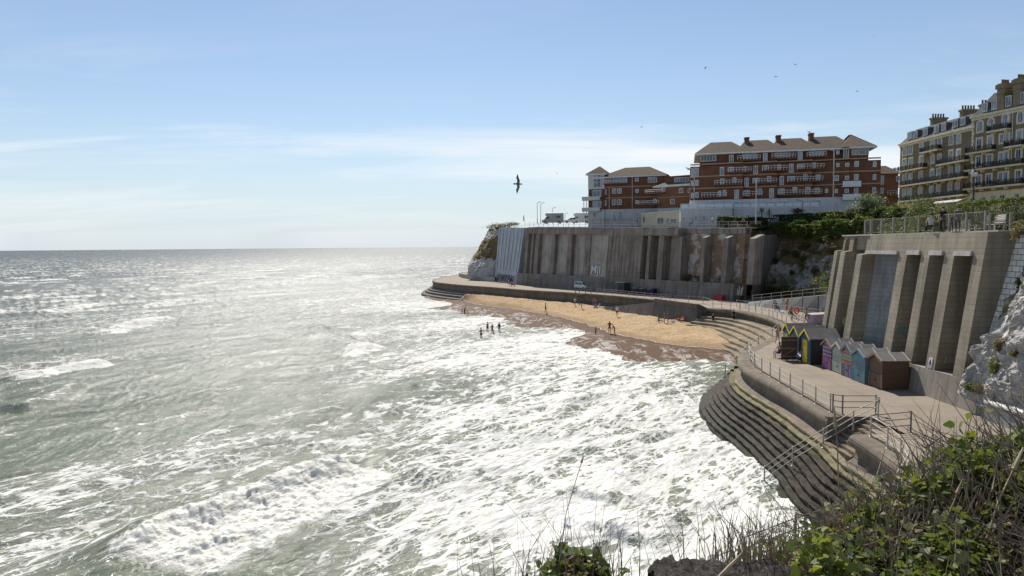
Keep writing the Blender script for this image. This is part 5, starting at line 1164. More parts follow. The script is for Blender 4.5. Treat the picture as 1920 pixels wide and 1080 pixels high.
for u, v0, v1 in ((890, 275, 470), (908, 275, 600)): mb = MB(); a, z1 = fn_.sz(u, v0); z0 = fn_.sz(u, v1)[1]; mb.tube([fn_.p(a, .18, z0), fn_.p(a, .18, z1)], .07, 5); mb.build('drainpipe', WHITE, hn_)
# ================================================================== THINGS ON THE PROMENADE
FELT = mat('grey_roof_felt', (0.17, 0.165, 0.16), 0.9, (0.12, 0.115, 0.11), 2.5, bump=.2)
BROWNB = boardmat('brown_boards', [(0.115, 0.062, 0.034)], 2, .15)
BROWNV = boardmat('brown_door_boards', [(0.14, 0.075, 0.04)], 1, .14)
TEALB = boardmat('teal_boards', [(0.12, 0.24, 0.30)], 2, .15); TEALV = boardmat('teal_door_boards', [(0.14, 0.27, 0.31)], 1, .16)
PALEB = boardmat('pale_green_boards', [(0.40, 0.45, 0.38)], 2, .15); PALEV = boardmat('pale_green_door', [(0.44, 0.48, 0.40)], 1, .3, gap=.04)
PINKB = boardmat('pink_blue_stripes', [(0.30, 0.04, 0.16), (0.26, 0.36, 0.47)], 2, .15); PURV = boardmat('purple_door', [(0.26, 0.13, 0.42), (0.30, 0.18, 0.45), (0.40, 0.03, 0.18), (0.28, 0.15, 0.44)], 1, .17)
RAINB = boardmat('rainbow_stripes', [(0.42, 0.09, 0.30), (0.55, 0.38, 0.06), (0.12, 0.33, 0.42), (0.34, 0.44, 0.08), (0.42, 0.09, 0.30), (0.55, 0.30, 0.05)], 2, .14)
RAINV = boardmat('rainbow_door', [(0.10, 0.32, 0.40), (0.45, 0.28, 0.06), (0.22, 0.05, 0.35), (0.35, 0.05, 0.25), (0.30, 0.40, 0.08)], 1, .13)
LBLUE = boardmat('light_blue_boards', [(0.22, 0.36, 0.46)], 2, .15)
DBLUE = boardmat('dark_blue_boards', [(0.035, 0.10, 0.17)], 2, .16); DKSIDE = boardmat('near_black_side_boards', [(0.020, 0.014, 0.010)], 2, .16)  # side and back boards of the blue huts are near black
YEL = boardmat('yellow_door', [(0.70, 0.52, 0.02)], 1, .18, gap=.05); YELT = mat('yellow_trim', (0.72, 0.55, 0.03), .5); CRTRIM = mat('cream_trim', (0.50, 0.46, 0.38), .7)
BROWNT = mat('brown_trim', (0.25, 0.15, 0.09), .7); TEALT = mat('teal_trim', (0.14, 0.25, 0.30), .6); BLUET = mat('blue_trim', (0.05, 0.14, 0.22), .6)
def hut(x, y0, y1, dep, eave, ridge, label, front, side, door, trim, seams=1, slat_top=0.92, dframe=None, dopen=False, solo=False):
    w = y1-y0; t_ = thing('beach_hut', label, 'beach hut', (x, (y0+y1)/2, 4.0), group='beach huts in a row under the buttressed wall', local=True)
    hw = w/2-.02
    mb = MB()                                             # gable front, lower half left for the doors
    zd = eave*0.98-slat_top if not solo else 0.05
    pts = [(-hw, zd), (hw, zd), (hw, eave), (0, ridge), (-hw, eave)]
    if True:
        A = [(-.0, p_[0], p_[1]) for p_ in pts]; B = [(.06, p_[0], p_[1]) for p_ in pts]
        ia = [mb.vert(q) for q in A]; ib = [mb.vert(q) for q in B]; mb.face(*ia); mb.face(*reversed(ib))
        for k in range(5): j = (k+1) % 5; mb.face(ia[j], ia[k], ib[k], ib[j])
    mb.build('gable_front', front, t_)
    for s_ in (-1, 1):
        mb = MB(); mb.box((dep/2+.03, s_*(hw-.03), eave/2), (dep-.06, .06, eave)); mb.build('side_wall', side, t_)
    mb = MB(); ia = [mb.vert((dep, p_[0], p_[1])) for p_ in [(-hw, 0), (hw, 0), (hw, eave), (0, ridge), (-hw, eave)]]; ib = [mb.vert((dep-.05, p_[0], p_[1])) for p_ in [(-hw, 0), (hw, 0), (hw, eave), (0, ridge), (-hw, eave)]]
    mb.face(*ia); mb.face(*reversed(ib)); mb.build('back_wall', side, t_)
    dw = hw*.86 if not solo else hw*.45
    zt = zd-.03 if not solo else eave*.92
    if not dopen:
        leaves = ((-dw, -.01), (.01, dw)) if not solo else ((-dw, dw),)
        for a, b_ in leaves:
            mb = MB(); mb.box((.02 if not solo else -.03, (a+b_)/2, zt/2+.03), (.05, b_-a, zt-.05)); d_ = mb.build('door', door, t_)
            mb = MB(); mb.box((-.02 if not solo else -.07, (b_-.09 if a < -.1 else a+.09), zt*.55), (.03, .03, .14)); mb.build('handle', IRON, d_)
        for s_ in (-1, 1):
            a = (dw+hw)/2*s_; mb = MB(); mb.box((.0, a, zd/2 if not solo else .02), (.07, max(.05, (hw-dw)*.98), zd if not solo else .03)); mb.build('door_post', trim if not solo else front, t_)
    if solo:
        pass
    ov, th = .12, .05; rt = MB()
    for s_ in (-1, 1):
        e = (s_*(w/2+.06), eave-.06*(ridge-eave)/hw); r_ = (0, ridge+.01)
        a, b_ = ((-ov, e[0], e[1]), (dep+ov, e[0], e[1])), ((-ov, r_[0], r_[1]), (dep+ov, r_[0], r_[1]))
        q = [a[0], a[1], b_[1], b_[0]]; q2 = [(p_[0], p_[1], p_[2]+th) for p_ in q]
        if s_ > 0: q = q[::-1]; q2 = q2[::-1]
        rt.hexa(q, q2)
    rf = rt.build('roof', FELT, t_)
    for k in range(seams+1):
        sm_ = MB()
        xx = -.05+(dep+.05)*k/max(1, seams) if k else -.10
        for s_ in (-1, 1):
            sm_.tube([(xx, s_*(w/2+.07), eave-.03+th), (xx, 0, ridge+th+.02)], .028, 4)
        sm_.build('roof_batten', CRTRIM if trim not in (YELT,) else FELT, rf)
    mb = MB()
    for s_ in (-1, 1):
        mb.hexa([(-ov-.03, s_*(w/2+.08), eave-.16), (-ov, s_*(w/2+.08), eave-.16), (-ov, 0, ridge-.10), (-ov-.03, 0, ridge-.10)], [(-ov-.03, s_*(w/2+.08), eave+.03), (-ov, s_*(w/2+.08), eave+.03), (-ov, 0, ridge+.08), (-ov-.03, 0, ridge+.08)])
    mb.build('bargeboard', trim, t_)
    return done_local(t_)
HGAP = .03
hut(25.15, 46.72, 48.5, 1.82, 1.98, 2.4, 'unpainted brown timber beach hut, nearest of the row', BROWNB, BROWNB, BROWNV, BROWNT, seams=2)
hut(24.95, 48.62, 50.5, 1.98, 1.92, 2.4, 'teal blue beach hut with teal double doors beside the brown hut', TEALB, TEALB, TEALV, TEALT, seams=2)
hut(25.02, 50.66, 52.25, 1.9, 1.92, 2.42, 'beach hut with rainbow striped boards and striped doors', RAINB, TEALB, RAINV, BLUET, seams=2)
hut(25.08, 52.38, 53.95, 1.85, 1.9, 2.36, 'pale green beach hut with plain double doors', PALEB, PALEB, PALEV, CRTRIM, seams=2)
hut(25.05, 54.08, 55.6, 1.88, 1.9, 2.4, 'light blue beach hut with magenta stripes and purple doors', PINKB, LBLUE, PURV, BROWNT, seams=2)
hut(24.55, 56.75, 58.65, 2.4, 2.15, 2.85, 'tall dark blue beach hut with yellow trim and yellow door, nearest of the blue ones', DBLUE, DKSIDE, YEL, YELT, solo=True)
hut(24.55, 59.0, 60.7, 2.4, 2.15, 2.85, 'tall dark blue beach hut with yellow trim and its brown door swung open', DBLUE, DKSIDE, DKSIDE, YELT, solo=True)  # doorway panel in the same near-black boards
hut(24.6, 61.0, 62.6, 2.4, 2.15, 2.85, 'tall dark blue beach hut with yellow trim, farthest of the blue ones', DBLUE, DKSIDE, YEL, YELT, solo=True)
mb = MB(); mb.box((23.75, 59.1, 5.05), (1.35, .07, 2.0)); dr = mb.build('hut_door', boardmat('open_door_boards', [(0.075, 0.045, 0.026)], 0, .2), None)
mb = MB()
for z_ in (4.35, 5.05, 5.75): mb.box((23.75, 59.05, z_), (1.3, .05, .12))
mb.tube([(23.2, 59.05, 4.35), (24.3, 59.05, 5.05)], .05, 4); mb.build('brace', BROWNT, dr)
hb = [o for o in bpy.data.objects if o.name.startswith('beach_hut') and 'swung open' in o['label']][0]
dr.parent = hb; dr.matrix_parent_inverse = Matrix.Translation(-hb.location); dr.name = 'open_door'
q = G(1525, 608, 4)
kh = thing('kiosk', 'low mauve kiosk with pale flat roof beyond the blue beach huts', 'kiosk', (q.x+1, q.y+1.2, 4))
mb = MB(); mb.box((q.x+1.3, q.y+1.0, 4.55), (2.6, 1.8, 1.1)); mb.build('wall', boardmat('mauve_boards', [(0.38, 0.30, 0.40)], 2, .2), kh)
mb = MB(); mb.hexa([(q.x-.15, q.y-.05, 5.1), (q.x+2.75, q.y-.05, 5.25), (q.x+2.75, q.y+2.05, 5.25), (q.x-.15, q.y+2.05, 5.1)], [(q.x-.15, q.y-.05, 5.18), (q.x+2.75, q.y-.05, 5.33), (q.x+2.75, q.y+2.05, 5.33), (q.x-.15, q.y+2.05, 5.18)]); mb.build('roof', CONC_L, kh)
# ------------------------------------------------------------------ people
def skin_mesh(verts, edges, radii, sub=1, root=0, rs=None):
    me = bpy.data.meshes.new('body'); me.from_pydata(verts, edges, []); o = bpy.data.objects.new('body', me); COL.objects.link(o)
    md = o.modifiers.new('s', 'SKIN'); md.use_smooth_shade = True
    if sub: s_ = o.modifiers.new('u', 'SUBSURF'); s_.levels = sub; s_.render_levels = sub
    for i, sv in enumerate(me.skin_vertices[0].data):
        r_ = radii[i]; sv.radius = r_ if isinstance(r_, tuple) else (r_, r_); sv.use_root = (i == root)
    dg = bpy.context.evaluated_depsgraph_get(); dg.update(); m2 = bpy.data.meshes.new_from_object(o.evaluated_get(dg))
    bpy.data.objects.remove(o); return m2
BASE = dict(pel=(0, 0, .95), wai=(0, 0, 1.08), che=(0, -.01, 1.30), nek=(0, .01, 1.46), hb=(0, 0, 1.54), hd=(0, -.01, 1.63), top=(0, 0, 1.72),
            shL=(.18, 0, 1.40), elL=(.24, .03, 1.13), wrL=(.25, -.05, .88), haL=(.25, -.07, .80), shR=(-.18, 0, 1.40), elR=(-.24, .03, 1.13), wrR=(-.25, -.05, .88), haR=(-.25, -.07, .80),
            hiL=(.095, 0, .90), knL=(.10, -.02, .50), anL=(.10, .02, .08), toL=(.12, -.14, .03), hiR=(-.095, 0, .90), knR=(-.10, -.02, .50), anR=(-.10, .02, .08), toR=(-.12, -.14, .03))
RAD = dict(pel=(.15, .115), wai=(.135, .10), che=(.155, .115), nek=.055, hb=.07, hd=(.083, .098), top=.055, shL=.065, elL=.043, wrL=.029, haL=(.042, .022), hiL=.088, knL=.057, anL=.039, toL=.035)
for k in list(RAD):
    if k.endswith('L'): RAD[k[:-1]+'R'] = RAD[k]
EDG = [('pel', 'wai'), ('wai', 'che'), ('che', 'nek'), ('nek', 'hb'), ('hb', 'hd'), ('hd', 'top')]+[(a+s_, b_+s_) for s_ in 'LR' for a, b_ in (('sh', 'el'), ('el', 'wr'), ('wr', 'ha'), ('hi', 'kn'), ('kn', 'an'), ('an', 'to'))]+[('che', 'shL'), ('che', 'shR'), ('pel', 'hiL'), ('pel', 'hiR')]
def shift(d, keys, v): 
    for k in keys: d[k] = tuple(a+b_ for a, b_ in zip(d[k], v))
UP = ['wai', 'che', 'nek', 'hb', 'hd', 'top']+[a+s_ for s_ in 'LR' for a in ('sh', 'el', 'wr', 'ha')]
POSES = {}
POSES['stand'] = dict(BASE)
d = dict(BASE); d.update(knL=(.10, -.14, .52), anL=(.10, -.16, .10), toL=(.11, -.31, .05), knR=(-.10, .02, .50), anR=(-.10, .24, .12), toR=(-.11, .12, .03), elL=(.23, .12, 1.15), wrL=(.22, .12, .90), haL=(.22, .12, .82), elR=(-.23, -.10, 1.15), wrR=(-.21, -.26, .97), haR=(-.2, -.32, .92)); POSES['walk'] = d
d = dict(BASE); d.update(elL=(.44, -.02, 1.36), wrL=(.68, -.08, 1.34), haL=(.76, -.1, 1.34), elR=(-.30, -.08, 1.20), wrR=(-.34, -.30, 1.22), haR=(-.34, -.37, 1.23)); POSES['reach'] = d
d = dict(BASE); d.update(elL=(.34, -.02, 1.18), wrL=(.26, -.2, 1.36), haL=(.2, -.24, 1.42), elR=(-.36, .02, 1.2), wrR=(-.52, -.12, 1.06), haR=(-.57, -.17, 1.0)); POSES['gesture'] = d
d = dict(BASE); shift(d, UP, (0, -.02, 0)); d.update(che=(0, -.16, 1.25), wai=(0, -.06, 1.07), nek=(0, -.26, 1.38), hb=(0, -.32, 1.44), hd=(0, -.37, 1.51), top=(0, -.40, 1.59), shL=(.18, -.20, 1.33), shR=(-.18, -.20, 1.33), elL=(.22, -.3, 1.08), wrL=(.16, -.42, .86), haL=(.14, -.45, .79), elR=(-.22, -.3, 1.08), wrR=(-.16, -.42, .86), haR=(-.14, -.45, .79)); POSES['lean'] = d
def sitting(h):
    d = dict(BASE); dz = h-.95+.10; shift(d, UP+['pel', 'hiL', 'hiR'], (0, .12, dz))
    d.update(hiL=(.095, .10, h+.08), hiR=(-.095, .10, h+.08)); return d
d = sitting(.44); d.update(knL=(.13, -.34, .50), anL=(.14, -.36, .09), toL=(.15, -.50, .03), knR=(-.13, -.34, .50), anR=(-.14, -.30, .09), toR=(-.15, -.44, .03), elL=(.25, .02, .82), wrL=(.18, -.22, .64), haL=(.15, -.29, .61), elR=(-.25, .02, .82), wrR=(-.18, -.22, .64), haR=(-.15, -.29, .61)); POSES['sit'] = d
d = sitting(.05); d.update(knL=(.15, -.36, .36), anL=(.14, -.58, .07), toL=(.15, -.72, .04), knR=(-.15, -.32, .38), anR=(-.14, -.52, .07), toR=(-.15, -.66, .04), elL=(.26, .0, .45), wrL=(.18, -.28, .38), haL=(.15, -.34, .38), elR=(-.26, .26, .42), wrR=(-.28, .34, .14), haR=(-.28, .36, .06)); POSES['ground'] = d
d = dict(BASE); shift(d, UP+['pel', 'hiL', 'hiR'], (0, .06, -.30)); d.update(che=(0, -.22, .88), wai=(0, -.06, .76), nek=(0, -.34, .98), hb=(0, -.40, 1.03), hd=(0, -.46, 1.08), top=(0, -.50, 1.16), shL=(.18, -.26, .92), shR=(-.18, -.26, .92), knL=(.15, -.26, .44), knR=(-.15, -.22, .44), elL=(.24, -.36, .68), wrL=(.2, -.48, .5), haL=(.19, -.5, .43), elR=(-.24, -.36, .68), wrR=(-.2, -.44, .5), haR=(-.19, -.46, .43)); POSES['crouch'] = d
PM = {}
def pose_mesh(p):
    if p in PM: return PM[p]
    d = POSES[p]; K = list(d); ix = {k: i for i, k in enumerate(K)}
    body = skin_mesh([d[k] for k in K], [(ix[a], ix[b_]) for a, b_ in EDG], [RAD[k] for k in K], 1, ix['pel'])
    bm = bmesh.new(); bm.from_mesh(body); hm = MB()
    for s_ in 'LR':                                        # fingers and thumb, rooted in the palm
        w_, h_ = Vector(d['wr'+s_]), Vector(d['ha'+s_]); f_ = (h_-w_).normalized(); sx = f_.cross(Vector((0, 1, 0.2))).normalized(); nn = sx.cross(f_)
        for k, (o_, l_) in enumerate(((-.03, .07), (-.01, .085), (.01, .08), (.03, .06))):
            a = h_+sx*o_; hm.tube([a-f_*.01, a+f_*l_*.5+nn*.004, a+f_*l_*.9+nn*.016], .009, 4, r1=.006)
        a = w_+f_*.03-sx*.03; hm.tube([a, a-sx*.022+f_*.03, a-sx*.026+f_*.06+nn*.015], .011, 4, r1=.008)
    hd = Vector(d['hd']); up = (Vector(d['top'])-Vector(d['hb'])).normalized(); fw_ = (Vector((0, -1, 0))-up*Vector((0, -1, 0)).dot(up)).normalized(); rt = fw_.cross(up)
    hm.tube([hd+fw_*.085+up*.015, hd+fw_*.118-up*.02, hd+fw_*.085-up*.03], .014, 5)
    for e in (-1, 1): hm.tube([hd+rt*e*.075-up*.01, hd+rt*e*.10+up*.015, hd+rt*e*.078-up*.035], .014, 4)
    tmp = bpy.data.meshes.new('t'); tmp.from_pydata(hm.v, [], hm.f); bm.from_mesh(tmp); bm.to_mesh(body); bm.free(); bpy.data.meshes.remove(tmp)
    def sub(keys, edges, grow, ends={}):
        dd_ = {k: d[k] for k in keys}
        for nk, (a, b_, f, r_) in ends.items(): dd_[nk] = tuple(Vector(d[a]).lerp(Vector(d[b_]), f)); RAD[nk] = r_
        kk = list(dd_); ii = {k: i for i, k in enumerate(kk)}
        rr = [tuple(x+grow for x in RAD[k]) if isinstance(RAD[k], tuple) else RAD[k]+grow for k in kk]
        return skin_mesh([dd_[k] for k in kk], [(ii[a], ii[b_]) for a, b_ in edges], rr, 1, 0)
    shirt = sub(['wai', 'che', 'shL', 'shR'], [('wh', 'wai'), ('wai', 'che'), ('che', 'shL'), ('che', 'shR'), ('che', 'cn'), ('shL', 'sL'), ('shR', 'sR')], .016, {'wh': ('wai', 'pel', .75, (.145, .115)), 'cn': ('che', 'nek', .75, .075), 'sL': ('shL', 'elL', .55, .052), 'sR': ('shR', 'elR', .55, .052)})
    shorts = sub(['pel', 'hiL', 'hiR'], [('pel', 'hiL'), ('pel', 'hiR'), ('hiL', 'tL'), ('hiR', 'tR'), ('pel', 'pw')], .016, {'tL': ('hiL', 'knL', .7, .075), 'tR': ('hiR', 'knR', .7, .075), 'pw': ('pel', 'wai', .6, (.14, .105))})
    trous = sub(['pel', 'hiL', 'hiR', 'knL', 'knR'], [('pel', 'hiL'), ('pel', 'hiR'), ('hiL', 'knL'), ('hiR', 'knR'), ('knL', 'aL'), ('knR', 'aR'), ('pel', 'pw')], .014, {'aL': ('knL', 'anL', .92, .05), 'aR': ('knR', 'anR', .92, .05), 'pw': ('pel', 'wai', .6, (.14, .105))})
    hair = MB(); hc = hd+up*.03-fw_*.018
    rings = []
    for j in range(6):
        a = -0.35+(math.pi/2+.35)*j/5; rg = []
        for k in range(10):
            th = 2*math.pi*k/10; v_ = rt*(math.cos(th)*math.cos(a)*.098)+fw_*(math.sin(th)*math.cos(a)*.108)+up*(math.sin(a)*.098)
            rg.append(hair.vert(hc+v_*(1.0 if math.sin(th) < .5 or j > 1 else .86)))
        rings.append(rg)
    for a, b_ in zip(rings, rings[1:]):
        for k in range(10): hair.face(a[k], a[(k+1) % 10], b_[(k+1) % 10], b_[k])
    hmsh = bpy.data.meshes.new('hair'); hmsh.from_pydata(hair.v, [], hair.f)
    dress = sub(['wai', 'che', 'shL', 'shR', 'pel'], [('wai', 'che'), ('che', 'shL'), ('che', 'shR'), ('che', 'cn'), ('shL', 'sL'), ('shR', 'sR'), ('wai', 'pel'), ('pel', 'hm')], .02, {'cn': ('che', 'nek', .7, .075), 'sL': ('shL', 'elL', .4, .052), 'sR': ('shR', 'elR', .4, .052)}) if False else None
    for me in (body, shirt, shorts, trous, hmsh):
        me.materials.clear(); me.materials.append(None)
    PM[p] = dict(body=body, shirt=shirt, shorts=shorts, trousers=trous, hair=hmsh); return PM[p]
CLOTH = {}
def cloth(c, r_=.85):
    k = tuple(round(x, 3) for x in c)
    if k not in CLOTH: CLOTH[k] = mat('cloth_%d' % len(CLOTH), k, r_, tuple(x*.7 for x in k), 9)
    return CLOTH[k]
SKINS = [mat('pale_skin', (0.50, 0.29, 0.20), .6, (0.44, 0.25, 0.17), 8), mat('tanned_skin', (0.33, 0.18, 0.11), .6, (0.29, 0.155, 0.10), 8)]
HAIRS = [cloth((.02, .015, .01)), cloth((.10, .06, .03)), cloth((.32, .22, .11)), cloth((.35, .34, .33))]
def person(loc, pose, rz, label, top=None, bot=None, scale=1.0, long=False, skin=0, hair=0, group=None):
    pm_ = pose_mesh(pose); t_ = thing('person', label, 'person', loc, rz, group)
    t_.scale = (scale,)*3
    def part(nm, me, m_):
        o = bpy.data.objects.new(nm, me); COL.objects.link(o); o.parent = t_
        o.material_slots[0].link = 'OBJECT'; o.material_slots[0].material = m_; return o
    part('body', pm_['body'], SKINS[skin]); part('hair', pm_['hair'], HAIRS[hair])
    if top: part('shirt', pm_['shirt'], cloth(top))
    if bot: part('trousers' if long else 'shorts', pm_['trousers' if long else 'shorts'], cloth(bot))
    return t_
BLK, NAVY, GREY, WHT, RED, ORG, TEAL_, BURG, BEI, PNK = (.012, .012, .014), (.02, .03, .07), (.12, .12, .13), (.68, .68, .70), (.45, .03, .03), (.60, .16, .03), (.10, .28, .32), (.22, .02, .05), (.40, .32, .22), (.50, .28, .26)
def water(px, py, dz): q = G(px, py, 0.15); return (q.x, q.y, 0.15-dz)
def sand(px, py): q = on_sand(px, py); return (q.x, q.y, sand_z(q.x, q.y)+.02)
def deck(px, py): q = G(px, py, 4.0); return (q.x, q.y, 4.003)
person(water(871, 586), 'lean', R(30), 'wading adult in dark clothes bending towards a small child in the surf', NAVY, BLK, 1.0, hair=1) if False else None
person(water(871, 586, .35), 'lean', R(70), 'adult in dark wetsuit wading in the surf beside a small child', NAVY, BLK, 1.02, True, hair=0)
person(water(866.5, 586.5, .2), 'stand', R(-60), 'small child standing in the surf next to a wading adult', BLK, BLK, .68, hair=1)
person(water(902, 631, .55), 'reach', R(10), 'bather waist deep in the sea with one arm stretched out', None, BLK, 1.1, skin=1)
person(water(914, 618, .45), 'stand', R(40), 'bather standing in the sea, leftmost of the group of three farther out', None, BLK, 1.0, skin=1)
person(water(923, 621, .5), 'gesture', R(-20), 'bather in the sea with arms raised, middle of the group', NAVY, BLK, 1.0)
person(water(936, 619, .45), 'stand', R(160), 'bather standing in the sea, rightmost of the group', BLK, BLK, 1.0, hair=1)
person(water(926, 625, 1.15), 'stand', R(100), 'swimmer with only the head and shoulders above the sea', None, BLK, 1.0, hair=0)
person(water(1117, 628, .15), 'gesture', R(-50), 'child paddling alone in the white shallows', None, BLK, .82, skin=1)
person(sand(1143, 625), 'gesture', R(170), 'person in burgundy shirt and dark shorts standing at the water edge', BURG, BLK, 1.08, hair=1)
person(sand(1152.5, 627), 'lean', R(-120), 'bare chested child leaning forward beside the person in burgundy', None, BEI, .92, skin=1)
person(sand(1023, 587), 'walk', R(80), 'bare chested person in dark shorts walking alone along the sand', None, BLK, 1.15, skin=1)
person(sand(1078, 574), 'stand', R(200), 'person in pale clothes holding a board near the wooden steps', WHT, GREY, 1.0, hair=2)
person(sand(1090.5, 579), 'walk', R(150), 'person in black top and pale shorts walking on the sand', BLK, WHT, 1.1)
person(sand(1118, 576), 'lean', R(-40), 'person in navy top leaning over blue beach chairs', NAVY, BLK, 1.1)
person(sand(1113, 575), 'stand', R(20), 'person in dark red top standing behind the blue beach chairs', BURG, NAVY, 1.0, hair=1)
person(sand(1157, 594), 'stand', R(175), 'person in white shirt, white cap and black shorts standing on the sand', WHT, BLK, 1.12, hair=3)
person(sand(1187, 584), 'stand', R(20), 'small child in red standing near the ramp wall', RED, RED, .72, hair=2)
for i, (px, py, c, hc_) in enumerate(((989, 555, NAVY, 'navy'), (995, 556, TEAL_, 'teal'), (1000, 557, BEI, 'beige'))):
    person(sand(px, py), 'ground', R(-20+25*i), 'person in %s top sitting on the sand against the quay wall' % hc_, c, BLK, 1.0, hair=i % 3)
person(sand(1032, 561), 'ground', R(30), 'person sitting alone on the sand under the quay wall', PNK, GREY, 1.0, hair=1)
person(sand(1236, 604), 'ground', R(60), 'person in teal top sitting on the sand by the bastion wall', TEAL_, NAVY, 1.05)
person(sand(1245.5, 606), 'stand', R(90), 'person in grey top and beige trousers standing by the bastion wall', GREY, BEI, 1.05, True, hair=1)
person(sand(1252.5, 607), 'stand', R(-100), 'person in black clothes standing face to face with the one in grey', BLK, BLK, 1.08, True)
person(sand(1337, 609), 'stand', R(140), 'person in black clothes standing at the foot of the terrace steps', BLK, BLK, 1.0, True, hair=2)
q = G(1376, 598, 2.75); person((q.x-.2, q.y-.6, 2.42), 'stand', R(150), 'person in black leaning by the wall at the top of the terrace steps', BLK, BLK, 1.05, True, hair=1)
person(deck(1457.5, 645), 'walk', R(15), 'person in pinkish summer clothes walking along the promenade past the huts', PNK, PNK, 1.0, skin=0, hair=2)
q = deck(1459, 671)
person((q[0], q[1], 4.0), 'sit', R(-75), 'person in black shirt and blue shorts sitting outside the open hut', BLK, (.05, .10, .30), 1.05, hair=0)
GRP = [(1454, 581, 'sit', 'person in black top sitting by the railing, left of the gathering', BLK, NAVY), (1470, 580, 'stand', 'person in navy top standing behind the one in orange', NAVY, BLK), (1475.5, 583, 'stand', 'person in bright orange top in the promenade gathering', ORG, BEI), (1479, 581, 'stand', 'person in dark grey top standing right of the one in orange', GREY, BLK), (1482, 592, 'sit', 'person in dark red top sitting beside the lifebuoy', BURG, BLK)]
for px, py, ps, lb, c1, c2 in GRP: person(deck(px, py), ps, R(random.uniform(-60, 60)), lb, c1, c2, 1.05, True, hair=random.randrange(3))
person(deck(1511, 605.5), 'walk', R(-95), 'bare chested person in black shorts walking past the kiosk', None, BLK, 1.1, skin=1)
person(deck(1552, 594), 'sit', R(60), 'person in striped pale top sitting by the ramp wall railing', (.45, .47, .52), NAVY, 1.05)
person(deck(954, 536.5), 'walk', R(70), 'person in white top pushing a red pushchair on the far promenade', WHT, GREY, 1.05, hair=1)
def topp(px, py, d): q = D(px, py, d); return (q.x, q.y, q.z)
person(topp(982, 416, 192), 'walk', R(80), 'person in dark clothes walking on the clifftop at the left end of the far wall', BLK, BLK, 1.05, True)
person(topp(1195, 419.5, 147), 'walk', R(-80), 'person in red top on the clifftop path above the far wall', RED, NAVY, 1.0, True)
person(topp(1207, 419.5, 146), 'stand', R(10), 'person in black on the clifftop path right of the one in red', BLK, BLK, 1.0, True)
person(topp(1296, 423.5, 134), 'sit', R(-80), 'person in black sitting on the clifftop above the far wall', BLK, GREY, 1.0, True)
person(topp(1336, 423, 131), 'walk', R(90), 'person in white top and blue shorts walking along the clifftop by the hedge', WHT, (.06, .10, .25), 1.05)
person(topp(1343.5, 423, 131), 'walk', R(90), 'smaller person in pale blue walking behind the one in white on the clifftop', (.35, .45, .6), WHT, .9)
person(topp(1394, 424.5, 128), 'walk', R(-90), 'person in dark blue walking on the clifftop below the hedge', NAVY, BLK, 1.05, True)
for px, d_, c, lb in ((1744, 47.5, (.45, .44, .42), 'person in pale top sitting with back to the clifftop railing'), (1767, 46.5, BLK, 'person in black coat by the clifftop railing'), (1784, 46.2, (.05, .08, .25), 'fair haired child in blue by the clifftop railing'), (1795.5, 46, GREY, 'person in grey with hood by the clifftop railing')):
    q = D(px, 440, d_); person((q.x, q.y, ZT+.03), 'stand' if 'sitting' not in lb else 'sit', R(170), lb, c, BLK, .72 if 'child' in lb else 1.0, True, hair=2 if 'child' in lb else 0)
# ------------------------------------------------------------------ beach furniture
def deckchair(loc, rz, label, cm, group=None):
    t_ = thing('deck_chair', label, 'deck chair', loc, rz, group, local=True)
    for s_ in (-1, 1):
        mb = MB(); mb.tube([(s_*.27, .38, .02), (s_*.27, -.5, .42)], .02, 5); mb.tube([(s_*.27, -.42, .02), (s_*.27, .45, .95)], .02, 5); mb.build('frame', BROWNT, t_)
    mb = MB(); P_ = []
    for k in range(8):
        u = k/7; y = -.48+.92*u; z = .40-.16*math.sin(u*math.pi*.6)+.62*u**2.2; P_.append([(x, y, z) for x in (-.25, .25)])
    mb.grid(P_); mb.grid([[(x, y+.012, z-.015) for x, y, z in r_] for r_ in P_]); mb.build('seat_cloth', cm, t_); return done_local(t_)
STRIPE = boardmat('blue_white_canvas', [(.62, .64, .66), (.14, .26, .45)], 0, .07, gap=.0)
q = deck(1497, 677); deckchair((q[0], q[1], 4.003), R(-60), 'blue and white striped deck chair in front of the blue huts', STRIPE)
q = deck(1474, 671); deckchair((q[0], q[1], 4.003), R(80), 'deck chair with yellow towel next to the sitting person in black', cloth((.45, .36, .10)))
q = deck(1459, 671); st = thing('stool', 'low grey folding stool under the sitting person in black', 'stool', (q[0], q[1], 4.003), R(-75), local=True)
mb = MB(); mb.box((0, .12, .41), (.42, .40, .03)); mb.build('seat', cloth(GREY), st)
for sx in (-1, 1): mb = MB(); mb.tube([(sx*.19, -.06, 0), (sx*.19, .3, .40)], .014, 5); mb.tube([(sx*.17, .3, 0), (sx*.17, -.06, .40)], .014, 5); mb.build('leg', STEELD, st)
done_local(st)
q = deck(1489, 671); tb = thing('table', 'small white folding table between the chairs', 'table', (q[0], q[1], 4.003), local=True)
mb = MB(); mb.box((0, 0, .70), (.75, .5, .035)); mb.build('table_top', WHITE, tb)
for sx in (-1, 1):
    for sy in (-1, 1): mb = MB(); mb.tube([(sx*.3, sy*.2, 0), (sx*.3, sy*.2, .69)], .018, 5); mb.build('leg', WHITE, tb)
done_local(tb)
for px, py, rz, lb, c in ((1462, 586, 40, 'navy folding chair draped with towels at the promenade railing', NAVY), (1466, 589, -30, 'white folding chair beside the gathering on the promenade', WHT), (1487, 597, 20, 'grey folding chair in front of the lifebuoy', GREY)):
    q = deck(px, py); deckchair((q[0], q[1], 4.003), R(rz), lb, cloth(c))
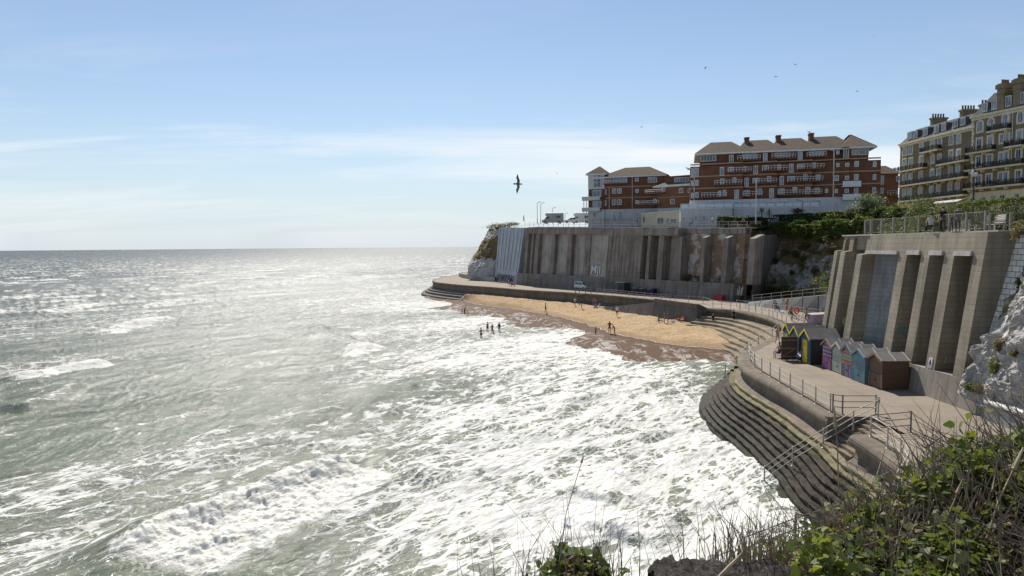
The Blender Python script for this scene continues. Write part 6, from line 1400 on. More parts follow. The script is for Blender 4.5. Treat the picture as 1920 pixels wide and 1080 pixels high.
for px, py, rz, lb, c in ((1272, 602, 30, 'orange beach chair by the bastion wall, left one', ORG), (1278.5, 604, -40, 'orange beach chair by the bastion wall, right one', ORG), (1115, 577.5, 60, 'blue beach chair near the wooden steps, left one', (.08, .16, .45)), (1122, 577, -50, 'blue beach chair near the wooden steps, right one', (.08, .16, .45))):
    deckchair(sand(px, py), R(rz), lb, cloth(c), 'beach chairs on the sand')
def slab_thing(name, label, cat, loc, size, m_, rz=0):
    mb = MB(); n_ = 6; P_ = []
    for i in range(n_+1):
        P_.append([((i/n_-.5)*size[0], (j/n_-.5)*size[1], .05+size[2]*(.5+.8*mnoise.noise(Vector((i*.7+loc[0], j*.7, 1))))) for j in range(n_+1)])
    mb.grid(P_); mb.grid([[(x, y, 0.0) for x, y, z in r_] for r_ in P_]); o = mb.build(name, m_); o.location = loc; o.rotation_euler = (0, 0, rz); tag(o, label, cat); return o
slab_thing('towel', 'bright green towel spread on the sand at the foot of the terrace steps', 'towel', sand(1343, 609.5), (1.9, 1.0, .1), cloth((.30, .55, .12)), .3)
slab_thing('towel', 'white beach mat beside the orange chairs', 'towel', sand(1264, 601.5), (1.6, .9, .15), cloth(WHT), .2)
slab_thing('bag', 'yellow beach bag in front of the orange chairs', 'bag', sand(1262, 605.5), (.5, .4, .25), cloth((.6, .45, .03)), .2)
slab_thing('bag', 'lime green bag behind the orange chairs', 'bag', sand(1269, 598), (.4, .35, .5), cloth((.35, .5, .04)), .2)
slab_thing('towel', 'purple and white towel left on the terrace steps', 'towel', tuple(G(1414, 620.5, 1.9)), (1.0, .6, .14), cloth((.25, .20, .45)), .4)
# wooden steps from quay to sand
q0 = G(1092, 551, 4.0); q1 = sand(1092, 566)
ws = thing('wooden_steps', 'wooden steps with handrail going down from the quay wall to the sand', 'steps', (q1[0], q1[1], q1[2]))
ax_ = (Vector((q0.x, q0.y, 4.0))-Vector(q1)); px_ = Vector((ax_.y, -ax_.x, 0)).normalized()
TIMB = mat('grey_timber', (.26, .22, .17), .85, (.16, .13, .10), 4)
for s_ in (-1, 1): mb = MB(); mb.tube([Vector(q1)+px_*1.1*s_, Vector((q0.x, q0.y, 4.0))+px_*1.1*s_], .12, 5); mb.build('stringer', TIMB, ws)
for k in range(8): mb = MB(); c = Vector(q1).lerp(Vector((q0.x, q0.y, 4.0)), (k+.6)/8); mb.box((c.x, c.y, c.z+.08), (2.2, .36, .06), math.atan2(px_.y, px_.x)); mb.build('tread', TIMB, ws)
railing('handrail', 'timber rail guarding the top of the wooden beach steps', [G(1079, 549.3), G(1086, 549.8), G(1098, 550.4), G(1108, 551)], 1.3, (1.3, .8), rm=TIMB, pm=TIMB, curve=False, pr=.08, rr=.06)
# lifebuoy
q = deck(1493, 599); lb_ = thing('lifebuoy', 'red lifebuoy with white bands on its post by the promenade railing', 'lifebuoy', (q[0], q[1], 4.003), R(20), local=True)
mb = MB(); mb.tube([(0, .06, 0), (0, .06, 1.5)], .05, 6); mb.build('post', WHITE, lb_)
mb = MB(); P_ = []
for i in range(25):
    a = 2*math.pi*i/24; P_.append([((.36+.085*math.cos(b_))*math.cos(a), -.05+.085*math.sin(b_), 1.15+(.36+.085*math.cos(b_))*math.sin(a)) for b_ in [2*math.pi*k/8 for k in range(9)]])
mb.grid(P_); ring = mb.build('ring', mat('lifebuoy_red', (.55, .03, .02), .45), lb_, smooth=True)
for k in range(4):
    a = math.pi/4+math.pi/2*k; mb = MB(); mb.box((.36*math.cos(a), -.05, 1.15+.36*math.sin(a)), (.2, .2, .2)); mb.build('band', WHITE, ring) if False else None
done_local(lb_)
# bicycles by the railing
def bicycle(loc, rz, label, c):
    t_ = thing('bicycle', label, 'bicycle', loc, rz, local=True)
    for x in (-.52, .52):
        mb = MB(); mb.tube([(x+.33*math.cos(2*math.pi*k/14), 0, .34+.33*math.sin(2*math.pi*k/14)) for k in range(15)], .022, 5, cap=False)
        for k in range(6): a = math.pi*k/6; mb.tube([(x+.32*math.cos(a), 0, .34+.32*math.sin(a)), (x-.32*math.cos(a), 0, .34-.32*math.sin(a))], .004, 3)
        mb.build('wheel', IRON, t_)
    mb = MB()
    for a, b_ in (((-.52, 0, .34), (-.16, 0, .75)), ((-.16, 0, .75), (.38, 0, .78)), ((-.1, 0, .32), (-.18, 0, .85)), ((-.1, 0, .32), (.38, 0, .75)), ((-.52, 0, .34), (-.1, 0, .32)), ((.52, 0, .34), (.36, 0, .95))): mb.tube([a, b_], .018, 5)
    mb.build('frame', c, t_)
    mb = MB(); mb.box((-.2, 0, .88), (.26, .13, .05)); mb.build('saddle', IRON, t_)
    mb = MB(); mb.tube([(.36, -.27, .98), (.38, 0, .96), (.36, .27, .98)], .015, 5); mb.build('handlebar', IRON, t_); return done_local(t_)
q = deck(1500, 604); bicycle((q[0], q[1], 4.003), R(10), 'bicycle leaning near the lifebuoy', mat('blue_frame', (.05, .1, .25), .4))
q = deck(1480, 603); bicycle((q[0]+.3, q[1], 4.003), R(75), 'bicycle parked along the promenade railing left of the lifebuoy', mat('silver_frame', (.4, .4, .42), .35))
# pushchair
q = deck(962, 537); pc = thing('pushchair', 'red pushchair on the far promenade by the white cladding', 'pushchair', (q[0], q[1], 4.003), local=True)
mb = MB(); mb.hexa([(-.45, -.3, .35), (.45, -.3, .35), (.45, .3, .35), (-.45, .3, .35)], [(-.6, -.3, .95), (.5, -.3, .6), (.5, .3, .6), (-.6, .3, .95)]); mb.build('seat', cloth(RED), pc)
for x in (-.4, .4):
    for y in (-.28, .28): mb = MB(); mb.tube([(x+.15*math.cos(2*math.pi*k/8), y, .16+.15*math.sin(2*math.pi*k/8)) for k in range(9)], .03, 4, cap=False); mb.build('wheel', IRON, pc)
mb = MB(); mb.tube([(-.4, -.25, .3), (-.9, -.25, 1.0), (-.9, .25, 1.0), (-.4, .25, .3)], .02, 4); mb.build('handle', IRON, pc); done_local(pc)
# bins
NB = mat('navy_bin_plastic', (.012, .016, .07), .45); YL = mat('yellow_bin_lid', (.40, .36, .05), .5)
def bin_(loc, label, lid, rz):
    t_ = thing('wheelie_bin', label, 'bin', loc, rz, group='wheelie bins under the far wall', local=True)
    mb = MB(); mb.hexa([(-.4, -.4, .08), (.4, -.4, .08), (.4, .4, .08), (-.4, .4, .08)], [(-.52, -.5, 1.15), (.52, -.5, 1.15), (.52, .5, 1.15), (-.52, .5, 1.15)]); mb.build('body', NB, t_)
    mb = MB(); mb.hexa([(-.55, -.55, 1.152), (.55, -.55, 1.152), (.55, .53, 1.152), (-.55, .53, 1.152)], [(-.5, -.5, 1.24), (.5, -.5, 1.24), (.5, .5, 1.36), (-.5, .5, 1.36)]); mb.build('lid', lid, t_)
    for x in (-.45, .45): mb = MB(); mb.tube([(x-.04, .38, .12), (x+.04, .38, .12)], .12, 8); mb.build('wheel', IRON, t_)
    return done_local(t_)
rzf = math.atan2(fd.y, fd.x)
for px, lid, lb in ((1199, YL, 'yellow lidded navy wheelie bin, first from the left of the row under the far wall'), (1205.5, NB, 'plain navy wheelie bin between the left and middle yellow lidded ones'), (1212, YL, 'yellow lidded navy wheelie bin in the middle of the row'), (1219, NB, 'plain navy wheelie bin between the middle and right yellow lidded ones'), (1225.5, YL, 'yellow lidded navy wheelie bin, last yellow one on the right'), (1232, NB, 'plain navy wheelie bin at the right end of the row')):
    s_ = fs(px, 545); q = fw.p(s_, 1.0, 4.0); bin_((q[0], q[1], 4.003), lb, lid, rzf)
q = fw.p(fs(1178, 540), 1.3, 4.0); kk = thing('kiosk', 'small dark shed with pale roof against the far wall', 'kiosk', q, rzf, local=True)
mb = MB(); mb.box((0, 0, 1.1), (2.0, 1.6, 2.2)); mb.build('wall', mat('dark_green_paint', (.04, .05, .05), .6), kk)
mb = MB(); mb.box((0, -.1, 2.27), (2.4, 2.1, .14)); mb.build('roof', CONC_L, kk); mb = MB(); mb.box((-.2, -.83, 1.0), (.8, .05, 1.9)); mb.build('door', IRON, kk); done_local(kk)
q = fw.p(fs(1357, 560), 1.2, 4.0); rb = thing('storage_box', 'red storage chest against the far wall', 'storage box', q, rzf, local=True)
mb = MB(); mb.box((0, 0, .42), (1.9, .8, .8)); mb.build('body', mat('red_box_paint', (.38, .03, .035), .55), rb); mb = MB(); mb.hexa([(-1, -.45, .824), (1, -.45, .824), (1, .45, .824), (-1, .45, .824)], [(-.95, -.4, .9), (.95, -.4, .9), (.95, .4, 1.0), (-.95, .4, 1.0)]); mb.build('lid', mat('red_lid_paint', (.42, .04, .04), .5), rb); done_local(rb)
q = fw.p(fs(1394, 563), 1.2, 4.0); rb = thing('wheelie_bin', 'black wheelie bin near the end slab of the far wall', 'bin', q, rzf, local=True)
mb = MB(); mb.hexa([(-.6, -.4, .1), (.6, -.4, .1), (.6, .4, .1), (-.6, .4, .1)], [(-.7, -.5, 1.0), (.7, -.5, 1.0), (.7, .5, 1.0), (-.7, .5, 1.0)]); mb.build('body', IRON, rb); mb = MB(); mb.box((0, 0, 1.06), (1.45, 1.05, .1)); mb.build('lid', IRON, rb); done_local(rb)
# ------------------------------------------------------------------ vehicles
TYRE = mat('tyre_rubber', (.015, .015, .015), .8); CARW = mat('white_car_paint', (.70, .71, .72), .25, (.66, .67, .68), .5, spec=.5)
CGL = mat('car_glass', (.02, .03, .04), .08, (.03, .04, .05), 2, spec=.6)
def vehicle(name, label, cat, loc, rz, prof, wid, wheels, wr, paint, wins, cab=None):
    """prof: side outline (x forward, z); wins: list of side window outlines"""
    t_ = thing(name, label, cat, loc, rz, local=True); n_ = len(prof); mb = MB()
    def ring(y, sc_): return [mb.vert((p_[0], y, p_[1] if True else 0)) for p_ in prof]
    def inset(p_): return (p_[0]*.985, p_[1])
    zt = max(p_[1] for p_ in prof)
    tw = lambda z: 1.0-.13*max(0, (z-.9)/(zt-.9))
    R_ = []
    for y in (-1, -.94, .94, 1):
        R_.append([mb.vert(((p_[0] if abs(y) < 1 else p_[0]*.98), y*wid/2*tw(p_[1]), (p_[1] if abs(y) < 1 else p_[1]-.03*(p_[1] > .6)))) for p_ in prof])
    for a, b_ in zip(R_, R_[1:]):
        for k in range(n_): j = (k+1) % n_; mb.face(a[k], a[j], b_[j], b_[k])
    mb.face(*R_[0]); mb.face(*reversed(R_[-1])); mb.build('body', paint, t_)
    for w_ in wins:
        for s_ in (-1, 1):
            mb = MB(); A = [mb.vert((p_[0], s_*(wid/2*tw(p_[1])+.012), p_[1])) for p_ in w_]; B = [mb.vert((p_[0], s_*(wid/2*tw(p_[1])-.05), p_[1])) for p_ in w_]
            mb.face(*A); mb.face(*reversed(B))
            for k in range(len(w_)): j = (k+1) % len(w_); mb.face(A[k], A[j], B[j], B[k])
            mb.build('side_window', CGL, t_)
    if cab:
        (x0, z0), (x1, z1) = cab; mb = MB(); o = .02
        mb.hexa([(x0+o, -wid*.40, z0), (x0+o, wid*.40, z0), (x0-.1, wid*.40, z0), (x0-.1, -wid*.40, z0)], [(x1+o, -wid*.37, z1), (x1+o, wid*.37, z1), (x1-.1, wid*.37, z1), (x1-.1, -wid*.37, z1)]); mb.build('windscreen', CGL, t_)
    for x in wheels:
        for s_ in (-1, 1):
            mb = MB(); mb.tube([(x, s_*(wid/2-.2), wr), (x, s_*(wid/2+.015), wr)], wr, 14); w_ = mb.build('wheel', TYRE, t_)
            mb = MB(); mb.tube([(x, s_*(wid/2-.1), wr), (x, s_*(wid/2+.025), wr)], wr*.58, 10); mb.build('hub_cap', STEEL, w_)
    for s_ in (-1, 1):
        mb = MB(); xx = max(p_[0] for p_ in prof); mb.box((xx-.12, s_*wid*.38, .72), (.2, .28, .16)); mb.build('headlight', WHITE, t_)
    return done_local(t_)
VANP = [(-2.05, .3), (2.0, .3), (2.1, .55), (2.02, .85), (1.25, 1.05), (.65, 1.72), (.3, 1.80), (-1.9, 1.78), (-2.08, 1.5), (-2.12, .6)]
q = G(1093, 542.5); vehicle('van', 'small white van with side windows parked under the white lettering on the far wall', 'van', (q.x, q.y+.6, 4.003), rzf, VANP, 1.75, (-1.3, 1.3), .32, CARW, [[(-1.85, 1.05), (-.75, 1.05), (-.75, 1.62), (-1.85, 1.62)], [(-.6, 1.05), (.35, 1.05), (.35, 1.62), (-.6, 1.62)], [(.45, 1.05), (1.05, 1.05), (.65, 1.55), (.45, 1.6)]], ((1.22, 1.1), (.72, 1.65)))
CAMP = [(-2.9, .35), (2.6, .35), (2.75, .6), (2.7, .95), (2.0, 1.25), (1.5, 1.95), (1.5, 2.15), (1.9, 2.3), (1.75, 2.75), (1.2, 2.9), (-2.85, 2.85), (-2.95, 2.6)]
q = D(1088, 419, 195); cv = vehicle('camper_van', 'white camper van parked on the clifftop left of the turret block', 'camper van', (q.x, q.y, q.z), R(172), CAMP, 2.1, (-1.9, 1.8), .36, CARW, [[(-2.4, 1.5), (-1.2, 1.5), (-1.2, 2.1), (-2.4, 2.1)], [(.7, 1.3), (1.8, 1.3), (1.45, 1.85), (.7, 1.9)]], ((1.95, 1.3), (1.55, 1.9)))
CARP = [(-2.0, .3), (2.0, .3), (2.08, .55), (1.95, .82), (1.0, .95), (.35, 1.42), (-1.1, 1.45), (-1.75, 1.0), (-2.05, .9), (-2.1, .55)]
q = D(1072, 418.5, 186); vehicle('parked_car', 'white car parked on the clifftop in front of the camper van', 'car', (q.x, q.y, q.z), R(175), CARP, 1.75, (-1.3, 1.3), .32, CARW, [[(-1.0, .98), (-.3, .98), (-.3, 1.36), (-1.0, 1.36)], [(-.22, .98), (.75, .98), (.3, 1.34), (-.22, 1.36)]], ((.95, 1.0), (.42, 1.38)))
q = D(1036, 419.5, 188); vehicle('camper_van', 'grey camper van on the clifftop behind the railing beside the street lamps', 'camper van', (q.x, q.y, q.z), R(165), CAMP, 2.0, (-1.9, 1.8), .36, mat('grey_van_paint', (.36, .37, .35), .35), [[(-2.4, 1.5), (-1.2, 1.5), (-1.2, 2.1), (-2.4, 2.1)], [(.7, 1.3), (1.8, 1.3), (1.45, 1.85), (.7, 1.9)]], ((1.95, 1.3), (1.55, 1.9)))
# ------------------------------------------------------------------ lamps, poles
def lamp(px, pyb, pyt, d, label, arm=1.6, side=1, m_=STEELD):
    b_ = D(px, pyb, d); t_ = D(px, pyt, d); h = t_.z-b_.z; th = thing('street_lamp', label, 'street lamp', b_, local=True)
    mb = MB(); mb.tube([(0, 0, 0), (0, 0, h*.25)], .11, 6); mb.tube([(0, 0, h*.25), (0, 0, h)], .07, 6); mb.build('pole', m_, th)
    if arm:
        mb = MB(); mb.tube([(0, 0, h-.05), (side*.3, 0, h+.2), (side*arm*.6, 0, h+.32)], .05, 5); mb.build('arm', m_, th)
        mb = MB(); mb.hexa([(side*arm*.5, -.14, h+.22), (side*arm, -.12, h+.3), (side*arm, .12, h+.3), (side*arm*.5, .14, h+.22)][::side], [(side*arm*.5, -.1, h+.38), (side*arm, -.08, h+.4), (side*arm, .08, h+.4), (side*arm*.5, .1, h+.38)][::side]); mb.build('lamp_head', m_, th)
    return done_local(th)
lamp(1007.5, 420, 381, 192, 'tall thin street lamp on the clifftop, leftmost of the four', 1.1)
lamp(1014, 420, 382.5, 192.5, 'tall thin street lamp right beside the leftmost one', 1.1)
lamp(1036, 419, 391, 210, 'street lamp rising behind the grey camper van', 1.0)
lamp(1059.5, 418, 401, 230, 'shortest and farthest of the clifftop street lamps', 1.0)
lamp(1417, 420, 336, 133, 'plain white flagpole in front of the large brick block', 0, m_=WHITE)
lamp(1562, 405, 284, 131, 'tall pale street lamp near the right end of the large brick block', 1.2, -1, STEEL)
lamp(1505, 405, 378, 136, 'short street lamp with a curved arm in front of the white plinth', 1.6, -1)
q = D(1823, 440, 72); b_ = Vector((q.x, q.y, 14.7)); zt = D(1823, 328, 72).z-14.7
th = thing('street_lamp', 'black ornate street lamp with a silver globe above the big hedge', 'street lamp', b_, local=True)
mb = MB(); mb.lathe((0, 0, 0), [(.22, 0), (.22, .5), (.12, .7), (.10, 2.2), (.13, 2.3), (.085, 2.4), (.075, zt-.35), (.16, zt-.28), (.10, zt-.18)], 10); mb.build('pole', IRON, th)
mb = MB(); mb.lathe((0, 0, zt), [(.10, -.2), (.24, -.05), (.30, .12), (.26, .30), (.12, .42)], 12); gl = mb.build('globe', mat('lamp_glass', (.55, .58, .6), .15, (.4, .42, .45), 3), th, smooth=True)
mb = MB(); mb.lathe((0, 0, zt), [(.30, .30), (.20, .44), (.06, .52), (.03, .7)], 10); mb.build('cap', IRON, gl); done_local(th)
# ------------------------------------------------------------------ benches
def bench(loc, rz, label, m_, L_=1.8):
    t_ = thing('park_bench', label, 'bench', loc, rz, local=True)
    mb = MB()
    for k in range(4): mb.box((0, -.2+k*.13, .44), (L_, .11, .035))
    mb.build('seat', m_, t_); mb = MB()
    for k in range(5): mb.box((0, .30+.02*k, .56+k*.11), (L_, .03, .09))
    for x in (-.45, .45): mb.box((x*L_, .37, .72), (.06, .05, .6))
    mb.build('backrest', m_, t_)
    for x in (-.46, .46):
        for y in (-.2, .27): mb = MB(); mb.box((x*L_, y, .21), (.07, .07, .42)); mb.build('leg', m_, t_)
        mb = MB(); mb.box((x*L_, .02, .64), (.07, .55, .05)); mb.build('armrest', m_, t_)
    return done_local(t_)
PALETIMB = mat('bleached_timber', (.50, .45, .42), .85, (.38, .34, .31), 5)
q = D(1862, 438, 43.5); bench((q.x, q.y, ZT+.04), R(-105), 'pale bleached timber bench in front of the big hedge', PALETIMB, 1.7)
q = D(1834, 438, 45.0); bench((q.x, q.y, ZT+.04), R(-105), 'darker low bench left of the pale one at the hedge', TIMB, 1.7)
for px, lb in ((1370, 'timber bench on the clifftop path under the hedge'), (1416, 'timber bench beside the low wall at the end of the clifftop path')):
    q = D(px, 424.5, 131 if px < 1400 else 134); bench((q.x, q.y, q.z), R(160), lb, TIMB, 2.2)
# ------------------------------------------------------------------ signs and wall writing
q = Vector(nw.p(44.9, .012, 6.6)); z0 = D(1754, 690, 44.9).z; z1 = D(1754, 671, 44.9).z
sg = thing('warning_sign', 'white warning sign with black triangle on a buttress above the brown hut', 'sign', nw.p(44.9, .0, z0), local=False)
mb = MB(); nw.blk(mb, 44.72, 45.1, 0.0, .035, z0, z1); mb.build('board', WHITE, sg)
mb = MB(); zm = z0+(z1-z0)*.42
A = [nw.p(44.78, .042, zm), nw.p(45.04, .042, zm), nw.p(44.91, .042, z1-.05)]; B = [nw.p(44.78, .03, zm), nw.p(45.04, .03, zm), nw.p(44.91, .03, z1-.05)]
ia = [mb.vert(p_) for p_ in A]; ib = [mb.vert(p_) for p_ in B]; mb.face(*ia); mb.face(*reversed(ib))
for k in range(3): mb.face(ia[k], ia[(k+1) % 3], ib[(k+1) % 3], ib[k])
for k in range(3): nw.blk(mb, 44.78, 45.04, .03, .041, z0+.05+k*.09, z0+.09+k*.09)
mb.build('pictogram', IRON, sg)
q = e1; sg = thing('notice', 'small white and blue notice on the end post of the stair railing', 'sign', (q.x, q.y, 4.6), local=False)
mb = MB(); mb.box((q.x+.08, q.y-.07, 4.85), (.26, .02, .40)); mb.build('board', WHITE, sg); mb = MB(); mb.box((q.x+.08, q.y-.083, 4.78), (.20, .008, .18)); mb.build('print', mat('notice_blue', (.10, .22, .40), .5), sg)
def wall_text(txt, o, ux, uy, size, m_, parent, off=0.0, ext=.012, name='graffiti'):
    cu = bpy.data.curves.new('t', 'FONT'); cu.body = txt; cu.size = size; cu.extrude = ext; cu.offset = off; cu.align_x = 'LEFT'
    ob = bpy.data.objects.new('t', cu); COL.objects.link(ob); dg = bpy.context.evaluated_depsgraph_get(); dg.update()
    me = bpy.data.meshes.new_from_object(ob.evaluated_get(dg)); bpy.data.objects.remove(ob)
    ux, uy = Vector(ux).normalized(), Vector(uy).normalized(); M_ = Matrix((ux, uy, ux.cross(uy))).transposed().to_4x4(); M_.translation = Vector(o); me.transform(M_)
    me.materials.clear(); me.materials.append(m_); r_ = bpy.data.objects.new(name, me); COL.objects.link(r_); r_.parent = parent
    r_.matrix_parent_inverse = Matrix.Translation(-parent.location); return r_
GW = mat('white_spray', (.72, .72, .72), .7); GK = mat('black_spray', (.02, .02, .022), .7)
s_ = fs(1103, 505); zlo = PL(1103, 513, FA, FB).z; hgt = PL(1103, 497, FA, FB).z-zlo
tu = Vector((-fn.x*-.10, -fn.y*-.10, 1)); tu = Vector((fn.x*-.10, fn.y*-.10, 1))
wall_text('MJI', fw.p(s_, -.31, zlo), (fd.x, fd.y, 0), tu, hgt*1.42, GK, fwt, off=.13, ext=.02)
wall_text('MJI', fw.p(s_, -.28, zlo), (fd.x, fd.y, 0), tu, hgt*1.42, GW, fwt, off=.03, ext=.02)
TL = mat('teal_spray', (.10, .27, .27), .75)
wall_text('XEN', D(1678, 623, 49.67), (1, 0, -.35), (.35, 0, 1), .95, TL, bw, off=.01, ext=.01)
def squiggle(o, ux, uy, w, h, m_, parent, seed, n=3, r_=.04, cells=4):
    rg = random.Random(seed); ux, uy = Vector(ux).normalized(), Vector(uy).normalized(); o = Vector(o); mb = MB()
    for c in range(cells):
        cx = (c+.5)/cells*w
        for k in range(n):
            pts = []; a0 = rg.uniform(0, 6.28); sp_ = rg.uniform(2.5, 5) 
            for i in range(9):
                a = a0+sp_*i/8; pts.append(o+ux*(cx+w/cells*.45*math.cos(a)*rg.uniform(.6, 1))+uy*(h*.5+h*.45*math.sin(a*1.3)*rg.uniform(.7, 1)))
            mb.tube(pts, r_, 4)
    return mb.build('graffiti', m_, parent)
squiggle(D(1603, 645, 55.97), (1, 0, 0), (.1, 0, 1), 1.15, 1.2, GK, bw, 3, r_=.035)
squiggle(D(1768, 684, 44.38), (1, 0, 0), (.1, 0, 1), 1.05, .6, mat('grey_spray', (.30, .30, .30), .8), bw, 5, r_=.022, n=2)
squiggle(D(1819, 706, 41.57), (1, 0, 0), (.14, 0, 1), 1.0, 1.9, mat('dark_spray', (.06, .05, .045), .8), bw, 8, r_=.045, cells=2)
q = [D(929, 527, 199), D(968, 533, 182.2)]; ux = (q[1]-q[0]); nrm_ = Vector((-.9, -.45, 0))
for k, (c, sd) in enumerate((((.55, .58, .62), 11), ((.10, .40, .30), 12), ((.45, .10, .14), 13), ((.05, .10, .28), 14), ((.03, .03, .03), 15))):
    squiggle(q[0]+nrm_*.35+ux*(.02+.06*k)+Vector((0, 0, .3)), ux, (.1, 0, 1), ux.length*.68, 2.1, mat('spray_%s' % ['silver', 'green', 'red', 'blue', 'black'][k], c, .7), wp, sd, n=1, r_=.09, cells=6)
squiggle(Vector(fw.p(fs(1134, 545), .08, 4.4)), (fd.x, fd.y, 0), (0, 0, 1), 9, 2.0, mat('faded_teal_spray', (.20, .27, .28), .8), fwt, 21, n=2, r_=.06, cells=7)
squiggle(Vector(fw.p(fs(1382, 552), .08, 4.6)), (fd.x, fd.y, 0), (0, 0, 1), 1.4, 2.2, GW, fwt, 22, n=2, r_=.05, cells=2)
squiggle(Vector(fw.p(fs(1334, 520), -2.0, 7.6)), (fd.x, fd.y, 0), (0, 0, 1), 2.2, 1.6, mat('pale_blue_spray', (.4, .5, .58), .8), fwt, 23, n=2, r_=.07, cells=3)
# ------------------------------------------------------------------ gulls
GULL = mat('backlit_gull_plumage', (.16, .145, .13), .8, (.07, .06, .055), 6); GULLW = mat('white_gull_plumage', (.55, .55, .56), .8, (.25, .25, .26), 6)  # dark plumage colour stands in for pale gulls seen against the light
def gull(loc, M3, label, flap=.25, sweep=.25, span=1.3, m_=GULL):
    mb = MB(); hs = span/2
    prof = [(-.34, .005, 0), (-.30, .05, 0), (-.20, .045, 0), (-.08, .075, 0), (.06, .085, 0), (.16, .06, .01), (.22, .05, .02), (.28, .045, .02), (.31, .018, .01), (.37, .004, 0)]
    rg = []
    for x, r_, z in prof: rg.append([mb.vert((x, r_*math.cos(2*math.pi*k/8)*(1.6 if x < -.25 else 1), z+r_*math.sin(2*math.pi*k/8)*(.35 if x < -.25 else 1))) for k in range(8)])
    for a, b_ in zip(rg, rg[1:]):
        for k in range(8): mb.face(a[k], a[(k+1) % 8], b_[(k+1) % 8], b_[k])
    for s_ in (-1, 1):
        st_ = [(.0, .10, -.08, .16), (.30, .14, -.10, .16), (.55, .06, -.12, .12), (.80, -.10, -.20, .07), (1.0, -.30, -.33, .01)]
        top_, bot_ = [], []
        for u, lx, tx_, c in st_:
            y = s_*(.03+hs*u); z = flap*(math.sin(u*2.2)*.28-.05)
            le = .11-sweep*max(0, u-.3)**1.3+(.04 if .2 < u < .5 else 0); te = le-(.20 if u < .6 else .20*(1-u)/.4+.01)
            top_.append([(le, y, z), ((le+te)/2, y, z+.016), (te, y, z-.004)]); bot_.append([(le, y, z-.003), ((le+te)/2, y, z-.006), (te, y, z-.008)])
        mb.grid(top_); mb.grid(bot_)
    o = mb.build('gull', m_); o.matrix_world = Matrix.Translation(loc) @ M3.to_4x4(); tag(o, label, 'gull', 'gulls gliding in the sky'); return o
def ori(fwd, up): f = Vector(fwd).normalized(); u = Vector(up); l_ = u.cross(f).normalized(); u = f.cross(l_); return Matrix((f, l_, u)).transposed()
gull(D(971, 345, 52), ori((1, .1, -.05), (.1, -1, .25)), 'dark banking gull with upright wings, largest bird, above the sea', .12, .25, 1.5)
for px, py, d_, f, u, lb in ((1323, 127, 170, (.3, .3, .9), (-.9, -.4, .3), 'small gull banking steeply above the brick blocks, left of the others'), (1455, 144, 160, (.2, -1, 0), (0, 0, 1), 'small gull with level wings high above the middle of the large block'), (1491, 121, 170, (1, .5, 0), (0, -.5, 1), 'small gull seen side on above the level winged one'), (1638, 67, 180, (.5, 1, .3), (-1, 0, .4), 'highest gull near the top right corner'), (1607, 171, 180, (.3, -1, 0), (0, 0, 1), 'tiny gull in the sky left of the hotel'), (1518, 248, 140, (.4, -1, 0), (.1, .2, 1), 'gull just above the right chimney of the large block'), (1203, 238, 150, (1, .4, 0), (0, -.3, 1), 'gull above the gap between the two brick blocks'), (1291, 317, 120, (.7, .3, .6), (-.4, -1, .5), 'dark gull beside the left corner of the large block'), (1350, 270, 160, (.3, -1, 0), (0, 0, 1), 'gull over the left roof end of the large block'), (1044, 325, 260, (1, .2, 0), (0, -.4, 1), 'tiny distant gull right of the largest bird')):
    gull(D(px, py, d_), ori(f, u), lb, .5 if 'level' in lb or 'just above' in lb else .2, .25, 1.25, GULLW if 'above the gap' in lb else GULL)
# ================================================================== PLANTS
LEAF_D = leafmat('dark_hedge_leaf', [(0.012, 0.026, 0.006), (0.030, 0.058, 0.012), (0.055, 0.095, 0.018), (0.020, 0.040, 0.010)])
LEAF_M = leafmat('mid_leaf', [(0.030, 0.050, 0.010), (0.070, 0.105, 0.020), (0.11, 0.15, 0.03), (0.045, 0.065, 0.018)])
LEAF_Y = leafmat('yellow_green_leaf', [(0.08, 0.11, 0.02), (0.17, 0.20, 0.03), (0.24, 0.25, 0.05), (0.10, 0.13, 0.03)])
LEAF_B = leafmat('bramble_leaf', [(0.030, 0.055, 0.010), (0.075, 0.115, 0.018), (0.115, 0.165, 0.028), (0.050, 0.080, 0.016), (0.17, 0.17, 0.03), (0.09, 0.065, 0.03)], rough=.62, trans=.35)
LEAF_G = leafmat('grey_green_leaf', [(0.055, 0.07, 0.045), (0.11, 0.13, 0.09), (0.16, 0.18, 0.13), (0.05, 0.06, 0.035)])
LEAF_O = leafmat('dry_leaf', [(0.10, 0.065, 0.03), (0.19, 0.13, 0.06), (0.26, 0.19, 0.09), (0.07, 0.05, 0.03)])
FLOW_Y = leafmat('yellow_flowers', [(0.10, 0.12, 0.02), (0.55, 0.42, 0.02), (0.60, 0.48, 0.03), (0.30, 0.26, 0.02)])
RED_L = leafmat('dark_red_leaf', [(0.10, 0.02, 0.025), (0.16, 0.03, 0.03), (0.06, 0.02, 0.02)])
TWIG = mat('dry_twig', (0.33, 0.26, 0.20), .85, (0.15, 0.115, 0.09), 14); STRAW = mat('straw_grass', (0.42, 0.33, 0.20), .8, (0.22, 0.165, 0.10), 12); BARK = mat('bark', (0.09, 0.07, 0.05), .9, (0.05, 0.04, 0.03), 6)
DIA = [(0, -.5, 0), (.30, -.05, .06), (0, .5, 0), (-.30, -.05, .06)]
IVY = [(0, -.50, 0), (.24, -.42, .05), (.42, -.10, .08), (.28, .10, .04), (.20, .34, .02), (0, .55, -.06), (-.20, .34, .02), (-.28, .10, .04), (-.42, -.10, .08), (-.24, -.42, .05)]
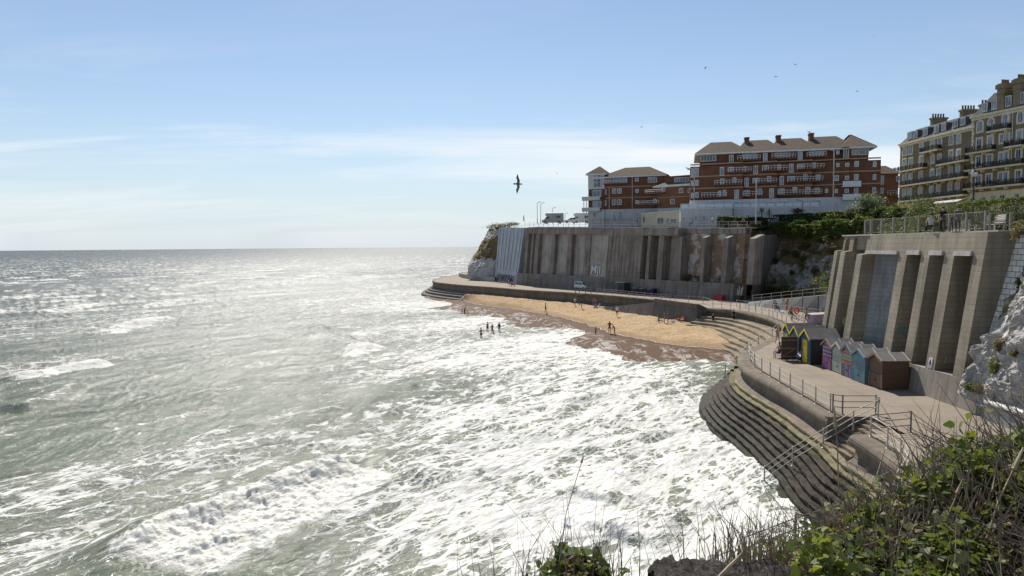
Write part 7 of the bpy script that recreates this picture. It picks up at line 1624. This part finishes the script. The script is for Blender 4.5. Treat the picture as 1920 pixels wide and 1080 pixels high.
def leaves(name, P, size, m_, parent=None, shape=DIA, up=0.4, jit=.45, seed=1):
    """one small face per point, each its own island"""
    r = np.random.default_rng(seed); n = len(P); S = np.array(shape); k = len(S)
    nz = r.normal(size=(n, 3)); nz[:, 2] = np.abs(nz[:, 2])+up; nz /= np.linalg.norm(nz, axis=1, keepdims=True)
    a = r.normal(size=(n, 3)); a -= nz*np.sum(a*nz, 1, keepdims=True); a /= np.linalg.norm(a, axis=1, keepdims=True); b_ = np.cross(nz, a)
    sc_ = size*(1+jit*(r.random(n)*2-1))
    V = P[:, None, :]+sc_[:, None, None]*(S[None, :, 0, None]*a[:, None, :]+S[None, :, 1, None]*b_[:, None, :]+S[None, :, 2, None]*nz[:, None, :])
    me = bpy.data.meshes.new(name); me.vertices.add(n*k); me.vertices.foreach_set('co', V.reshape(-1).astype(np.float32))
    me.loops.add(n*k); me.loops.foreach_set('vertex_index', np.arange(n*k, dtype=np.int32)); me.polygons.add(n)
    me.polygons.foreach_set('loop_start', (np.arange(n)*k).astype(np.int32)); me.polygons.foreach_set('loop_total', np.full(n, k, np.int32)); me.update(calc_edges=True)
    me.materials.append(m_); o = bpy.data.objects.new(name, me); COL.objects.link(o)
    if parent is not None: o.parent = parent; o.matrix_parent_inverse = Matrix.Translation(-parent.location)
    return o
def lump(c, rad, n, r, gaps=.35, clumps=26, shell=.55):
    """points gathered in clumps through an ellipsoid, thin in places"""
    c, rad = np.array(c), np.array(rad); d = r.normal(size=(clumps, 3)); d /= np.linalg.norm(d, axis=1, keepdims=True)
    cc = d*(shell+(1-shell)*r.random((clumps, 1)))*.82; w = r.random(clumps)+.25
    i = r.choice(clumps, n, p=w/w.sum()); q = cc[i]+r.normal(size=(n, 3))*(.17+.13*r.random((clumps, 1))[i])
    return c+q*rad
def bush(name, label, cat, c, rad, n, size, m_, seed=1, stem=True, group=None, clumps=26, kind='foliage'):
    r = np.random.default_rng(seed); base = (c[0], c[1], c[2]-rad[2]); t_ = thing(name, label, cat, base, group=group)
    P = lump(c, rad, n, r, clumps=clumps); P = P[P[:, 2] > base[2]-.05]
    leaves(kind, P, size, m_, t_, seed=seed)
    if stem:
        mb = MB(); rg = random.Random(seed)
        for k in range(7): a = rg.uniform(0, 6.28); mb.tube([base, (c[0]+rad[0]*.3*math.cos(a), c[1]+rad[1]*.3*math.sin(a), c[2]-rad[2]*.2), (c[0]+rad[0]*.75*math.cos(a), c[1]+rad[1]*.75*math.sin(a), c[2]+rad[2]*rg.uniform(-.1, .6))], max(.02, rad[0]*.03), 4, r1=.01)
        mb.build('stem', BARK, t_)
    return t_
def hedge(label, p0, p1, th_, z0, z1, n, size, m_, seed=1, ragged=.12, name='hedge', cat='hedge', droop=0):
    r = np.random.default_rng(seed); p0, p1 = np.array(p0), np.array(p1); t_ = thing(name, label, cat, (p0[0], p0[1], z0))
    u = r.random(n); v_ = r.random(n); f = r.random(n); d = p1-p0; ln = np.hypot(*d); nn_ = np.array([d[1], -d[0]])/ln
    face_ = r.random(n); w_ = np.where(face_ < .45, -.5+.06*r.normal(size=n), np.where(face_ < .6, .5+.06*r.normal(size=n), r.random(n)-.5)); zz_ = np.where(face_ < .6, z0+(z1-z0)*v_, z1+.05*r.normal(size=n))
    bump_ = ragged*(vfbm(u*ln/1.3+seed, zz_*.8, 3)-.5)*2
    w_ = w_*(th_)+np.sign(w_)*bump_; zz_ = zz_+(vfbm(u*ln/1.7+seed*3, np.zeros(n), 3)-.5)*ragged*2.2*((zz_-z0)/(z1-z0))
    if droop: zz_ = z1-(z1-zz_)*(0.55+.9*vfbm(u*ln/1.5+seed*7, np.zeros(n), 3))
    keep = vfbm(u*ln/.9+seed*5, zz_/.9+seed, 3) > (.28 if not droop else .33)
    P = np.stack([p0[0]+d[0]*u+nn_[0]*w_, p0[1]+d[1]*u+nn_[1]*w_, zz_], 1)[keep]
    leaves('foliage', P, size, m_, t_, seed=seed, up=.2)
    mb = MB(); e = .26*th_; q = [(p0[0]+nn_[0]*e, p0[1]+nn_[1]*e), (p1[0]+nn_[0]*e, p1[1]+nn_[1]*e), (p1[0]-nn_[0]*e, p1[1]-nn_[1]*e), (p0[0]-nn_[0]*e, p0[1]-nn_[1]*e)]
    k_ = 10
    for i in range(k_+1):
        c = p0+d*(i/k_); mb.tube([(c[0], c[1], z0), (c[0]+.1, c[1], (z0+z1)/2), (c[0], c[1]+.1, z1-.25)], .05, 4, r1=.02)
    mb.build('stem', BARK, t_); return t_
def xy(px, d): q = D(px, 440, d); return (q.x, q.y)
def zat(px, py, d): return D(px, py, d).z
# clifftop planting
hedge('dark clipped hedge in front of the white annexe, left of the palm', xy(1351, 130), xy(1446, 140), 1.6, 16.6, zat(1400, 408.5, 135), 16000, .26, LEAF_D, 31)
hedge('long dark clipped hedge stepping up to the right in front of the white plinth', xy(1455, 140), xy(1580, 127), 1.8, 16.4, zat(1520, 401, 133), 22000, .26, LEAF_D, 32)
hedge('dark hedge in front of the old hotel ground storey', xy(1585, 128), xy(1690, 112), 1.8, 16.4, zat(1640, 393, 118), 16000, .26, LEAF_D, 33, ragged=.3)
hedge('ivy covered hedge hanging over the chalk gully', (51.5, 137), (60.5, 112), 2.4, 15.3, zat(1500, 417, 126), 30000, .30, LEAF_M, 34, ragged=.7, droop=1)
hedge('hanging ivy curtain on the cliff edge next to the buttressed wall', (60.5, 112), (45, 74), 2.2, 15.1, zat(1560, 420, 95), 26000, .28, LEAF_M, 35, ragged=.6, droop=1)
hg = hedge('big leafy clipped hedge behind the clifftop benches', (31.0, 47.5), (32.6, 38.0), 1.6, ZT-.1, zat(1840, 380, 47), 26000, .11, LEAF_M, 36, ragged=.16)
bush('bush', 'large round grey green bush in front of the brick wing', 'bush', (*xy(1630, 122), zat(1630, 381, 122)), (2.4, 2.2, 1.7), 3200, .26, LEAF_G, 41)
bush('bush', 'round spiky grey bush at the end of the long hedge', 'bush', (*xy(1599, 125), zat(1599, 400, 125)), (1.5, 1.4, 1.2), 2600, .22, LEAF_G, 42)
bush('bush', 'yellow flowering bush above the clifftop railing', 'bush', (*xy(1620, 122), zat(1620, 408, 122)), (1.5, 1.2, .9), 1800, .16, FLOW_Y, 43)
bush('bush', 'thin pale green bush on the cliff edge by the ivy', 'bush', (*xy(1566, 128), zat(1566, 408, 128)), (2.2, 1.5, 1.1), 900, .22, LEAF_Y, 44)
for i, (px, py, rx, rz_, d_, m_, lb) in enumerate(((1655, 402, 2.16, 1.56, 118, LEAF_D, 'low dark bush right of the yellow flowers'), (1690, 399, 2.64, 1.80, 113, LEAF_M, 'spreading mid green bush below the hotel balconies'), (1728, 396, 2.88, 2.28, 107, LEAF_D, 'tall dark bush left of the striped awning'), (1765, 403, 2.64, 1.32, 103, LEAF_M, 'low green bush under the striped awning'), (1802, 401, 2.40, 1.56, 99, LEAF_D, 'dark bush beside the black street lamp'), (1585, 412, 1.68, 0.96, 127, LEAF_M, 'small bush at the foot of the spiky grey bush'))):
    bush('bush', lb, 'bush', (*xy(px, d_), zat(px, py, d_)), (rx, rx*.8, rz_), 2600, .22, m_, 50+i)
def palm(px, pyb, pyt, d, label, seed):
    b_ = D(px, pyb, d); t_z = zat(px, pyt, d); th = thing('palm_tree', label, 'palm', b_); rg = random.Random(seed); top = Vector((b_.x, b_.y, b_.z+(t_z-b_.z)*.55))
    mb = MB(); mb.tube([b_, b_.lerp(top, .5)+Vector((.05, 0, 0)), top], .14, 6, r1=.1); mb.build('trunk', BARK, th)
    mb = MB()
    for k in range(70):
        a = rg.uniform(0, 6.28); e = rg.uniform(-.5, 1.4); L_ = rg.uniform(.9, 1.4); dr = Vector((math.cos(a)*math.cos(e), math.sin(a)*math.cos(e), math.sin(e))); s_ = Vector((-math.sin(a), math.cos(a), 0))*.045
        m1 = top+dr*L_*.55; m2 = top+dr*L_-Vector((0, 0, .25*L_*math.cos(e))); mb.poly([top-s_*.5, m1-s_, m2, m1+s_, top+s_*.5])
    mb.build('frond', LEAF_M, th)
palm(1428, 410, 386, 136, 'spiky palm by the flagpole, taller of the pair', 61); palm(1442, 410, 392, 138, 'shorter spiky palm beside the taller one', 62)
bush('bush', 'dark red leaved bush in front of the white plinth', 'bush', (*xy(1493, 139), zat(1493, 397, 139)), (1.3, 1, .7), 700, .22, RED_L, 63)
wl = thing('low_wall', 'long pale curved wall behind the clifftop railing', 'wall', (*xy(1700, 108), 16.4))
mb = MB(); pp = [xy(1548, 127), xy(1600, 121), xy(1660, 116), xy(1720, 105), xy(1780, 98), xy(1822, 93)]; zt_ = zat(1700, 419, 110)
mb.sweep(path(pp, 1.5), [(-.15, 15.9), (-.15, zt_), (.15, zt_), (.15, 15.9)]); mb.build('wall', concrete('pale_garden_wall', (.40, .40, .40), streak=.4), wl)
hedge('low clipped bushes behind the pale curved wall', xy(1610, 125), xy(1815, 99), 1.6, 16.2, zat(1700, 411, 112), 14000, .24, LEAF_D, 37, ragged=.5)
w0, w1 = xy(1372, 129), xy(1440, 139); lw2 = thing('low_wall', 'low rubble wall along the clifftop path below the clipped hedge', 'wall', (*w0, 16.6)); mb = MB(); dn = Vector((w1[0]-w0[0], w1[1]-w0[1])); dn.normalize(); pn = Vector((-dn.y, dn.x))*.4
mb.hexa([(*w0, 16), (*w1, 16), (w1[0]+pn.x, w1[1]+pn.y, 16), (w0[0]+pn.x, w0[1]+pn.y, 16)], [(*w0, zat(1400, 420, 132)), (*w1, zat(1400, 420, 132)), (w1[0]+pn.x, w1[1]+pn.y, zat(1400, 420, 132)), (w0[0]+pn.x, w0[1]+pn.y, zat(1400, 420, 132))]); mb.build('wall', RUBBLE, lw2)
fp = [D(px, 418.5, dd_) for px, dd_ in ((1098, 170), (1112, 168), (1126, 166.5), (1140, 165), (1154, 163.5), (1168, 162), (1182, 160.5))]
railing('fence', 'dark picket fence on the clifftop in front of the turret block', [Vector((p_.x, p_.y, p_.z-.2)) for p_ in fp], 1.35, (1.2, .3), curve=False, bars=.25, pm=STEELD, rm=STEELD, cat='fence', pr=.06, rr=.04)
# plants growing on the gully cliff: found by casting sight lines on the rock
dg = bpy.context.evaluated_depsgraph_get(); dg.update()
def hit(px, py, default=100):
    r_ = ray(px, py); best = None
    for o in (nt_, ck, hd):
        ok, loc, nrm, idx = o.ray_cast(CAM, r_.normalized())
        if ok and (best is None or (loc-CAM).length < (best[0]-CAM).length): best = (loc, nrm)
    return best or (D(px, py, default), Vector((-.7, -.7, .2)))
spots = [(1447, 535, 2.2, 2.8, 'M', 'leafy bush climbing the left edge of the gully by the end slab'), (1441, 552, 1.6, 1.3, 'D', 'dark bush at the bottom left corner of the gully'), (1476, 534, 2.4, 1.7, 'Y', 'bright green bush low in the middle of the gully'), (1466, 549, 2.0, 1.1, 'M', 'low green bush just above the ramp railing'), (1488, 550, 2.2, 1.0, 'M', 'low sprawling bush above the ramp railing, right of the bright one'), (1506, 499, 1.0, .8, 'Y', 'small yellow green bush high on the chalk'), (1528, 506, 1.1, .9, 'M', 'green bush in the right half of the gully chalk'), (1543, 537, 3.2, 1.9, 'Y', 'large yellow green bush next to the buttressed wall'), (1556, 524, 2.2, 2.0, 'M', 'tall green bush against the buttressed wall'), (1457, 489, .9, .8, 'D', 'small dark bush on the left edge of the gully'), (1493, 477, 1.2, .8, 'M', 'ragged green bush under the ivy curtain'), (1476, 473, 1.2, .8, 'O', 'brown dry bush under the ivy curtain'), (1510, 462, 1.6, .9, 'O', 'dry brown bush in the upper middle of the gully'), (1532, 473, 1.5, .9, 'O', 'dry brown bush right of the gully middle'), (1560, 470, 1.5, .9, 'O', 'straw coloured bush near the top right of the gully'), (1508, 485, .9, .7, 'M', 'little green bush in the centre of the chalk'), (1487, 510, .8, .6, 'M', 'tiny green tuft on the grey chalk'), (1517, 548, 1.6, .7, 'O', 'dry brown scrub above the ramp railing'), (1545, 452, 1.8, .9, 'D', 'dark bush at the top of the gully by the coping')]
LM = dict(M=LEAF_M, D=LEAF_D, Y=LEAF_Y, O=LEAF_O)
for i, (px, py, rx, rz_, k, lb) in enumerate(spots):
    p_, n_ = hit(px, py); bush('bush', lb, 'bush', (p_.x-.3, p_.y-.3, p_.z), (rx*.75, rx*.75, rz_*.85), int(420*rx), .20, LM[k], 100+i, stem=True, clumps=14)
for i, (px, py, rx, rz_, k, lb) in enumerate(((1866, 690, .33, .62, 'Y', 'hanging yellow green plant on the near chalk cliff'), (1876, 647, .34, .55, 'O', 'dry brown plant above the green one on the near chalk cliff'), (1819, 724, .40, .28, 'M', 'bright green plant on the ledge below the end of the buttressed wall'), (1838, 728, .38, .36, 'O', 'dry straw tuft right of the green ledge plant'), (1903, 662, .22, .2, 'O', 'small dry tuft on the white chalk'), (1914, 530, .3, .5, 'M', 'green plant hanging at the right edge of the masonry'), (1912, 430, .5, .6, 'O', 'dry shrub at the top of the near cliff by the bench'))):
    p_, n_ = hit(px, py, 40); bush('plant', lb, 'plant', (p_.x-.12, p_.y-.12, p_.z), (rx, rx, rz_), 700, .085, LM[k], 140+i, clumps=16)
for i, (px, py, n_, r_, lb) in enumerate(((930, 424, 60, 1.4, 'dry scrub along the top of the chalk headland'), (955, 421, 60, 1.2, 'dry scrub behind the coping of the white cladding'))):
    q = D(px, py, 205); bush('bush', lb, 'bush', (q.x, q.y, q.z), (3.2, 2.0, .9), 900, .3, LEAF_O, 160+i, stem=True)
for i, (px, lb) in enumerate(((1276, 'dry weeds filling the first rubble bay of the far wall'), (1297, 'dry weeds in the second rubble bay of the far wall'), (1341, 'dry weeds in the third rubble bay of the far wall'))):
    q = fw.p(fs(px, 527), -1.3, 7.4); bush('plant', lb, 'plant', (q[0], q[1], q[2]+.3), (1.2, .8, .6), 420, .2, LEAF_O, 170+i, stem=True)
q = Vector(nw.p(57.6, -.6, 7.4)); bush('plant', 'yellowish weed growing between the two far buttresses', 'plant', (q.x, q.y, q.z), (.5, .5, .9), 420, .12, LEAF_Y, 175)
# ------------------------------------------------------------------ foreground: cliff edge under the camera
gx, gy = np.meshgrid(np.linspace(-3, 16, 150), np.linspace(-3, 11, 120), indexing='ij')
edge_y = 2.95+2.9*sstep(.9, 2.4, gx)+1.2*sstep(3, 6, gx)
gz = 12.33-.25*sstep(0, -2, gx)+.36*sstep(1.6, 4.6, gx)-9*sstep(0, 2.6, gy-edge_y)-1.4*sstep(-.4, .5, gy-edge_y)+.10*(vfbm(gx*2, gy*2, 4)-.5)
gz -= 1.3*sstep(.25, -.9, gx)
ts_ = np.interp(gx, [.9, 1.6, 2.05, 2.25, 2.5, 2.9, 3.35, 3.8, 5.5], [11.4, 11.62, 11.84, 12.02, 12.17, 12.36, 12.50, 12.64, 12.9])-.42-3*sstep(5.2, 6.6, gy)
gz = np.where(gx > 1.3, np.minimum(gz, ts_), gz)
fg = np_grid('cliff_edge_soil', gx, gy, gz, {}, mat('dark_soil', (.06, .046, .032), .95, (.028, .022, .016), 9, bump=.6)); tag(fg, kind='structure')
def gzf(x, y):
    i = min(149, max(0, int((x+3)/19*149))); j = min(119, max(0, int((y+3)/14*119))); return float(gz[i, j])
# dark crusted ledge
mt, t, b = newmat('crusted_rock'); b.inputs['Roughness'].default_value = .95
g = N(t, 'ShaderNodeNewGeometry'); n1 = N(t, 'ShaderNodeTexNoise', Scale=28.0, Detail=6.0, Roughness=.7); L(t, g.outputs['Position'], n1.inputs['Vector'])
L(t, ramp(t, n1.outputs[0], [(.35, (.018, .014, .012)), (.55, (.055, .042, .034)), (.72, (.20, .155, .12))]), b.inputs['Base Color'])
bp = N(t, 'ShaderNodeBump', Strength=1.0, Distance=.04); L(t, n1.outputs[0], bp.inputs['Height']); L(t, bp.outputs[0], b.inputs['Normal'])
X = np.zeros((34, 90)); Y = X.copy(); Z = X.copy()
for j in range(34):
    for i in range(90):
        u, v_ = i/89, j/33; x = .60+.62*u+.15*(v_ < .3); y = 2.3+.72*min(1, v_/.72)+.02*math.sin(u*9); z = 12.60-.02*u-(max(0, v_-.72)/.28)**1.5*.35-.10*max(0, abs(u-.5)*2-.90)*10*.3
        q = Vector((x, y, z)); h = .022*mnoise.fractal(q*9, .9, 2.1, 5)+.024*mnoise.noise(q*22)+.012*mnoise.noise(q*60)
        X[j, i], Y[j, i], Z[j, i] = x+h*.5, y+h*.7, z+h
lg = np_grid('rock_ledge', X, Y, Z, {}, mt, smooth=False); tag(lg, 'dark crusted rock ledge at the bottom edge of the view', 'rock')
# bramble thicket
r = np.random.default_rng(77)
def top_s(x, y):                                           # upper surface of the thicket
    a = np.interp(x, [.9, 1.6, 2.05, 2.25, 2.5, 2.9, 3.35, 3.8, 5.5], [11.4, 11.62, 11.78, 11.93, 12.06, 12.26, 12.44, 12.60, 12.9])
    return a+.10*(vfbm(x*2.2+3, y*2.2, 3)-.5)*2-.5*sstep(5.0, 6.2, y)+.06*sstep(4.4, 3.2, y)
br = thing('bramble_bush', 'thicket of green brambles and bare grey stems on the near cliff edge', 'bramble', (2.8, 4.6, 12.0))
n = 30000; x = 1.5+r.random(n)*4.3; y = 2.9+r.random(n)*2.9; dpt = r.random(n)**1.5*.42; z = top_s(x, y)-dpt
cl = vfbm(x*2.6+11, y*2.6+4, 4); keep = (cl > .47-.10*sstep(2.2, 2.8, x)) | (r.random(n) < .10)
keep &= ~((top_s(x, y) < 12.42) & (vfbm(x*1.1+2, y*1.1, 3) < .56) & (r.random(n) < .85)); keep &= ~((y < 3.9) & (r.random(n) < .6))
P = np.stack([x, y, z], 1)[keep]; leaves('foliage', P, .058, LEAF_B, br, IVY, up=.5, jit=.5, seed=5)
P2 = np.stack([x, y, z-.18], 1)[~keep]; leaves('dry_foliage', P2, .05, LEAF_O, br, DIA, up=.1, seed=6)
def stems(name, pts, m_, parent, r0=.005, r1=.0018, n_=4):
    mb = MB()
    for pl in pts: mb.tube(pl, r0*random.uniform(.6, 1.4), n_, cap=False, r1=r1)
    return mb.build(name, m_, parent)
rg = random.Random(5); S = []
for k in range(1500):
    x0 = rg.uniform(1.5, 5.2); y0 = rg.uniform(3.0, 5.6); z0 = float(top_s(np.array(x0), np.array(y0)))-.33; le = rg.uniform(.25, .6 if x0 < 3.1 else .95); a = rg.gauss(math.pi*.62, .75); e = rg.uniform(.15, 1.25)
    dr = Vector((math.cos(a)*math.cos(e), math.sin(a)*math.cos(e)*.5, math.sin(e)))
    p0 = Vector((x0, y0, z0)); p1 = p0+dr*le*.5+Vector((rg.gauss(0, .03), 0, rg.gauss(0, .03))); p2 = p1+dr*le*.5+Vector((rg.gauss(0, .07), rg.gauss(0, .05), -.05*le))
    S.append([p0, p1, p2])
    if rg.random() < .5: S.append([p1, p1+Vector((rg.gauss(0, .15), rg.gauss(0, .1), rg.uniform(.05, .25)))])
sb = stems('bare_stem', S, TWIG, br, .0062); sb['kind'] = 'stuff'
S = []
for k in range(240):
    x0 = rg.uniform(1.5, 4.8); y0 = rg.uniform(3.2, 5.4); z0 = float(top_s(np.array(x0), np.array(y0)))-.2; le = rg.uniform(.3, .55 if x0 < 3 else .85); lean = rg.gauss(.1, .3)
    p0 = Vector((x0, y0, z0)); S.append([p0, p0+Vector((lean*.4*le, 0, le*.5)), p0+Vector((lean*le, .05, le))])
gr = stems('dry_grass_tuft', S, STRAW, None, .0045, .0012); tag(gr, 'straw coloured dry grass stalks standing up through the brambles', 'grass', kind='stuff')
# thicker single stalks with seed heads
def stalk(label, pts, r0=.006, head=.12, hr=.012):
    t_ = thing('grass_stalk', label, 'grass', pts[0]); mb = MB(); mb.tube(pts, r0, 5, r1=r0*.6); mb.build('stem', STRAW, t_)
    if head:
        mb = MB(); a, b_ = Vector(pts[-1]), (Vector(pts[-1])-Vector(pts[-2])).normalized(); mb.tube([a, a+b_*head*.3, a+b_*head*.7, a+b_*head], hr, 6, r1=hr*.3); mb.build('seed_head', STRAW, t_)
stalk('thick pale stalk slanting across the dark rock ledge', [D(1340, 1092, 2.6), D(1368, 1062, 2.62), D(1392, 1038, 2.64)], .009, 0)
stalk('tall stalk with a heavy seed head leaning right, far right of the brambles', [D(1850, 1010, 4.2), D(1872, 940, 4.25), D(1900, 880, 4.3)], .007, .16, .018)
stalk('tall stalk with seed head rising above the sea wall steps', [D(1573, 930, 4.6), D(1570, 830, 4.6), D(1567, 800, 4.6)], .005, .14, .014)
stalk('forked dry stalk standing in the middle of the brambles', [D(1765, 1000, 4.4), D(1785, 950, 4.4), D(1795, 925, 4.4)], .006, .10, .014)
stalk('thin tall stalk with a brown tip over the white water', [D(1045, 1080, 3.0), D(1062, 960, 3.0), D(1090, 868, 3.0)], .0026, .035, .006)
# left tuft: small green bush and thin grasses
lb_ = thing('bush', 'small leafy bush with thin dry grass at the bottom edge above the water', 'bush', (.3, 3.0, 12.3))
n = 900; q = lump((.30, 3.05, 12.44), (.26, .22, .17), n, r, clumps=18); leaves('foliage', q, .042, LEAF_M, lb_, IVY, seed=8)
q = lump((.27, 3.0, 12.52), (.20, .18, .11), 500, r, clumps=14); leaves('dry_foliage', q, .036, LEAF_O, lb_, DIA, seed=9)
S = []
for k in range(150):
    x0 = rg.gauss(.28, .26); y0 = rg.uniform(2.9, 3.25); p0 = Vector((x0, y0, 12.33)); le = rg.uniform(.15, .46)*(1.25 if rg.random() < .15 else 1); ln_ = rg.gauss(0, .2)
    S.append([p0, p0+Vector((ln_*.3*le, 0, le*.55)), p0+Vector((ln_*le+rg.gauss(0, .02), 0, le))])
gr = stems('thin_grass', S, TWIG, None, .0022, .0006); tag(gr, 'thin brown grass stalks around the small bush at the bottom edge', 'grass', kind='stuff')
S = []
for k in range(130):
    x0 = rg.gauss(1.12, .13); y0 = rg.uniform(3.0, 3.3); p0 = Vector((x0, y0, 12.5)); le = rg.uniform(.1, .34); ln_ = rg.gauss(-.1, .25)
    S.append([p0, p0+Vector((ln_*.3*le, 0, le*.55)), p0+Vector((ln_*le, 0, le))])
gr = stems('thin_grass', S, STRAW, None, .0026, .0007); tag(gr, 'straw coloured grass tuft behind the dark rock ledge', 'grass', kind='stuff')
yb = thing('bush', 'yellow green leafy sprig at the right end of the dark rock ledge', 'bush', (1.3, 3.0, 12.4))
q = lump((1.36, 2.95, 12.60), (.15, .14, .12), 260, r, clumps=12); leaves('foliage', q, .04, LEAF_Y, yb, IVY, seed=12)
mb = MB()
for k in range(8): a = rg.uniform(0, 6.28); mb.tube([(1.36, 2.95, 12.4), (1.36+.1*math.cos(a), 2.95+.08*math.sin(a), 12.55+.1*rg.random())], .003, 4)
mb.build('stem', TWIG, yb)
tg = thing('tall_plant', 'upright leafy plant with a dark seed head standing above the brambles', 'plant', D(1815, 900, 4.6)); c = D(1815, 845, 4.6)
mb = MB(); mb.tube([D(1812, 930, 4.6), D(1818, 870, 4.6), D(1819, 826, 4.6)], .006, 5); mb.build('stem', TWIG, tg)
q = np.array([tuple(c+Vector((rg.gauss(0, .07), rg.gauss(0, .05), rg.gauss(0, .09)))) for k in range(80)]); leaves('foliage', q, .05, LEAF_B, tg, IVY, seed=14)
q = np.array([tuple(Vector(D(1819, 824, 4.6))+Vector((rg.gauss(0, .013), rg.gauss(0, .013), rg.gauss(0, .016)))) for k in range(90)]); leaves('seed_head', q, .02, LEAF_O, tg, DIA, seed=15)
